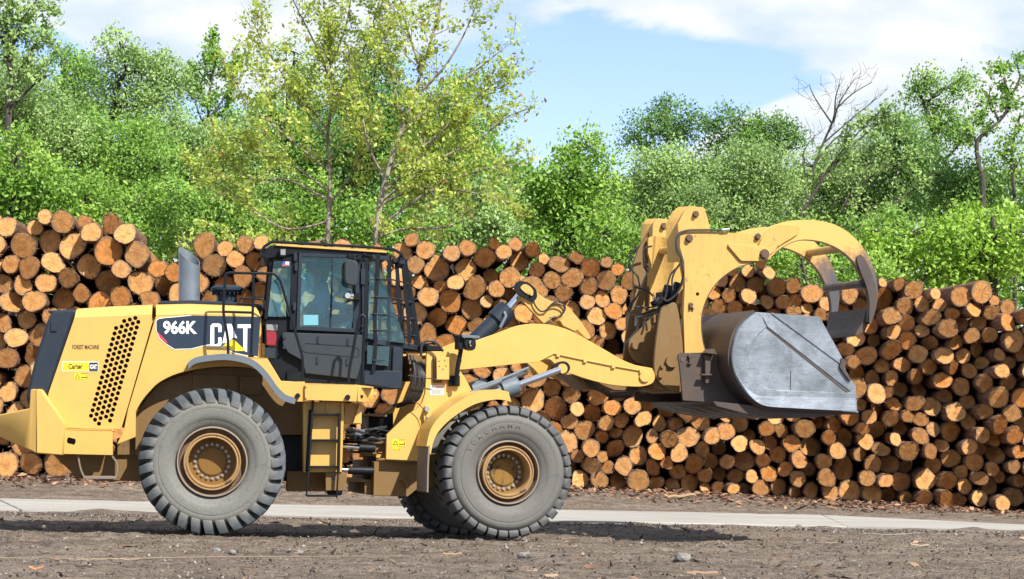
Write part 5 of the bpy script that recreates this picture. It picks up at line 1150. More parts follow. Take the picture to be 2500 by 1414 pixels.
w3.rotation_euler.rotate_axis('Y', 0.0)
w4 = copy_tree(w3, loader); place_wheel(w4, FF, 1243, 1154, WT, True)
# raised maker lettering on the near front tyre
for i, ch in enumerate('YOKOHAMA'):
    me = text_mesh(ch, 'tyre_front', 0.01, 1, 0.0); a = R_(150 - i * 10.2); co = np.array([v.co[:] for v in me.vertices]); c_ = (co.min(0) + co.max(0)) / 2
    for v in me.vertices:
        x_ = (v.co.x - c_[0]) * 0.085; y_ = (v.co.y - c_[1]) * 0.085 + 0.575; v.co = (x_ * math.sin(a) + y_ * math.cos(a), -0.003, -x_ * math.cos(a) + y_ * math.sin(a))
    o = link('raised_letter', me, w3); s_ = o.modifiers.new('s', 'SOLIDIFY'); s_.thickness = 0.002
# ================================================================ the operator
def make_person():
    root_uv = RF.loc(783, 790, 1.46); O = RF.P(root_uv[0], 1.46, root_uv[1] - 0.0)
    Mx = Matrix.Translation(O) @ Matrix.Rotation(RF.yaw, 4, 'Z')       # x forward, y to the left, z up; origin at the hips
    J = [(0, 0, 0.05, .135), (0.0, 0, 0.22, .125), (0.02, 0, 0.40, .14), (0.03, 0, 0.52, .06), (0.04, 0, 0.575, .052), (0.05, 0, 0.66, .078), (0.05, 0, 0.75, .082)]
    E = [(0, 1), (1, 2), (2, 3), (3, 4), (4, 5), (5, 6)]
    hands = []
    for s in (-1, 1):
        i = len(J); J += [(0.02, .17 * s, 0.47, .062), (0.10, .25 * s, 0.24, .048), (0.32, .20 * s, 0.20, .036), (0.385, .185 * s, 0.21, .026), (0.44, .18 * s, 0.225, .030)]
        E += [(2, i), (i, i + 1), (i + 1, i + 2), (i + 2, i + 3), (i + 3, i + 4)]; h = i + 4
        for f in range(4):
            k = len(J); y = (0.18 + (f - 1.5) * 0.017) * s; L = (0.9, 1.0, 0.95, 0.78)[f]
            J += [(0.465, y, 0.245, .009), (0.465 + .035 * L, y, 0.25, .0085), (0.475 + .04 * L, y, 0.225, .0075)]; E += [(h, k), (k, k + 1), (k + 1, k + 2)]
        k = len(J); J += [(0.43, (0.18 - 0.03) * s, 0.235, .010), (0.46, (0.18 - 0.045) * s, 0.225, .009)]; E += [(h, k), (k, k + 1)]
        i = len(J); J += [(0.03, .10 * s, 0.02, .09), (0.42, .13 * s, 0.06, .068), (0.50, .14 * s, -0.30, .045), (0.60, .14 * s, -0.34, .035)]
        E += [(0, i), (i, i + 1), (i + 1, i + 2), (i + 2, i + 3)]
    me = bpy.data.meshes.new('body'); me.from_pydata([j[:3] for j in J], E, []); o = bpy.data.objects.new('person', me); COL.objects.link(o)
    md = o.modifiers.new('skin', 'SKIN'); md.use_smooth_shade = True
    for v, j in zip(me.skin_vertices[0].data, J): v.radius = (j[3], j[3])
    me.skin_vertices[0].data[0].use_root = True
    sb = o.modifiers.new('sub', 'SUBSURF'); sb.levels = 1; sb.render_levels = 1
    dg = bpy.context.evaluated_depsgraph_get(); dg.update(); m2 = bpy.data.meshes.new_from_object(o.evaluated_get(dg)); o.modifiers.clear(); o.data = m2
    m2.materials.clear()
    for k in ('shirt', 'skin', 'trousers'): m2.materials.append(M[k])
    for p in m2.polygons:
        c = p.center; p.material_index = 1 if (c.z > 0.56 or (c.x > 0.30 and c.z > 0.15)) else (2 if c.z < 0.10 else 0); p.use_smooth = True
    o.matrix_basis = Mx
    tag(o, 'person in a dark cap and blue shirt sitting at the controls inside the cab', 'person')
    mb = MB(); mb.tube([(0.05, 0, 0.70), (0.048, 0, 0.76), (0.045, 0, 0.80), (0.04, 0, 0.835), (0.04, 0, 0.85)], [0.092, 0.094, 0.086, 0.055, 0.01], 20); mb.tube([(0.11, 0, 0.745), (0.165, 0, 0.735), (0.20, 0, 0.728)], [0.05, 0.04, 0.012], 10); mb.build('cap', 'hair', o)
    mb = MB(); mb.tube([(0.125, 0, 0.69), (0.148, 0, 0.672), (0.135, 0, 0.66)], [0.008, 0.014, 0.008], 8)
    for s in (-1, 1): mb.tube([(0.045, .078 * s, .70), (0.05, .09 * s, .685), (0.045, .078 * s, .66)], [.01, .018, .008], 8)
    mb.tube([(0.122, -.022, .635), (0.128, 0, .633), (0.122, .022, .635)], .006, 6); mb.build('face_features', 'skin', o)
    mb = MB()
    for s in (-1, 1): mb.tube([(0.118, .03 * s, .702), (0.128, .03 * s, .702)], .009, 8)
    mb.build('eye', 'blk', o)
make_person()

# ================================================================ logs
m, t, b = new_mat('sawn_end'); uvn = N(t, 'ShaderNodeUVMap'); oi = N(t, 'ShaderNodeObjectInfo'); at = N(t, 'ShaderNodeAttribute', attribute_name='tone')
ofs = N(t, 'ShaderNodeVectorMath', operation='MULTIPLY_ADD'); t.links.new(at.outputs['Color'], ofs.inputs[0]); ofs.inputs[1].default_value = (37, 53, 71)
cmb = N(t, 'ShaderNodeCombineXYZ'); rndv = mth(t, 'MULTIPLY', oi.outputs['Random'], 91.0); t.links.new(rndv, cmb.inputs[0]); t.links.new(rndv, cmb.inputs[1]); t.links.new(cmb.outputs[0], ofs.inputs[2])
pos = N(t, 'ShaderNodeVectorMath', operation='ADD'); t.links.new(uvn.outputs[0], pos.inputs[0]); t.links.new(ofs.outputs[0], pos.inputs[1]); vv = pos.outputs[0]
ln = N(t, 'ShaderNodeVectorMath', operation='LENGTH'); t.links.new(uvn.outputs[0], ln.inputs[0]); d = ln.outputs['Value']
d2 = mth(t, 'ADD', d, mth(t, 'MULTIPLY', mth(t, 'SUBTRACT', noise(t, 2.5, 3, 0.5, vv), 0.5), 0.35))
rings = mth(t, 'SINE', mth(t, 'MULTIPLY', d2, 52.0)); 
c = mixc(t, mrange(t, d2, 0.10, 0.62), (0.38, 0.155, 0.045), (0.60, 0.285, 0.088))
c = mixc(t, mrange(t, rings, -0.2, 1.0, 0, 0.42), c, (0.30, 0.15, 0.06))
c = mixc(t, mrange(t, noise(t, 1.7, 5, 0.65, vv), 0.48, 0.72, 0, 0.75), c, (0.66, 0.36, 0.14))
c = mixc(t, mrange(t, noise(t, 3.1, 6, 0.7, vv), 0.46, 0.66, 0, 0.75), c, (0.21, 0.12, 0.062))
c = mixc(t, mrange(t, d2, 0.80, 0.97, 0, 0.8), c, (0.23, 0.16, 0.105))
mps = N(t, 'ShaderNodeMapping'); mps.inputs['Scale'].default_value = (2.0, 22.0, 1); mps.inputs['Rotation'].default_value = (0, 0, 0.9); t.links.new(vv, mps.inputs[0])
sw = noise(t, 1.0, 4, 0.6, mps.outputs[0])
c = mixc(t, mrange(t, sw, 0.42, 0.62, 0, 0.38), c, (0.70, 0.40, 0.16))
c = mixc(t, mrange(t, noise(t, 14, 4, 0.7, vv), 0.58, 0.70, 0, 0.55), c, (0.16, 0.09, 0.05))
sx = N(t, 'ShaderNodeSeparateXYZ'); t.links.new(uvn.outputs[0], sx.inputs[0]); an = mth(t, 'ARCTAN2', sx.outputs[1], sx.outputs[0]); cv = N(t, 'ShaderNodeCombineXYZ'); t.links.new(mth(t, 'MULTIPLY', an, 3.2), cv.inputs[0]); t.links.new(mth(t, 'MULTIPLY', d, 0.9), cv.inputs[1]); t.links.new(rndv, cv.inputs[2])
cva = N(t, 'ShaderNodeVectorMath', operation='ADD'); t.links.new(cv.outputs[0], cva.inputs[0]); t.links.new(ofs.outputs[0], cva.inputs[1])
c = mixc(t, mth(t, 'MULTIPLY', mrange(t, noise(t, 1.6, 2, 0.5, cva.outputs[0]), 0.66, 0.70, 0, 0.85), mrange(t, d, 0.95, 0.6)), c, (0.07, 0.04, 0.025))
c = mixc(t, mth(t, 'MULTIPLY', mrange(t, noise(t, 0.9, 2, 0.5, cva.outputs[0]), 0.50, 0.62, 0, 0.8), mrange(t, d2, 0.55, 0.9)), c, (0.20, 0.155, 0.115))
mm = N(t, 'ShaderNodeMix', data_type='RGBA', blend_type='MULTIPLY'); mm.inputs[0].default_value = 1.0; t.links.new(c, mm.inputs[6]); t.links.new(oi.outputs['Color'], mm.inputs[7])
mm2 = N(t, 'ShaderNodeMix', data_type='RGBA', blend_type='MULTIPLY'); mm2.inputs[0].default_value = 1.0; t.links.new(mm.outputs[2], mm2.inputs[6]); t.links.new(at.outputs['Color'], mm2.inputs[7])
t.links.new(mm2.outputs[2], b.inputs['Base Color']); b.inputs['Roughness'].default_value = 0.85; b.inputs['Specular IOR Level'].default_value = 0.2
bump(t, b, mth(t, 'ADD', sw, noise(t, 9, 5, 0.7, vv)), 0.5, 0.02); M['sawn'] = m
m, t, b = new_mat('pine_bark'); v = objvec(t, (3, 0.8, 3)); oi = N(t, 'ShaderNodeObjectInfo')
c = mixc(t, mrange(t, noise(t, 4, 6, 0.7, v), 0.35, 0.65), (0.10, 0.048, 0.028), (0.30, 0.155, 0.085))
c = mixc(t, mrange(t, noise(t, 1.3, 5, 0.65, v), 0.52, 0.66, 0, 0.9), c, (0.42, 0.24, 0.13))
c = mixc(t, mrange(t, noise(t, 12, 4, 0.7, v), 0.60, 0.70, 0, 0.7), c, (0.05, 0.035, 0.03))
t.links.new(c, b.inputs['Base Color']); b.inputs['Roughness'].default_value = 0.95; bump(t, b, noise(t, 7, 6, 0.75, v), 0.9, 0.04); M['bark'] = m

LL = 3.1
def log_variant(k):
    r = random.Random(100 + k); seg = 22; rr = np.random.default_rng(100 + k)
    ph = [r.uniform(0, 6.28) for _ in range(6)]; am = [0, 0.08 * r.random() + (0.05 if k % 5 == 0 else 0), 0.06 * r.random(), 0.05 * r.random(), 0.03 * r.random(), 0.025 * r.random()]
    flat = r.uniform(0.78, 0.95) if k % 3 == 0 else 1.0; wedge = r.uniform(0.15, 0.35) if k % 6 == 2 else 0; wa = r.uniform(0, 6.28)
    tx, tz = r.uniform(-0.22, 0.22), r.uniform(-0.28, 0.20)      # the saw cut is never square
    if k % 7 == 3: tx *= 2.2; tz *= 1.8
    tx *= 0.40; tz *= 0.40
    fl = 0.10 * r.random() if k % 4 == 1 else 0.0                 # butt flare
    ang = np.arange(seg) * 2 * np.pi / seg
    def R(a, amp=1.0):
        q = np.ones_like(a)
        for i in range(1, 6): q = q + amp * am[i] * np.cos((i + 1) * a + ph[i])
        dd = np.abs((a - wa + np.pi) % (2 * np.pi) - np.pi); q = q + wedge * np.clip(1 - dd / 0.55, 0, 1) * amp
        return q
    V = []; UV = []; rough = rr.normal(0, 0.012, seg)
    rad = R(ang) + rough
    def ringv(f, y0, amp=1.0, scale=1.0, cut=True, rim=0.0):
        rr_ = rad * f * scale if cut else (R(ang, amp) * f * scale)
        x = rr_ * np.cos(ang) ; z = rr_ * np.sin(ang) * flat
        y = y0 + 0 * x + (tx * x + tz * z if cut else 0) + (rr.normal(0, rim, seg) if rim else 0)
        return np.stack([x, y, z], 1)
    V.append([[0, 0, 0]]); UV.append([[0, 0]])
    for f in (0.45, 0.82, 0.955):
        a = ringv(f, 0, rim=0.001); a[:, 1] += rr.normal(0, 0.0012, seg) * f; V.append(a); UV.append(np.stack([f * np.cos(ang), f * np.sin(ang)], 1))
    e = ringv(0.985, 0.005, rim=0.0); V.append(e); UV.append(np.stack([np.cos(ang), np.sin(ang)], 1))
    e = ringv(1.0 + 0.03, 0.0, rim=0.012); V.append(e); UV.append(np.stack([1.05 * np.cos(ang), 1.05 * np.sin(ang)], 1))
    bx, bz = r.uniform(-0.12, 0.12), r.uniform(-0.1, 0.1)
    for y, f in ((0.25, 1.03), (0.7, 1 - fl * 0.6), (1.6, 0.99 - fl), (LL, 0.97 - fl)):
        a = ringv(f, 0, amp=0.9, cut=False); a[:, 1] = y + (tx * a[:, 0] + tz * a[:, 2]) * max(0, 1 - y); a[:, 0] += bx * (y / LL) ; a[:, 2] += bz * (y / LL); a += rr.normal(0, 0.012, a.shape) * np.array([1, 0, 1]); V.append(a); UV.append(np.stack([ang, np.full(seg, y)], 1))
    V = np.concatenate(V); UV = np.concatenate(UV); nr = 9; T = [[0, 1 + (i + 1) % seg, 1 + i] for i in range(seg)]; Qd = []; mi = [0] * 0
    qm = []
    for j in range(nr - 1):
        for i in range(seg):
            Qd.append([1 + j * seg + i, 1 + j * seg + (i + 1) % seg, 1 + (j + 1) * seg + (i + 1) % seg, 1 + (j + 1) * seg + i]); qm.append(0 if j < 3 else 1)
    # torn fibres and bark flakes round the cut
    n0 = len(V); nf = 16 + (14 if k % 3 == 1 else 0); F = []; FV = []; FU = []
    for q in range(nf):
        a = r.uniform(0, 6.28); i = int(a / (2 * math.pi) * seg) % seg; p = V[1 + 4 * seg + i]; rd = np.array([math.cos(a), 0, math.sin(a)]); L = r.uniform(0.08, 0.26) * (1.8 if q % 9 == 0 else 1); wdt = r.uniform(0.018, 0.05)
        tg = np.array([-math.sin(a), 0, math.cos(a)]); dr = rd * r.uniform(0.2, 1.0) + np.array([0, r.uniform(-1, 0.5), 0]) + tg * r.uniform(-.8, .8); dr = dr / np.linalg.norm(dr) * [1, 0.25, 1]
        FV += [p - tg * wdt + [0, 0.02, 0], p + tg * wdt + [0, 0.02, 0], p + dr * L]; FU += [[1, 0]] * 3; F.append([n0 + 3 * q, n0 + 3 * q + 1, n0 + 3 * q + 2])
    V = np.concatenate([V, FV]); UV = np.concatenate([UV, FU]); tr = T + F; tm = [0] * len(T) + [1 if q % 3 else 0 for q in range(len(F))]
    return V, np.array(Qd), np.array(tr), np.array(qm + tm), UV
NV = 28
LV = [log_variant(k) for k in range(NV)]
def mesh_of(k):
    V, Qd, T, mi, UV = LV[k]; sm = np.array([True] * (len(Qd)) + [False] * len(T)); sm[:22 * 3] = False
    return raw_mesh('log', V, Qd, T, mats=[M['sawn'], M['bark']], attrs={'tone': np.ones((len(V), 3))}, smooth=sm, mi=mi, uv=UV)
LM = [mesh_of(k) for k in range(NV)]
# face line of the pile on the ground plan, and its skyline traced from the photograph
def yface(x): return 46.0 - 0.036 * np.clip(x - 0.5, 0, 12) ** 2
sk = [(-400, 560), (-100, 540), (0, 530), (40, 560), (75, 560), (100, 528), (130, 505), (165, 520), (200, 527), (225, 560), (262, 530), (290, 545), (330, 548), (348, 590), (362, 640), (440, 650), (446, 575), (470, 560), (500, 545), (530, 590), (570, 610), (600, 588), (640, 590), (700, 600), (800, 588), (900, 600), (960, 600), (1020, 566), (1040, 600), (1070, 612), (1125, 585), (1160, 605), (1195, 590), (1235, 612), (1272, 578), (1310, 612), (1350, 640), (1390, 615), (1440, 630), (1500, 632), (1530, 655), (1600, 660), (1700, 675), (1770, 665), (1820, 660), (1862, 642), (1895, 680), (1960, 690), (2000, 700), (2100, 710), (2180, 682), (2240, 690), (2270, 715), (2310, 720), (2370, 700), (2395, 692), (2440, 720), (2500, 735), (2560, 745), (2900, 760)]
skx, sky_ = zip(*sk)
def top_z(x):
    Y = yface(x); px = 1250 + x / Y * FP; return CZ + (HY - np.interp(px, skx, sky_)) / FP * Y
def packing():
    rg = np.random.default_rng(21); X, Z, Rr = [], [], []
    cx = np.arange(-12.5, 11.2, 0.035); topc = top_z(cx); ground = G(cx, yface(cx) + 0.3)
    A = []; xq = -12.3
    while xq < 10.9:
        r_ = float(np.interp(xq, [-9, -3, 0, 4, 9], [0.208, 0.196, 0.168, 0.147, 0.142]) * rg.lognormal(0, 0.2)); xq += r_
        A.append([xq, float(G(xq, yface(xq) + 0.3)) + r_ * 0.9 + (rg.uniform(0, 0.12) if rg.random() < 0.3 else 0), r_]); xq += r_ * rg.uniform(0.93, 1.12)
    A = np.array(A)
    for it in range(3600):
        # big logs on the left, thinner ones on the right
        
        best = None; r_base = rg.lognormal(0, 0.16)
        rad = np.interp(cx, [-9, -3, 0, 4, 9], [0.208, 0.196, 0.168, 0.147, 0.142]) * r_base
        zz_ = ground + rad * 0.92
        if len(A):
            dx = np.abs(cx[:, None] - A[None, :, 0]); rs = (rad[:, None] + A[None, :, 2]) * 0.94; h = np.where(dx < rs, A[None, :, 1] + np.sqrt(np.maximum(rs * rs - dx * dx, 0)), -9)
            zz_ = np.maximum(zz_, h.max(1))
        room = topc - (zz_ + rad) - 0.06 * (rad > 0.21)
        loc = (zz_[1:-1] <= zz_[:-2] + 1e-6) & (zz_[1:-1] <= zz_[2:] + 1e-6) & (room[1:-1] > -0.10)
        idx = np.where(loc)[0] + 1
        if len(idx) == 0:
            if r_base < 0.9 or it > 3000: 
                if it > 2400: break
            continue
        sc = zz_[idx] - ground[idx] + rg.uniform(0, 0.35, len(idx)); i = idx[np.argmin(sc)]
        A = np.vstack([A, [cx[i], zz_[i], rad[i]]])
    return A
LG = packing()
rl_ = random.Random(5)
# areas of the photograph covered by the machine (for choosing which logs get an object of their own)
cover = [[(110, 750), (640, 745), (640, 600), (985, 600), (985, 940), (900, 1060), (300, 1110), (0, 1110), (0, 1010)], [(340, 948), (705, 948), (705, 1200), (340, 1200)], [(1060, 990), (1400, 990), (1400, 1300), (1060, 1300)], [(950, 870), (1150, 860), (1300, 800), (1400, 810), (1600, 900), (1600, 940), (1400, 900), (1250, 900), (1050, 1130), (940, 1130)], [(1550, 770), (1600, 540), (1850, 570), (1720, 700), (1720, 780), (1850, 765), (2000, 775), (2090, 940), (2090, 1010), (1600, 1000)]]
def inpoly(x, y, P):
    c = False
    for i in range(len(P)):
        (x1, y1), (x2, y2) = P[i - 1], P[i]
        if (y1 > y) != (y2 > y) and x < (x2 - x1) * (y - y1) / (y2 - y1) + x1: c = not c
    return c
logs = []
for x, z, r in LG:
    Y0 = float(yface(x)); px0 = 1250 + x / Y0 * FP
    w = np.interp(px0, [0, 1300, 1700, 2500], [0.20, 0.25, 0.30, 0.34])
    y = Y0 + rl_.gauss(0, w) * 0.8 + (0.25 if rl_.random() < 0.15 else 0)
    px, py = 1250 + x / y * FP, HY - (z - CZ) / y * FP
    vis = -60 < px < 2560 and not any(inpoly(px, py, P) for P in cover)
    yaw = rl_.gauss(0, 0.030 if px0 < 1500 else 0.05) + (-0.012 if px0 > 1500 else (0.09 if px0 < 900 else 0.03)); pit = rl_.gauss(0, 0.012)
    k = rl_.randrange(NV); tone = rl_.choices([(1.05, 1.0, 0.92), (1.22, 1.16, 1.10), (0.74, 0.66, 0.60), (1.05, 0.84, 0.62), (0.95, 0.95, 0.98)], [4, 3, 1.6, 2.2, 1.2])[0]
    jit = rl_.uniform(0.74, 1.08); tone = tuple(jit * v_ for v_ in tone)
    logs.append(dict(x=x, y=y, z=z, r=r, px=px, py=py, vis=vis, yaw=yaw, pit=pit, k=k, tone=tone, spin=rl_.uniform(0, 6.28), tn=0))
def tonename(tn):
    r_, g_, b_ = tn
    if r_ > 1.12: return 'pale'
    if r_ < 0.86: return 'dark'
    if b_ / r_ < 0.68: return 'orange'
    if b_ / r_ > 0.97: return 'greyish'
    return 'tan'
def mat_of(L):
    return Matrix.Translation((L['x'], L['y'], L['z'])) @ Matrix.Rotation(L['yaw'], 4, 'Z') @ Matrix.Rotation(L['pit'], 4, 'X') @ Matrix.Rotation(L['spin'], 4, 'Y') @ Matrix.Diagonal((L['r'] * 0.97, 1.0 * (0.3 if False else 1), L['r'] * 0.97, 1))
# note: mesh y is in units of metres along the log; the end relief is scaled with it
order = sorted([i for i, L in enumerate(logs) if L['vis']], key=lambda i: -logs[i]['r'] / logs[i]['y'])
chosen = order[:300]; rest = [i for i in range(len(logs)) if i not in set(chosen)]
zones = [(0, 'left photo edge'), (110, 'charcoal radiator housing'), (200, 'hexagon grille'), (360, 'front of the engine hood'), (430, 'exhaust stack'), (520, 'air cleaner bowl'), (600, 'rear of the cab'), (720, 'cab roof'), (960, 'cab guard bars'), (1060, 'headlight post'), (1190, 'tilt cylinder'), (1300, 'tilt lever'), (1410, 'boom bend'), (1510, 'grapple hoses'), (1640, 'grapple towers'), (1730, 'heel plate opening'), (1850, 'claw pivot'), (1950, 'claw arch'), (2060, 'claw tips'), (2150, 'bucket lip'), (2230, 'first stretch past bucket'), (2320, 'middle stretch past bucket'), (2400, 'last stretch past bucket'), (2460, 'right photo edge')]
def zone(px):
    r_ = zones[0][1]
    for a, n_ in zones:
        if px >= a: r_ = n_
    return r_
def row(L):
    g0 = float(G(L['x'], L['y'])); t_ = float(top_z(L['x'])); f = (L['z'] - g0) / max(0.1, t_ - g0)
    return 'in bottom row' if L['z'] - g0 < L['r'] * 1.6 else ('low in pile' if f < 0.35 else ('mid pile' if f < 0.62 else ('high in pile' if f < 0.85 else 'topping the pile')))
from collections import defaultdict
grp = defaultdict(list)
med = {}
for i in chosen:
    L = logs[i]; ex = np.interp(L['x'], [-9, -3, 0, 4, 9], [0.208, 0.196, 0.168, 0.147, 0.142]); sz = 'thick' if L['r'] > ex * 1.12 else ('slim' if L['r'] < ex * 0.92 else 'medium')
    grp[(sz, tonename(L['tone']), row(L), zone(L['px']))].append(i)
ordn = ['leftmost', 'second from left', 'third from left', 'fourth from left', 'fifth from left', 'sixth from left', 'seventh from left']
for (sz, tn, rw, zn), ids in grp.items():
    ids.sort(key=lambda i: logs[i]['px'])
    for q, i in enumerate(ids):
        where = f"by the {zn}" if 'stretch' not in zn and 'photo edge' not in zn else (f"at the {zn}" if 'edge' in zn else f"in the {zn}")
        L = logs[i]; o = bpy.data.objects.new('log', LM[L['k']]); COL.objects.link(o); o.matrix_world = mat_of(L); o.color = (*L['tone'], 1)
        pre = '' if len(ids) == 1 else (ordn[q] if q < 7 else 'rightmost') + ' '
        lab = f"{pre}{sz} {tn} log end {rw} {where}"
        tag(o, lab, 'log', 'logs stacked in the long pile')
def merged(ids, name):
    Vs, Qs, Ts, mq, mt, U, Tn = [], [], [], [], [], [], []; o = 0
    for i in ids:
        L = logs[i]; V, Qd, T, mi, UV = LV[L['k']]; A = np.array(mat_of(L)); V4 = V @ A[:3, :3].T + A[:3, 3]
        Vs.append(V4); Qs.append(Qd + o); Ts.append(T + o); mq.append(mi[:len(Qd)]); mt.append(mi[len(Qd):]); U.append(UV); Tn.append(np.tile(L['tone'], (len(V), 1))); o += len(V)
    Q_, T_ = np.concatenate(Qs), np.concatenate(Ts)
    me = raw_mesh(name, np.concatenate(Vs), Q_, T_, mats=[M['sawn'], M['bark']], attrs={'tone': np.concatenate(Tn)}, smooth=False, mi=np.concatenate([np.concatenate(mq), np.concatenate(mt)]), uv=np.concatenate(U))
    return link(name, me)
back = len(logs)
for L in list(logs):
    if -8.8 < L['x'] < 9.6 and float(top_z(L['x'])) - L['z'] > 0.5: logs.append(dict(L, x=L['x'] + 0.13, y=L['y'] + LL + rl_.uniform(-0.5, 0.1), z=L['z'] - 0.08, r=L['r'] * 1.3, k=rl_.randrange(NV), px=-999))
rest += list(range(back, len(logs)))
tag(merged(rest, 'log_pile'), 'remaining thinner and half hidden logs filling the long pile behind the wheel loader', 'log pile', kind='stuff')
print('logs', len(logs), 'visible', len(order))

# ================================================================ foliage
def leaf_material(name, cols, trans=0.28):
    m, t, b = new_mat(name); at = N(t, 'ShaderNodeAttribute', attribute_name='tone'); sp = N(t, 'ShaderNodeSeparateColor'); t.links.new(at.outputs['Color'], sp.inputs[0])
    r = N(t, 'ShaderNodeValToRGB'); e = r.color_ramp.elements
    while len(e) < len(cols): e.new(0.5)
    for i, (p, c_) in enumerate(cols): e[i].position = p; e[i].color = (*c_, 1)
    t.links.new(sp.outputs[0], r.inputs[0]); t.links.new(r.outputs[0], b.inputs['Base Color']); b.inputs['Roughness'].default_value = 0.5; b.inputs['Specular IOR Level'].default_value = 0.35
    tl = N(t, 'ShaderNodeBsdfTranslucent'); hs = N(t, 'ShaderNodeHueSaturation'); hs.inputs['Value'].default_value = 1.5; hs.inputs['Saturation'].default_value = 1.05; t.links.new(r.outputs[0], hs.inputs['Color']); t.links.new(hs.outputs[0], tl.inputs[0])
    mxs = N(t, 'ShaderNodeMixShader'); mxs.inputs[0].default_value = trans; t.links.new(b.outputs[0], mxs.inputs[1]); t.links.new(tl.outputs[0], mxs.inputs[2]); t.links.new(mxs.outputs[0], t.nodes['Material Output'].inputs[0])
    return m
M['leaf_mid'] = leaf_material('leaf_mid_green', [(0, (0.109, 0.212, 0.035)), (0.5, (0.179, 0.333, 0.057)), (1, (0.301, 0.461, 0.081))])
M['leaf_viv'] = leaf_material('leaf_vivid_green', [(0, (0.093, 0.210, 0.019)), (0.5, (0.187, 0.333, 0.047)), (1, (0.323, 0.485, 0.081))])
M['leaf_grey'] = leaf_material('leaf_grey_green', [(0, (0.139, 0.226, 0.072)), (0.5, (0.242, 0.365, 0.113)), (1, (0.366, 0.520, 0.161))])
M['leaf_dark'] = leaf_material('leaf_dark_green', [(0, (0.068, 0.150, 0.036)), (0.5, (0.119, 0.235, 0.050)), (1, (0.193, 0.347, 0.067))])
M['leaf_lime'] = leaf_material('leaf_lime_green', [(0, (0.125, 0.250, 0.015)), (0.5, (0.235, 0.395, 0.045)), (1, (0.36, 0.53, 0.08))])
M['leaf_syc'] = leaf_material('leaf_sycamore', [(0, (0.321, 0.148, 0.059)), (0.12, (0.242, 0.282, 0.045)), (0.55, (0.357, 0.472, 0.077)), (1, (0.619, 0.680, 0.200))], 0.45)
m, t, b = new_mat('tree_bark'); v = objvec(t, (3, 3, 1)); c = mixc(t, mrange(t, noise(t, 3, 6, 0.7, v), 0.4, 0.6), (0.035, 0.030, 0.026), (0.095, 0.080, 0.066)); t.links.new(c, b.inputs['Base Color']); b.inputs['Roughness'].default_value = 0.95; M['tbark'] = m
m, t, b = new_mat('sycamore_bark'); v = objvec(t, (3, 3, 1)); c = mixc(t, mrange(t, noise(t, 3, 6, 0.7, v), 0.42, 0.58), (0.13, 0.10, 0.075), (0.34, 0.30, 0.24)); t.links.new(c, b.inputs['Base Color']); b.inputs['Roughness'].default_value = 0.95; M['sbark'] = m

def leaf_cloud(C, size, tone, g, up=0.35):
    """C: leaf centres; returns folded leaf quads"""
    n = len(C); d = g.normal(size=(n, 3)); d /= np.linalg.norm(d, axis=1)[:, None]
    nn = g.normal(size=(n, 3)) * 0.85 + np.array([0.5, -0.75, up * 3.0]); a = np.cross(d, nn); a /= np.linalg.norm(a, axis=1)[:, None] + 1e-9; s = size[:, None]
    V = np.stack([C - d * s, C + a * s * 0.55, C + d * s, C - a * s * 0.55], 1).reshape(-1, 3)
    return V, np.arange(4 * n).reshape(-1, 4), np.repeat(tone, 4)
class Wood:
    def __init__(s): s.V = []; s.Q = []; s.n = 0
    def tube(s, P, R, seg=5):
        P = np.asarray(P, float); T = np.gradient(P, axis=0); T /= np.linalg.norm(T, axis=1)[:, None] + 1e-9
        X = np.cross(T, [0.2, 1, 0.1]); X /= np.linalg.norm(X, axis=1)[:, None] + 1e-9; Y = np.cross(T, X); a = np.arange(seg) * 2 * np.pi / seg
        V = P[:, None] + (X[:, None] * np.cos(a)[None, :, None] + Y[:, None] * np.sin(a)[None, :, None]) * np.asarray(R)[:, None, None]
        i = np.arange(len(P) - 1)[:, None] * seg; k = np.arange(seg)[None]; k2 = (k + 1) % seg
        q = np.stack([i + k, i + k2, i + seg + k2, i + seg + k], -1).reshape(-1, 4) + s.n; s.V.append(V.reshape(-1, 3)); s.Q.append(q); s.n += len(P) * seg
    def obj(s, name, mat, parent, org): return link(name, raw_mesh(name, np.concatenate(s.V) - org, np.concatenate(s.Q), mats=[M[mat]], smooth=True), parent)
def curve(a, b_, g, sag=0.12, n=7):
    t_ = np.linspace(0, 1, n)[:, None]; L = np.linalg.norm(b_ - a); P = a + (b_ - a) * t_; off = g.normal(size=3) * L * sag; P = P + off * (np.sin(t_ * np.pi)) + g.normal(size=(n, 3)) * L * 0.018 * (t_ > 0) * (t_ < 1)
    P[:, 2] += -0.15 * L * (t_[:, 0] * (1 - t_[:, 0])); return P
def world_px(px, py, Y): return np.array([(px - 1250) / FP * Y, Y, CZ + (HY - py) / FP * Y])
leafcount = 0
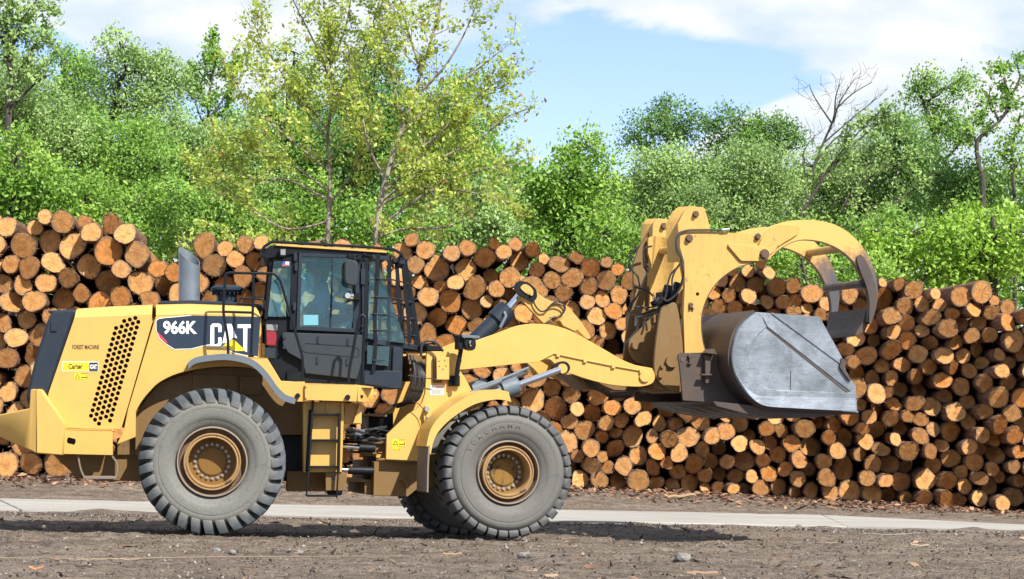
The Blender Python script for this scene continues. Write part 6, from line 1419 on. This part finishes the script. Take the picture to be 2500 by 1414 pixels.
def tree(label, cat, blobs, Y, leaf, dens=1.0, size=0.062, base=None, trunk=None, name='tree', clumpy=1.0, group='trees behind the log pile', bark='tbark', trunk_r=0.16, seed=0, twigs=True, tspread=0.22):
    """blobs: (px, py, rx, ry[, density]) in photo pixels at distance Y, giving the crown its masses"""
    global leafcount
    g = np.random.default_rng(1000 + seed); k = Y / FP; size *= 0.80
    bx = base if base is not None else sum(b_[0] * b_[2] for b_ in blobs) / sum(b_[2] for b_ in blobs)
    x0 = (bx - 1250) * k; org = np.array([x0, Y, float(G(x0, Y))]); root = empty(name, Matrix.Translation(org)); tag(root, label, cat, group)
    W = Wood(); C = []; S_ = []; T = []
    if trunk: tp = [world_px(a, b_, Y) for a, b_ in trunk]; tp = [org] + tp; tp = np.array([tuple(p) for p in S([tuple(p) for p in tp], 4)])
    else:
        low = max(blobs, key=lambda b_: b_[1]); top = min(blobs, key=lambda b_: b_[1]); e = world_px(top[0], top[1] + top[3] * 0.3, Y); midp = world_px((bx + top[0]) / 2 + g.uniform(-20, 20), (low[1] + top[1]) / 2, Y) ; tp = np.array([tuple(p) for p in S([tuple(org), tuple(org * 0.6 + midp * 0.4), tuple(midp), tuple(e)], 5)])
    rr_ = np.linspace(trunk_r, trunk_r * 0.25, len(tp)); W.tube(tp, rr_, 7)
    for bl in blobs:
        px, py, rx, ry = bl[:4]; dn = bl[4] if len(bl) > 4 else 1.0
        c = world_px(px, py, Y); c[1] += g.uniform(-0.6, 0.6); ax = np.array([rx * k, min(1.6, 0.85 * rx * k), ry * k])
        j = np.argmin(np.linalg.norm(tp - (c - [0, 0, ax[2] * 0.9]), axis=1)); j = max(1, min(j, len(tp) - 2))
        lp = curve(tp[j], c, g); W.tube(lp, np.linspace(rr_[j] * 0.6, 0.025, len(lp)), 5)
        ncl = int(max(5, 26 * clumpy * ax[0] * ax[2] * 1.3))
        u = g.normal(size=(ncl, 3)); u /= np.linalg.norm(u, axis=1)[:, None]; rad = g.uniform(0.35, 1.12, ncl) ** 0.6
        cc = c + u * rad[:, None] * ax
        for q in range(ncl):
            s_ = g.uniform(0.16, 0.34) * (0.8 + 0.25 * min(1.5, ax[0])); nl = int(g.uniform(0.7, 1.3) * 430 * dens * dn * s_ ** 1.7 / (size / 0.062) ** 2 * 2.0)
            if nl < 3: continue
            L = g.normal(size=(nl, 3)) * np.array([s_, s_, s_ * 0.52]); L[:, 2] -= 0.30 * (L[:, 0] ** 2 + L[:, 1] ** 2) / s_
            C.append(cc[q] + L); S_.append(size * g.uniform(0.65, 1.35, nl)); T.append(np.clip(g.normal(0.5, 0.20, nl) + g.normal(0, tspread), 0.02, 1))
            if twigs and q % 2 == 0: P = curve(lp[-1 - (q % 3)], cc[q], g, 0.1, 5); W.tube(P, np.linspace(0.022, 0.006, 5), 4)
    W.obj('trunk', bark, root, org)
    if C:
        V, Qd, tn = leaf_cloud(np.concatenate(C), np.concatenate(S_), np.concatenate(T), g); leafcount += len(Qd)
        link('crown', raw_mesh('crown', V - org, Qd, mats=[M[leaf]], attrs={'tone': np.repeat(tn[:, None], 3, 1)}), root)
    return root
def branch_tree(label, trunk, limbs, Y, leaf, nleaf, size, bark='sbark', r0=0.13, seed=0, name='tree', group='trees behind the log pile', twig_len=0.9, levels=2, cat='tree', spread=0.12, clus=0.0, density=1.0):
    """open tree: the trunk and main limbs follow the photograph, side shoots grow from them and carry the leaves"""
    global leafcount
    g = np.random.default_rng(3000 + seed); W = Wood(); x0 = (trunk[0][0] - 1250) / FP * Y; org = np.array([x0, Y, float(G(x0, Y))]); root = empty(name, Matrix.Translation(org)); tag(root, label, cat, group)
    tips = []
    def shoots(P, r, lev, L):
        n = len(P); m_ = max(3, int(np.linalg.norm(P[-1] - P[0]) / (0.26 if lev == 0 else 0.16) * density))
        for _ in range(m_):
            f = g.uniform(0.12, 1.0); i = min(n - 2, int(f * (n - 1))); fr = f * (n - 1) - i; p = P[i] * (1 - fr) + P[i + 1] * fr; t_ = P[i + 1] - P[i]; t_ = t_ / (np.linalg.norm(t_) + 1e-9)
            d = t_ * 0.7 + g.normal(size=3) * 0.62 + np.array([0, 0, 0.30]); d /= np.linalg.norm(d); l = L * g.uniform(0.4, 1.2) * (1.15 - 0.5 * f); e = p + d * l; Q_ = curve(p, e, g, 0.10, 5); Q_[:, 2] += 0.05 * l * np.linspace(0, 1, 5) ** 2
            rr = max(0.0045, r * 0.42 * (1 - 0.5 * f)); W.tube(Q_, np.linspace(rr, 0.0035, 5), 4)
            if lev + 1 < levels: shoots(Q_, rr, lev + 1, L * 0.5)
            tips.append(Q_)
    P = [org] + [world_px(a, b_, Y) for a, b_ in trunk]; tp = np.array(S([tuple(p) for p in P], 5)); rt = np.linspace(r0, r0 * 0.15, len(tp)) + 0.004; W.tube(tp, rt, 8); shoots(tp[int(len(tp) * 0.3):], r0 * 0.5, 0, twig_len)
    for li in limbs:
        q = []; dz = g.uniform(-0.5, 0.5)
        for i, (a, b_) in enumerate(li):
            w = world_px(a, b_, Y); s0 = Y + dz * spread * 8 * i / max(1, len(li) - 1) * (1 if i else 0); q.append(world_px(a, b_, s0))
        lp = np.array(S([tuple(p) for p in q], 4)); W.tube(lp, np.linspace(r0 * 0.5, 0.008, len(lp)), 6); shoots(lp, r0 * 0.3, 0, twig_len)
    W.obj('trunk', bark, root, org)
    if nleaf and tips:
        idx = g.integers(0, len(tips), nleaf); f = g.beta(1.5, 1.0, nleaf) * 4; i0 = np.minimum(f.astype(int), 3); fr = (f - i0)[:, None]; Tp = np.array(tips)
        cpos = Tp[idx, i0] * (1 - fr) + Tp[idx, i0 + 1] * fr + g.normal(size=(nleaf, 3)) * 0.075; br = g.normal(0, 0.16, len(tips))[idx]
        V, Qd, tn = leaf_cloud(cpos, size * g.uniform(0.55, 1.35, nleaf), np.clip(g.normal(0.55, 0.2, nleaf) + br, 0.02, 1), g, 0.15); leafcount += len(Qd)
        link('crown', raw_mesh('crown', V - org, Qd, mats=[M[leaf]], attrs={'tone': np.repeat(tn[:, None], 3, 1)}), root)
    return root

tree('tall feathery grey green tree at the far left edge', 'tree', [(30, 240, 110, 80), (110, 290, 80, 60), (-60, 180, 100, 110), (60, 170, 60, 50, 0.6), (180, 320, 40, 60, .7)], 63, 'leaf_grey', base=70, size=0.055, seed=1, clumpy=1.2)
branch_tree('thin topped tree with bluish bare twigs reaching the upper left corner', [(20, 300), (30, 200), (10, 100), (30, 0), (50, -80)], [[(30, 220), (80, 120), (130, 60)], [(20, 150), (60, 40), (110, -20)], [(30, 260), (90, 200), (130, 180)], [(15, 120), (-20, 40), (-40, -60)]], 60, 'leaf_grey', 3800, 0.058, 'tbark', 0.10, seed=2)
tree('bright glossy green tree beside the leftmost logs', 'tree', [(50, 380, 100, 85), (20, 470, 110, 80), (130, 450, 80, 70), (-70, 400, 100, 100), (90, 530, 110, 50)], 55, 'leaf_viv', base=40, size=0.068, seed=3)
tree('broad crowned willow like tree with leaning dark trunk at upper left', 'tree', [(300, 110, 55, 50), (350, 165, 85, 60), (420, 190, 50, 60), (290, 240, 100, 45), (400, 240, 60, 40), (260, 130, 30, 50, .8)], 70, 'leaf_grey', base=200, trunk=[(215, 360), (240, 310), (275, 280), (290, 200), (330, 170)], size=0.060, seed=4, trunk_r=0.2)
tree('deep green round topped tree left of the broad crowned one', 'tree', [(165, 150, 50, 45), (200, 210, 60, 55), (150, 250, 70, 60), (210, 170, 40, 35, .7)], 73, 'leaf_mid', size=0.060, seed=5)
tree('dense mid green tree filling the gap above the hood logs', 'tree', [(250, 330, 110, 70), (340, 360, 90, 70), (180, 360, 80, 60), (300, 440, 120, 70), (400, 400, 60, 60)], 66, 'leaf_mid', base=280, size=0.060, seed=6)
tree('leafy green bush right behind the highest left logs', 'bush', [(200, 480, 100, 60), (300, 500, 100, 55), (380, 560, 70, 60), (230, 560, 120, 50), (120, 570, 80, 40)], 54, 'leaf_viv', size=0.062, seed=7, trunk_r=0.06, name='bush', group='bushes behind the log pile')
branch_tree('sparse thin tree in the sky gap left of the sycamores', [(505, 400), (508, 320), (510, 240), (520, 180), (530, 130)], [[(508, 330), (480, 260), (470, 200)], [(510, 290), (560, 220), (570, 170)], [(507, 340), (550, 280)], [(506, 360), (450, 310)]], 72, 'leaf_mid', 4200, 0.06, 'tbark', 0.08, seed=8)
tree('grey green tree behind the sycamore lower branches', 'tree', [(470, 350, 90, 70), (560, 380, 90, 90), (420, 300, 60, 50, .7), (500, 440, 100, 60), (620, 330, 60, 80, .8)], 68, 'leaf_grey', base=520, size=0.058, seed=9)
tree('dark leaved shrub between the hood and the left sycamore', 'bush', [(480, 500, 90, 60), (400, 480, 70, 50), (560, 480, 80, 60), (600, 550, 100, 55), (500, 570, 100, 40)], 58, 'leaf_mid', size=0.062, seed=10, trunk_r=0.05, name='bush', group='bushes behind the log pile')
tree('large green tree seen through the left sycamore', 'tree', [(690, 300, 90, 90), (760, 200, 60, 80, .6), (640, 420, 90, 80), (760, 400, 90, 90), (720, 130, 50, 50, .4)], 75, 'leaf_mid', base=700, size=0.060, seed=11)
tree('dark green tree showing between the two sycamores', 'tree', [(900, 200, 70, 80), (880, 320, 100, 90), (960, 280, 70, 80), (860, 440, 110, 80), (930, 120, 50, 50, .7)], 74, 'leaf_dark', base=880, size=0.062, seed=12)
tree('dark green tree behind the right sycamore crown', 'tree', [(1120, 220, 65, 60), (1080, 310, 90, 70), (1170, 300, 60, 70, .8), (1050, 420, 110, 80), (1160, 430, 80, 70)], 71, 'leaf_mid', base=1090, size=0.060, seed=13)
tree('low shrub behind the cab roof', 'bush', [(700, 540, 100, 60), (820, 560, 90, 50), (940, 540, 100, 60), (1040, 560, 80, 50), (760, 470, 80, 50)], 56, 'leaf_viv', size=0.064, seed=14, trunk_r=0.05, name='bush', group='bushes behind the log pile')
tree('low grey green shrub behind the logs right of the cab', 'bush', [(1140, 540, 90, 60), (1060, 520, 70, 50), (1220, 560, 70, 50), (1180, 480, 80, 50)], 57, 'leaf_grey', size=0.060, seed=15, trunk_r=0.05, name='bush', group='bushes behind the log pile')
tree('rounded vivid green tree in the middle between sycamore and grapple', 'tree', [(1410, 360, 75, 50), (1370, 430, 95, 60), (1460, 440, 55, 60), (1330, 510, 80, 60), (1420, 520, 90, 60), (1370, 600, 110, 50), (1290, 450, 50, 50)], 58, 'leaf_viv', base=1400, size=0.072, seed=16, clumpy=1.1)
tree('high dark oak like crown left of the white cloud', 'tree', [(1640, 265, 60, 36), (1585, 300, 55, 32), (1685, 290, 36, 34), (1560, 340, 50, 26), (1620, 330, 70, 40)], 78, 'leaf_dark', base=1640, trunk=[(1640, 500), (1635, 400), (1630, 320)], size=0.062, seed=17, trunk_r=0.12)
tree('second high dark crown right of the oak like one', 'tree', [(1805, 285, 65, 36), (1865, 295, 60, 36), (1750, 320, 40, 32), (1745, 370, 30, 40), (1920, 335, 55, 42), (1840, 350, 80, 34)], 77, 'leaf_dark', base=1850, trunk=[(1840, 500), (1830, 400), (1810, 320)], size=0.062, seed=18, trunk_r=0.12)
tree('big soft grey green willow behind the grapple towers', 'tree', [(1620, 390, 85, 55), (1570, 450, 80, 60), (1700, 420, 80, 60), (1660, 510, 110, 70), (1560, 540, 80, 60)], 65, 'leaf_grey', base=1640, size=0.056, seed=19, clumpy=1.2)
tree('tall soft green willow above the claw pivot', 'tree', [(1840, 400, 85, 60), (1790, 450, 80, 60), (1890, 460, 60, 60), (1760, 540, 90, 60), (1850, 540, 90, 60)], 66, 'leaf_grey', base=1830, size=0.056, seed=20, clumpy=1.2)
tree('dark undergrowth directly above the grapple towers', 'bush', [(1560, 590, 90, 50), (1680, 580, 90, 50), (1790, 600, 80, 50), (1470, 570, 60, 60)], 56, 'leaf_viv', size=0.062, seed=21, trunk_r=0.05, name='bush', group='bushes behind the log pile')
branch_tree('leafless tree against the white cloud above the claw', [(1965, 520), (1980, 430), (2010, 350), (2035, 290), (2040, 240), (2050, 205)], [[(2030, 300), (1990, 240), (1975, 205)], [(2038, 270), (2080, 230), (2130, 200)], [(2010, 350), (2080, 290), (2140, 240)], [(1975, 460), (1960, 380), (1990, 330)], [(2035, 300), (2050, 250), (2085, 195)], [(1990, 400), (2050, 330), (2150, 300)]], 68, 'leaf_mid', 0, 0.05, 'tbark', 0.05, seed=22, twig_len=0.8, cat='tree')
branch_tree('half bare leaning tree right of the leafless one', [(1952, 580), (1972, 500), (2035, 405), (2110, 330), (2170, 280)], [[(2000, 440), (2080, 340), (2150, 270)], [(2060, 500), (2120, 400), (2200, 330)], [(2050, 520), (2140, 420), (2240, 380)], [(2060, 560), (2180, 500), (2280, 420)]], 64, 'leaf_grey', 3600, 0.052, 'tbark', 0.055, seed=23, twig_len=0.7)
tree('olive green mixed thicket above the claw arch', 'tree', [(2080, 400, 90, 60), (2150, 350, 50, 50, .8), (2010, 470, 90, 70), (2120, 480, 100, 70), (1960, 400, 50, 60, .7)], 71, 'leaf_grey', base=2080, size=0.058, seed=24)
tree('green thicket low behind the claw arch', 'tree', [(1990, 570, 90, 55), (2090, 580, 90, 60), (2180, 560, 70, 50), (1920, 580, 70, 50)], 58, 'leaf_mid', base=2060, size=0.062, seed=25)
tree('tall slender tree with two leafy heads in the sky at right', 'tree', [(2255, 190, 34, 36, .8), (2230, 220, 26, 18, .6), (2285, 250, 40, 22, .6), (2350, 190, 32, 24, .8), (2335, 215, 22, 20, .6), (2300, 300, 60, 35, .7), (2350, 320, 35, 30, .5)], 72, 'leaf_mid', base=2330, trunk=[(2320, 470), (2290, 380), (2270, 290), (2250, 240), (2240, 200)], size=0.060, seed=26, clumpy=2.2, trunk_r=0.12)
tree('pointed dark green tree left of the slender one', 'tree', [(2200, 280, 14, 34, .9), (2190, 340, 40, 45), (2240, 370, 60, 60), (2170, 300, 16, 30, .7), (2230, 440, 70, 60)], 70, 'leaf_dark', base=2210, size=0.058, seed=27, clumpy=1.5)
tree('dark dense tree below the crooked bare limb', 'tree', [(2370, 420, 65, 50), (2330, 470, 90, 60), (2440, 440, 60, 50), (2280, 430, 50, 50)], 68, 'leaf_dark', base=2380, size=0.062, seed=28)
branch_tree('crooked dark limbed tree near the right edge with tufts of leaves', [(2400, 480), (2392, 420), (2385, 350), (2410, 320), (2445, 290), (2465, 240), (2450, 190)], [[(2385, 350), (2375, 320), (2380, 290)], [(2445, 290), (2480, 250), (2520, 220)], [(2465, 240), (2490, 190), (2480, 160)], [(2455, 200), (2440, 150)], [(2440, 300), (2420, 250), (2415, 220)]], 66, 'leaf_mid', 1500, 0.065, 'tbark', 0.08, seed=29, twig_len=0.7)
tree('light green airy tree on a thin trunk at the right edge', 'tree', [(2470, 330, 50, 40, .5), (2490, 280, 40, 40, .5), (2440, 370, 40, 30, .5), (2490, 400, 50, 40, .6)], 62, 'leaf_viv', base=2478, trunk=[(2478, 560), (2477, 480), (2470, 380), (2480, 300)], size=0.062, seed=30, trunk_r=0.07)
tree('lime green leafy tree above the right hand logs', 'tree', [(2420, 520, 80, 50), (2370, 560, 90, 60), (2480, 570, 70, 70), (2310, 590, 60, 50), (2420, 640, 110, 60)], 52, 'leaf_lime', base=2420, size=0.072, seed=31, clumpy=1.2)
tree('lime green shrub left of the big lime green tree', 'bush', [(2240, 570, 70, 45), (2180, 620, 60, 50), (2270, 650, 70, 50), (2150, 560, 30, 40, .7)], 52, 'leaf_lime', size=0.068, seed=32, trunk_r=0.05, name='bush', group='bushes behind the log pile')
tree('bright bush behind the logs inside the claw arch', 'bush', [(1960, 640, 90, 40), (2060, 660, 90, 40), (2140, 660, 60, 50), (1880, 610, 60, 40)], 51, 'leaf_viv', size=0.066, seed=33, trunk_r=0.05, name='bush', group='bushes behind the log pile')
# trees just outside the picture, so the wood goes on
tree('grey green tree beyond the left edge of the view', 'tree', [(-260, 250, 150, 130), (-200, 420, 150, 120), (-380, 350, 120, 150)], 64, 'leaf_mid', base=-260, size=0.085, seed=34, dens=0.8)
tree('green tree beyond the right edge of the view', 'tree', [(2680, 350, 130, 120), (2640, 520, 130, 120), (2800, 450, 120, 130)], 66, 'leaf_mid', base=2700, size=0.085, seed=35, dens=0.8)
# the two sycamores in front
branch_tree('right hand sycamore with pale branches and yellow green leaves behind the cab front', [(918, 620), (922, 545), (932, 475), (950, 410), (975, 330), (1005, 250), (1030, 170), (1055, 90), (1075, 10), (1085, -60)],
    [[(930, 490), (1000, 440), (1080, 385), (1170, 340), (1230, 290), (1290, 265)], [(922, 560), (990, 505), (1045, 470), (1120, 435), (1200, 410), (1285, 400)], [(975, 330), (1040, 270), (1120, 205), (1190, 150), (1240, 110)], [(945, 420), (1050, 345), (1150, 250), (1240, 180)],
     [(940, 440), (905, 370), (885, 290), (860, 200), (850, 110)], [(922, 575), (990, 560), (1080, 555), (1160, 530)], [(1010, 240), (1080, 170), (1130, 90), (1160, 20)], [(1030, 170), (1000, 90), (980, 10), (970, -40)], [(935, 470), (1010, 400), (1100, 300), (1180, 250)], [(955, 400), (980, 300), (960, 200), (940, 100), (930, 0)], [(930, 500), (1020, 460), (1150, 470), (1260, 500)]],
    51.0, 'leaf_syc', 10500, 0.050, 'sbark', 0.07, seed=50, twig_len=1.0)
branch_tree('left hand sycamore with pale spreading branches behind the cab rear', [(800, 620), (803, 520), (806, 420), (800, 330), (812, 240), (806, 150), (795, 60), (785, -50)],
    [[(802, 340), (745, 270), (695, 190), (645, 110), (612, 40)], [(806, 420), (725, 355), (655, 295), (605, 255), (575, 200)], [(804, 490), (705, 440), (625, 440), (560, 405), (505, 420)], [(803, 540), (705, 560), (625, 520), (545, 455), (470, 430)], [(808, 270), (860, 185), (900, 90), (930, -10)],
     [(812, 210), (770, 110), (730, 30), (700, -30)], [(803, 580), (705, 610), (600, 600), (480, 600)], [(806, 160), (840, 80), (860, -20)], [(804, 470), (740, 420), (660, 380), (540, 330)], [(804, 500), (860, 420), (900, 330)], [(803, 320), (730, 240), (660, 200), (600, 150)]],
    52.0, 'leaf_syc', 11000, 0.049, 'sbark', 0.055, seed=51, twig_len=1.0)
branch_tree('pale dead snag standing in the green bush at left', [(212, 500), (214, 460), (220, 425)], [[(214, 460), (222, 440), (226, 420)]], 57, 'leaf_mid', 0, 0.05, 'sbark', 0.07, seed=52, twig_len=0.12, density=.3)
# the wood beyond, one mass
def forest():
    g = np.random.default_rng(77); C = []; S_ = []; T = []; k = 84 / FP
    tx = [-900, -200, 0, 150, 300, 450, 520, 600, 700, 900, 1150, 1300, 1400, 1500, 1600, 1900, 2000, 2100, 2300, 2450, 2600, 3400]; ty = [300, 300, 290, 270, 280, 330, 400, 340, 280, 290, 300, 440, 430, 470, 440, 440, 420, 400, 430, 450, 460, 400]
    for px in np.arange(-900, 3400, 16):
        t0 = np.interp(px, tx, ty)
        for py in np.arange(t0, 800, 26):
            p = world_px(px + g.uniform(-12, 12), py + g.uniform(-12, 12), 84 + g.uniform(-2, 2)); n = 22; s_ = g.uniform(0.2, 0.4)
            C.append(p + g.normal(size=(n, 3)) * [s_, s_, s_ * 0.6]); S_.append(np.full(n, 0.13) * g.uniform(0.7, 1.3, n)); T.append(np.clip(g.normal(0.45, 0.18, n) + g.normal(0, 0.2), 0.02, 1))
    V, Qd, tn = leaf_cloud(np.concatenate(C), np.concatenate(S_), np.concatenate(T), g)
    o = link('forest', raw_mesh('forest', V, Qd, mats=[M['leaf_mid']], attrs={'tone': np.repeat(tn[:, None], 3, 1)})); tag(o, 'green wood massed far behind the nearer trees', 'forest', kind='stuff'); return len(Qd)
nf = forest(); print('leaves', leafcount, nf)

# ================================================================ small things on the ground
def blob_mesh(name, r, seed, mat, flat=0.6, sub=2):
    bm = bmesh.new(); bmesh.ops.create_icosphere(bm, subdivisions=sub, radius=r); q = random.Random(seed)
    for v in bm.verts: v.co *= 1 + q.uniform(-0.25, 0.25); v.co.z *= flat
    me = bpy.data.meshes.new(name); bm.to_mesh(me); bm.free(); me.materials.append(mat); return me
m, t, b = new_mat('stone'); v = objvec(t); c = mixc(t, noise(t, 20, 5, 0.65, v), (0.10, 0.095, 0.09), (0.26, 0.245, 0.22)); t.links.new(c, b.inputs['Base Color']); b.inputs['Roughness'].default_value = 0.9; M['stone'] = m
m, t, b = new_mat('chip_wood'); at = N(t, 'ShaderNodeAttribute', attribute_name='tone'); t.links.new(at.outputs['Color'], b.inputs['Base Color']); b.inputs['Roughness'].default_value = 0.9; M['chip'] = m
def gpt(px, py):
    """point of the ground under a photo pixel"""
    d = np.array([(px - 1250) / FP, 1, (HY - py) / FP]); lo, hi = 18.0, 60.0; prev = None
    for Y in np.arange(21, 60, 0.05):
        if CZ + d[2] * Y <= float(G(d[0] * Y, Y)): return d[0] * Y, Y
    return d[0] * 40, 40
for i, (px, py, r, lab) in enumerate([(78, 1334, 0.022, 'small pale bluish stone near the left edge of the dirt'), (528, 1355, 0.045, 'grey stone below the rear wheel, left one of two'), (566, 1357, 0.045, 'grey stone below the rear wheel, right one of two'), (730, 1352, 0.045, 'grey stone in the dirt between the wheels'), (1280, 1362, 0.075, 'dark rough clod of dirt under the front wheel'), (1665, 1372, 0.085, 'pointed grey stone with a chip of bark on the right of the dirt'), (1950, 1290, 0.05, 'dark clod just in front of the concrete'), (2080, 1372, 0.055, 'dark clod in the dirt below the bucket lip'), (1920, 1340, 0.025, 'small brown stone under the bucket tip'), (1375, 1333, 0.02, 'little pale stone right of the front wheel')]):
    x, y = gpt(px, py); o = link('stone', blob_mesh('stone', r, i, M['stone'])); o.location = (x, y, float(GD(x, y)) + r * 0.35); tag(o, lab, 'stone', 'stones and clods lying in the yard')
def chips(name, n, sampler, size, cols, label, cat, seed, z=0.006, curl=0.5, elong=3.0):
    g = np.random.default_rng(seed); P = sampler(g, n); x, y = P[:, 0], P[:, 1]; zz_ = GD(x, y) + z; a = g.uniform(0, 2 * np.pi, n); s = size * np.minimum(g.lognormal(0, 0.45, n), 2.4); el = g.uniform(0.5, 1, n) * elong
    ux = np.stack([np.cos(a), np.sin(a), g.normal(0, curl * 0.6, n)], 1); vx = np.stack([-np.sin(a), np.cos(a), g.normal(0, curl, n)], 1); c = np.stack([x, y, zz_ + s * 0.35], 1); up = np.array([0, 0, 1.0])
    A = c - ux * (s * el)[:, None]; B = c + ux * (s * el)[:, None]; Cc = c + vx * s[:, None] * 0.7 + up * (s * 0.4)[:, None]; D = c - vx * s[:, None] * 0.7 + up * (s * 0.1)[:, None]; E = c - up * (s * 0.3)[:, None]
    V = np.stack([A, B, Cc, D, E], 1).reshape(-1, 3); o = np.arange(n)[:, None] * 5; T = np.concatenate([o + [0, 2, 4], o + [2, 1, 4], o + [1, 3, 4], o + [3, 0, 4], o + [0, 3, 2], o + [3, 1, 2]]); cc = np.array(cols)[g.integers(0, len(cols), n)] * g.uniform(0.7, 1.25, (n, 1))
    me = raw_mesh(name, V, None, T, mats=[M['chip']], attrs={'tone': np.repeat(cc, 5, 0)}); return tag(link(name, me), label, cat, kind='stuff')
chips('bark_litter', 9000, lambda g, n: np.stack([x := g.uniform(-11, 10.5, n), yface(x) - np.abs(g.normal(0, 1.0, n)) * 1.3 - 0.1 + 0.4], 1), 0.022, [(0.20, 0.10, 0.06), (0.28, 0.15, 0.09), (0.14, 0.08, 0.055), (0.38, 0.22, 0.12), (0.09, 0.065, 0.05), (0.22, 0.12, 0.08)], 'reddish bark litter along the foot of the log pile', 'bark litter', 1)
chips('gravel', 26000, lambda g, n: np.stack([g.uniform(-9.3, 9.3, n), np.where(g.random(n) < 0.35, 36.7 - np.abs(g.normal(0, 0.35, n)), g.uniform(21.5, 36.5, n))], 1), 0.009, [(0.16, 0.13, 0.11), (0.26, 0.23, 0.21), (0.10, 0.085, 0.075), (0.22, 0.20, 0.18), (0.07, 0.06, 0.055)], 'loose grit and gravel over the dirt yard', 'gravel', 2, elong=1.2, curl=0.8)
chips('wood_litter', 800, lambda g, n: np.stack([g.uniform(-9.3, 9.3, n), g.uniform(21.5, 36.5, n)], 1), 0.014, [(0.22, 0.13, 0.075), (0.27, 0.18, 0.11), (0.10, 0.065, 0.045), (0.05, 0.038, 0.032), (0.18, 0.10, 0.06)], 'scattered splinters and bark scraps on the dirt yard', 'wood litter', 3, elong=4)
chips('dirt_clods', 3600, lambda g, n: np.stack([g.uniform(-9.3, 9.3, n), g.uniform(21.5, 36.8, n)], 1), 0.013, [(0.09, 0.070, 0.055), (0.13, 0.10, 0.08), (0.17, 0.135, 0.11), (0.055, 0.045, 0.038)], 'small dark clods of packed dirt over the yard', 'dirt clods', 4, elong=1.1, curl=0.9)
# a few chips and sticks one can point at
def chipthing(px, py, L, wd, ang, col, label, cat='wood chip', name='wood_chip', lift=0.02, group='chips and sticks lying in the yard'):
    x, y = gpt(px, py); mb = MB(); mname = 'c%d' % int(sum(col) * 1000); 
    col = tuple(0.62 * q_ for q_ in col)
    if mname not in M: M[mname] = simple('dry_wood_%d' % len(M), col, 0.9)
    q = random.Random(px); n = 7; pts = []
    for i in range(n):
        f = i / (n - 1) - 0.5; pts.append((f * L * math.cos(ang) + q.uniform(-1, 1) * L * 0.02, f * L * math.sin(ang) + q.uniform(-1, 1) * L * 0.02, lift + q.uniform(0, 1) * lift * 0.8 + 0.5 * lift * abs(f) * 2))
    if wd > 0.02: mb.strap(pts, Vector((-math.sin(ang) * wd, math.cos(ang) * wd, wd * 0.5)), 0.006)
    else: mb.tube(pts, [wd * (1 - 0.7 * abs(i / (n - 1) - 0.4)) for i in range(n)], 5)
    o = mb.build(name, mname); o.location = (x, y, float(GD(x, y))); tag(o, label, cat, group)
chipthing(88, 1402, 0.13, 0.035, 0.1, (0.55, 0.26, 0.12), 'bright orange bark chip at the bottom left')
chipthing(300, 1365, 5.6, 0.009, 0.02, (0.36, 0.28, 0.20), 'long thin pale vine stem lying across the dirt at left', 'stick', 'stick')
chipthing(215, 1376, 0.35, 0.008, 0.02, (0.45, 0.36, 0.26), 'short pale twig below the long stem, left one', 'stick', 'stick')
chipthing(308, 1376, 0.27, 0.009, -0.1, (0.48, 0.39, 0.28), 'short pale twig below the long stem, right one', 'stick', 'stick')
chipthing(210, 1387, 0.22, 0.010, 0.2, (0.12, 0.08, 0.06), 'dark brown twig at the bottom left', 'stick', 'stick')
chipthing(1105, 1364, 0.20, 0.03, 0.0, (0.45, 0.28, 0.16), 'tan curled bark strip left of the dark clod')
chipthing(1290, 1396, 0.18, 0.03, -0.2, (0.42, 0.24, 0.14), 'reddish bark strip at the bottom centre')
chipthing(1440, 1388, 0.15, 0.05, -0.7, (0.30, 0.15, 0.09), 'dark red bark curl lying at the bottom centre right')
chipthing(1348, 1410, 0.14, 0.04, 0.4, (0.50, 0.33, 0.20), 'pale tan chip at the very bottom edge', lift=0.01)
chipthing(1715, 1410, 0.30, 0.03, 0.1, (0.45, 0.27, 0.17), 'pinkish bark strip at the bottom edge right of centre')
chipthing(2248, 1338, 0.24, 0.03, 0.1, (0.48, 0.38, 0.27), 'flat pale splinter on the dirt at right')
chipthing(2030, 1333, 0.16, 0.015, 0.1, (0.40, 0.30, 0.2), 'small tan splinter left of the flat pale one')
chipthing(2180, 1310, 0.85, 0.008, 0.03, (0.45, 0.42, 0.37), 'thin pale stem close to the concrete edge at right', 'stick', 'stick')
chipthing(1660, 1226, 0.55, 0.06, 0.1, (0.50, 0.33, 0.18), 'broad pale peeled bark sheet at the foot of the pile', lift=0.06)
chipthing(1725, 1185, 0.50, 0.012, 1.0, (0.45, 0.40, 0.33), 'upright forked pale twig at the foot of the pile', 'stick', 'stick', lift=0.2)
bpy.context.view_layer.update()
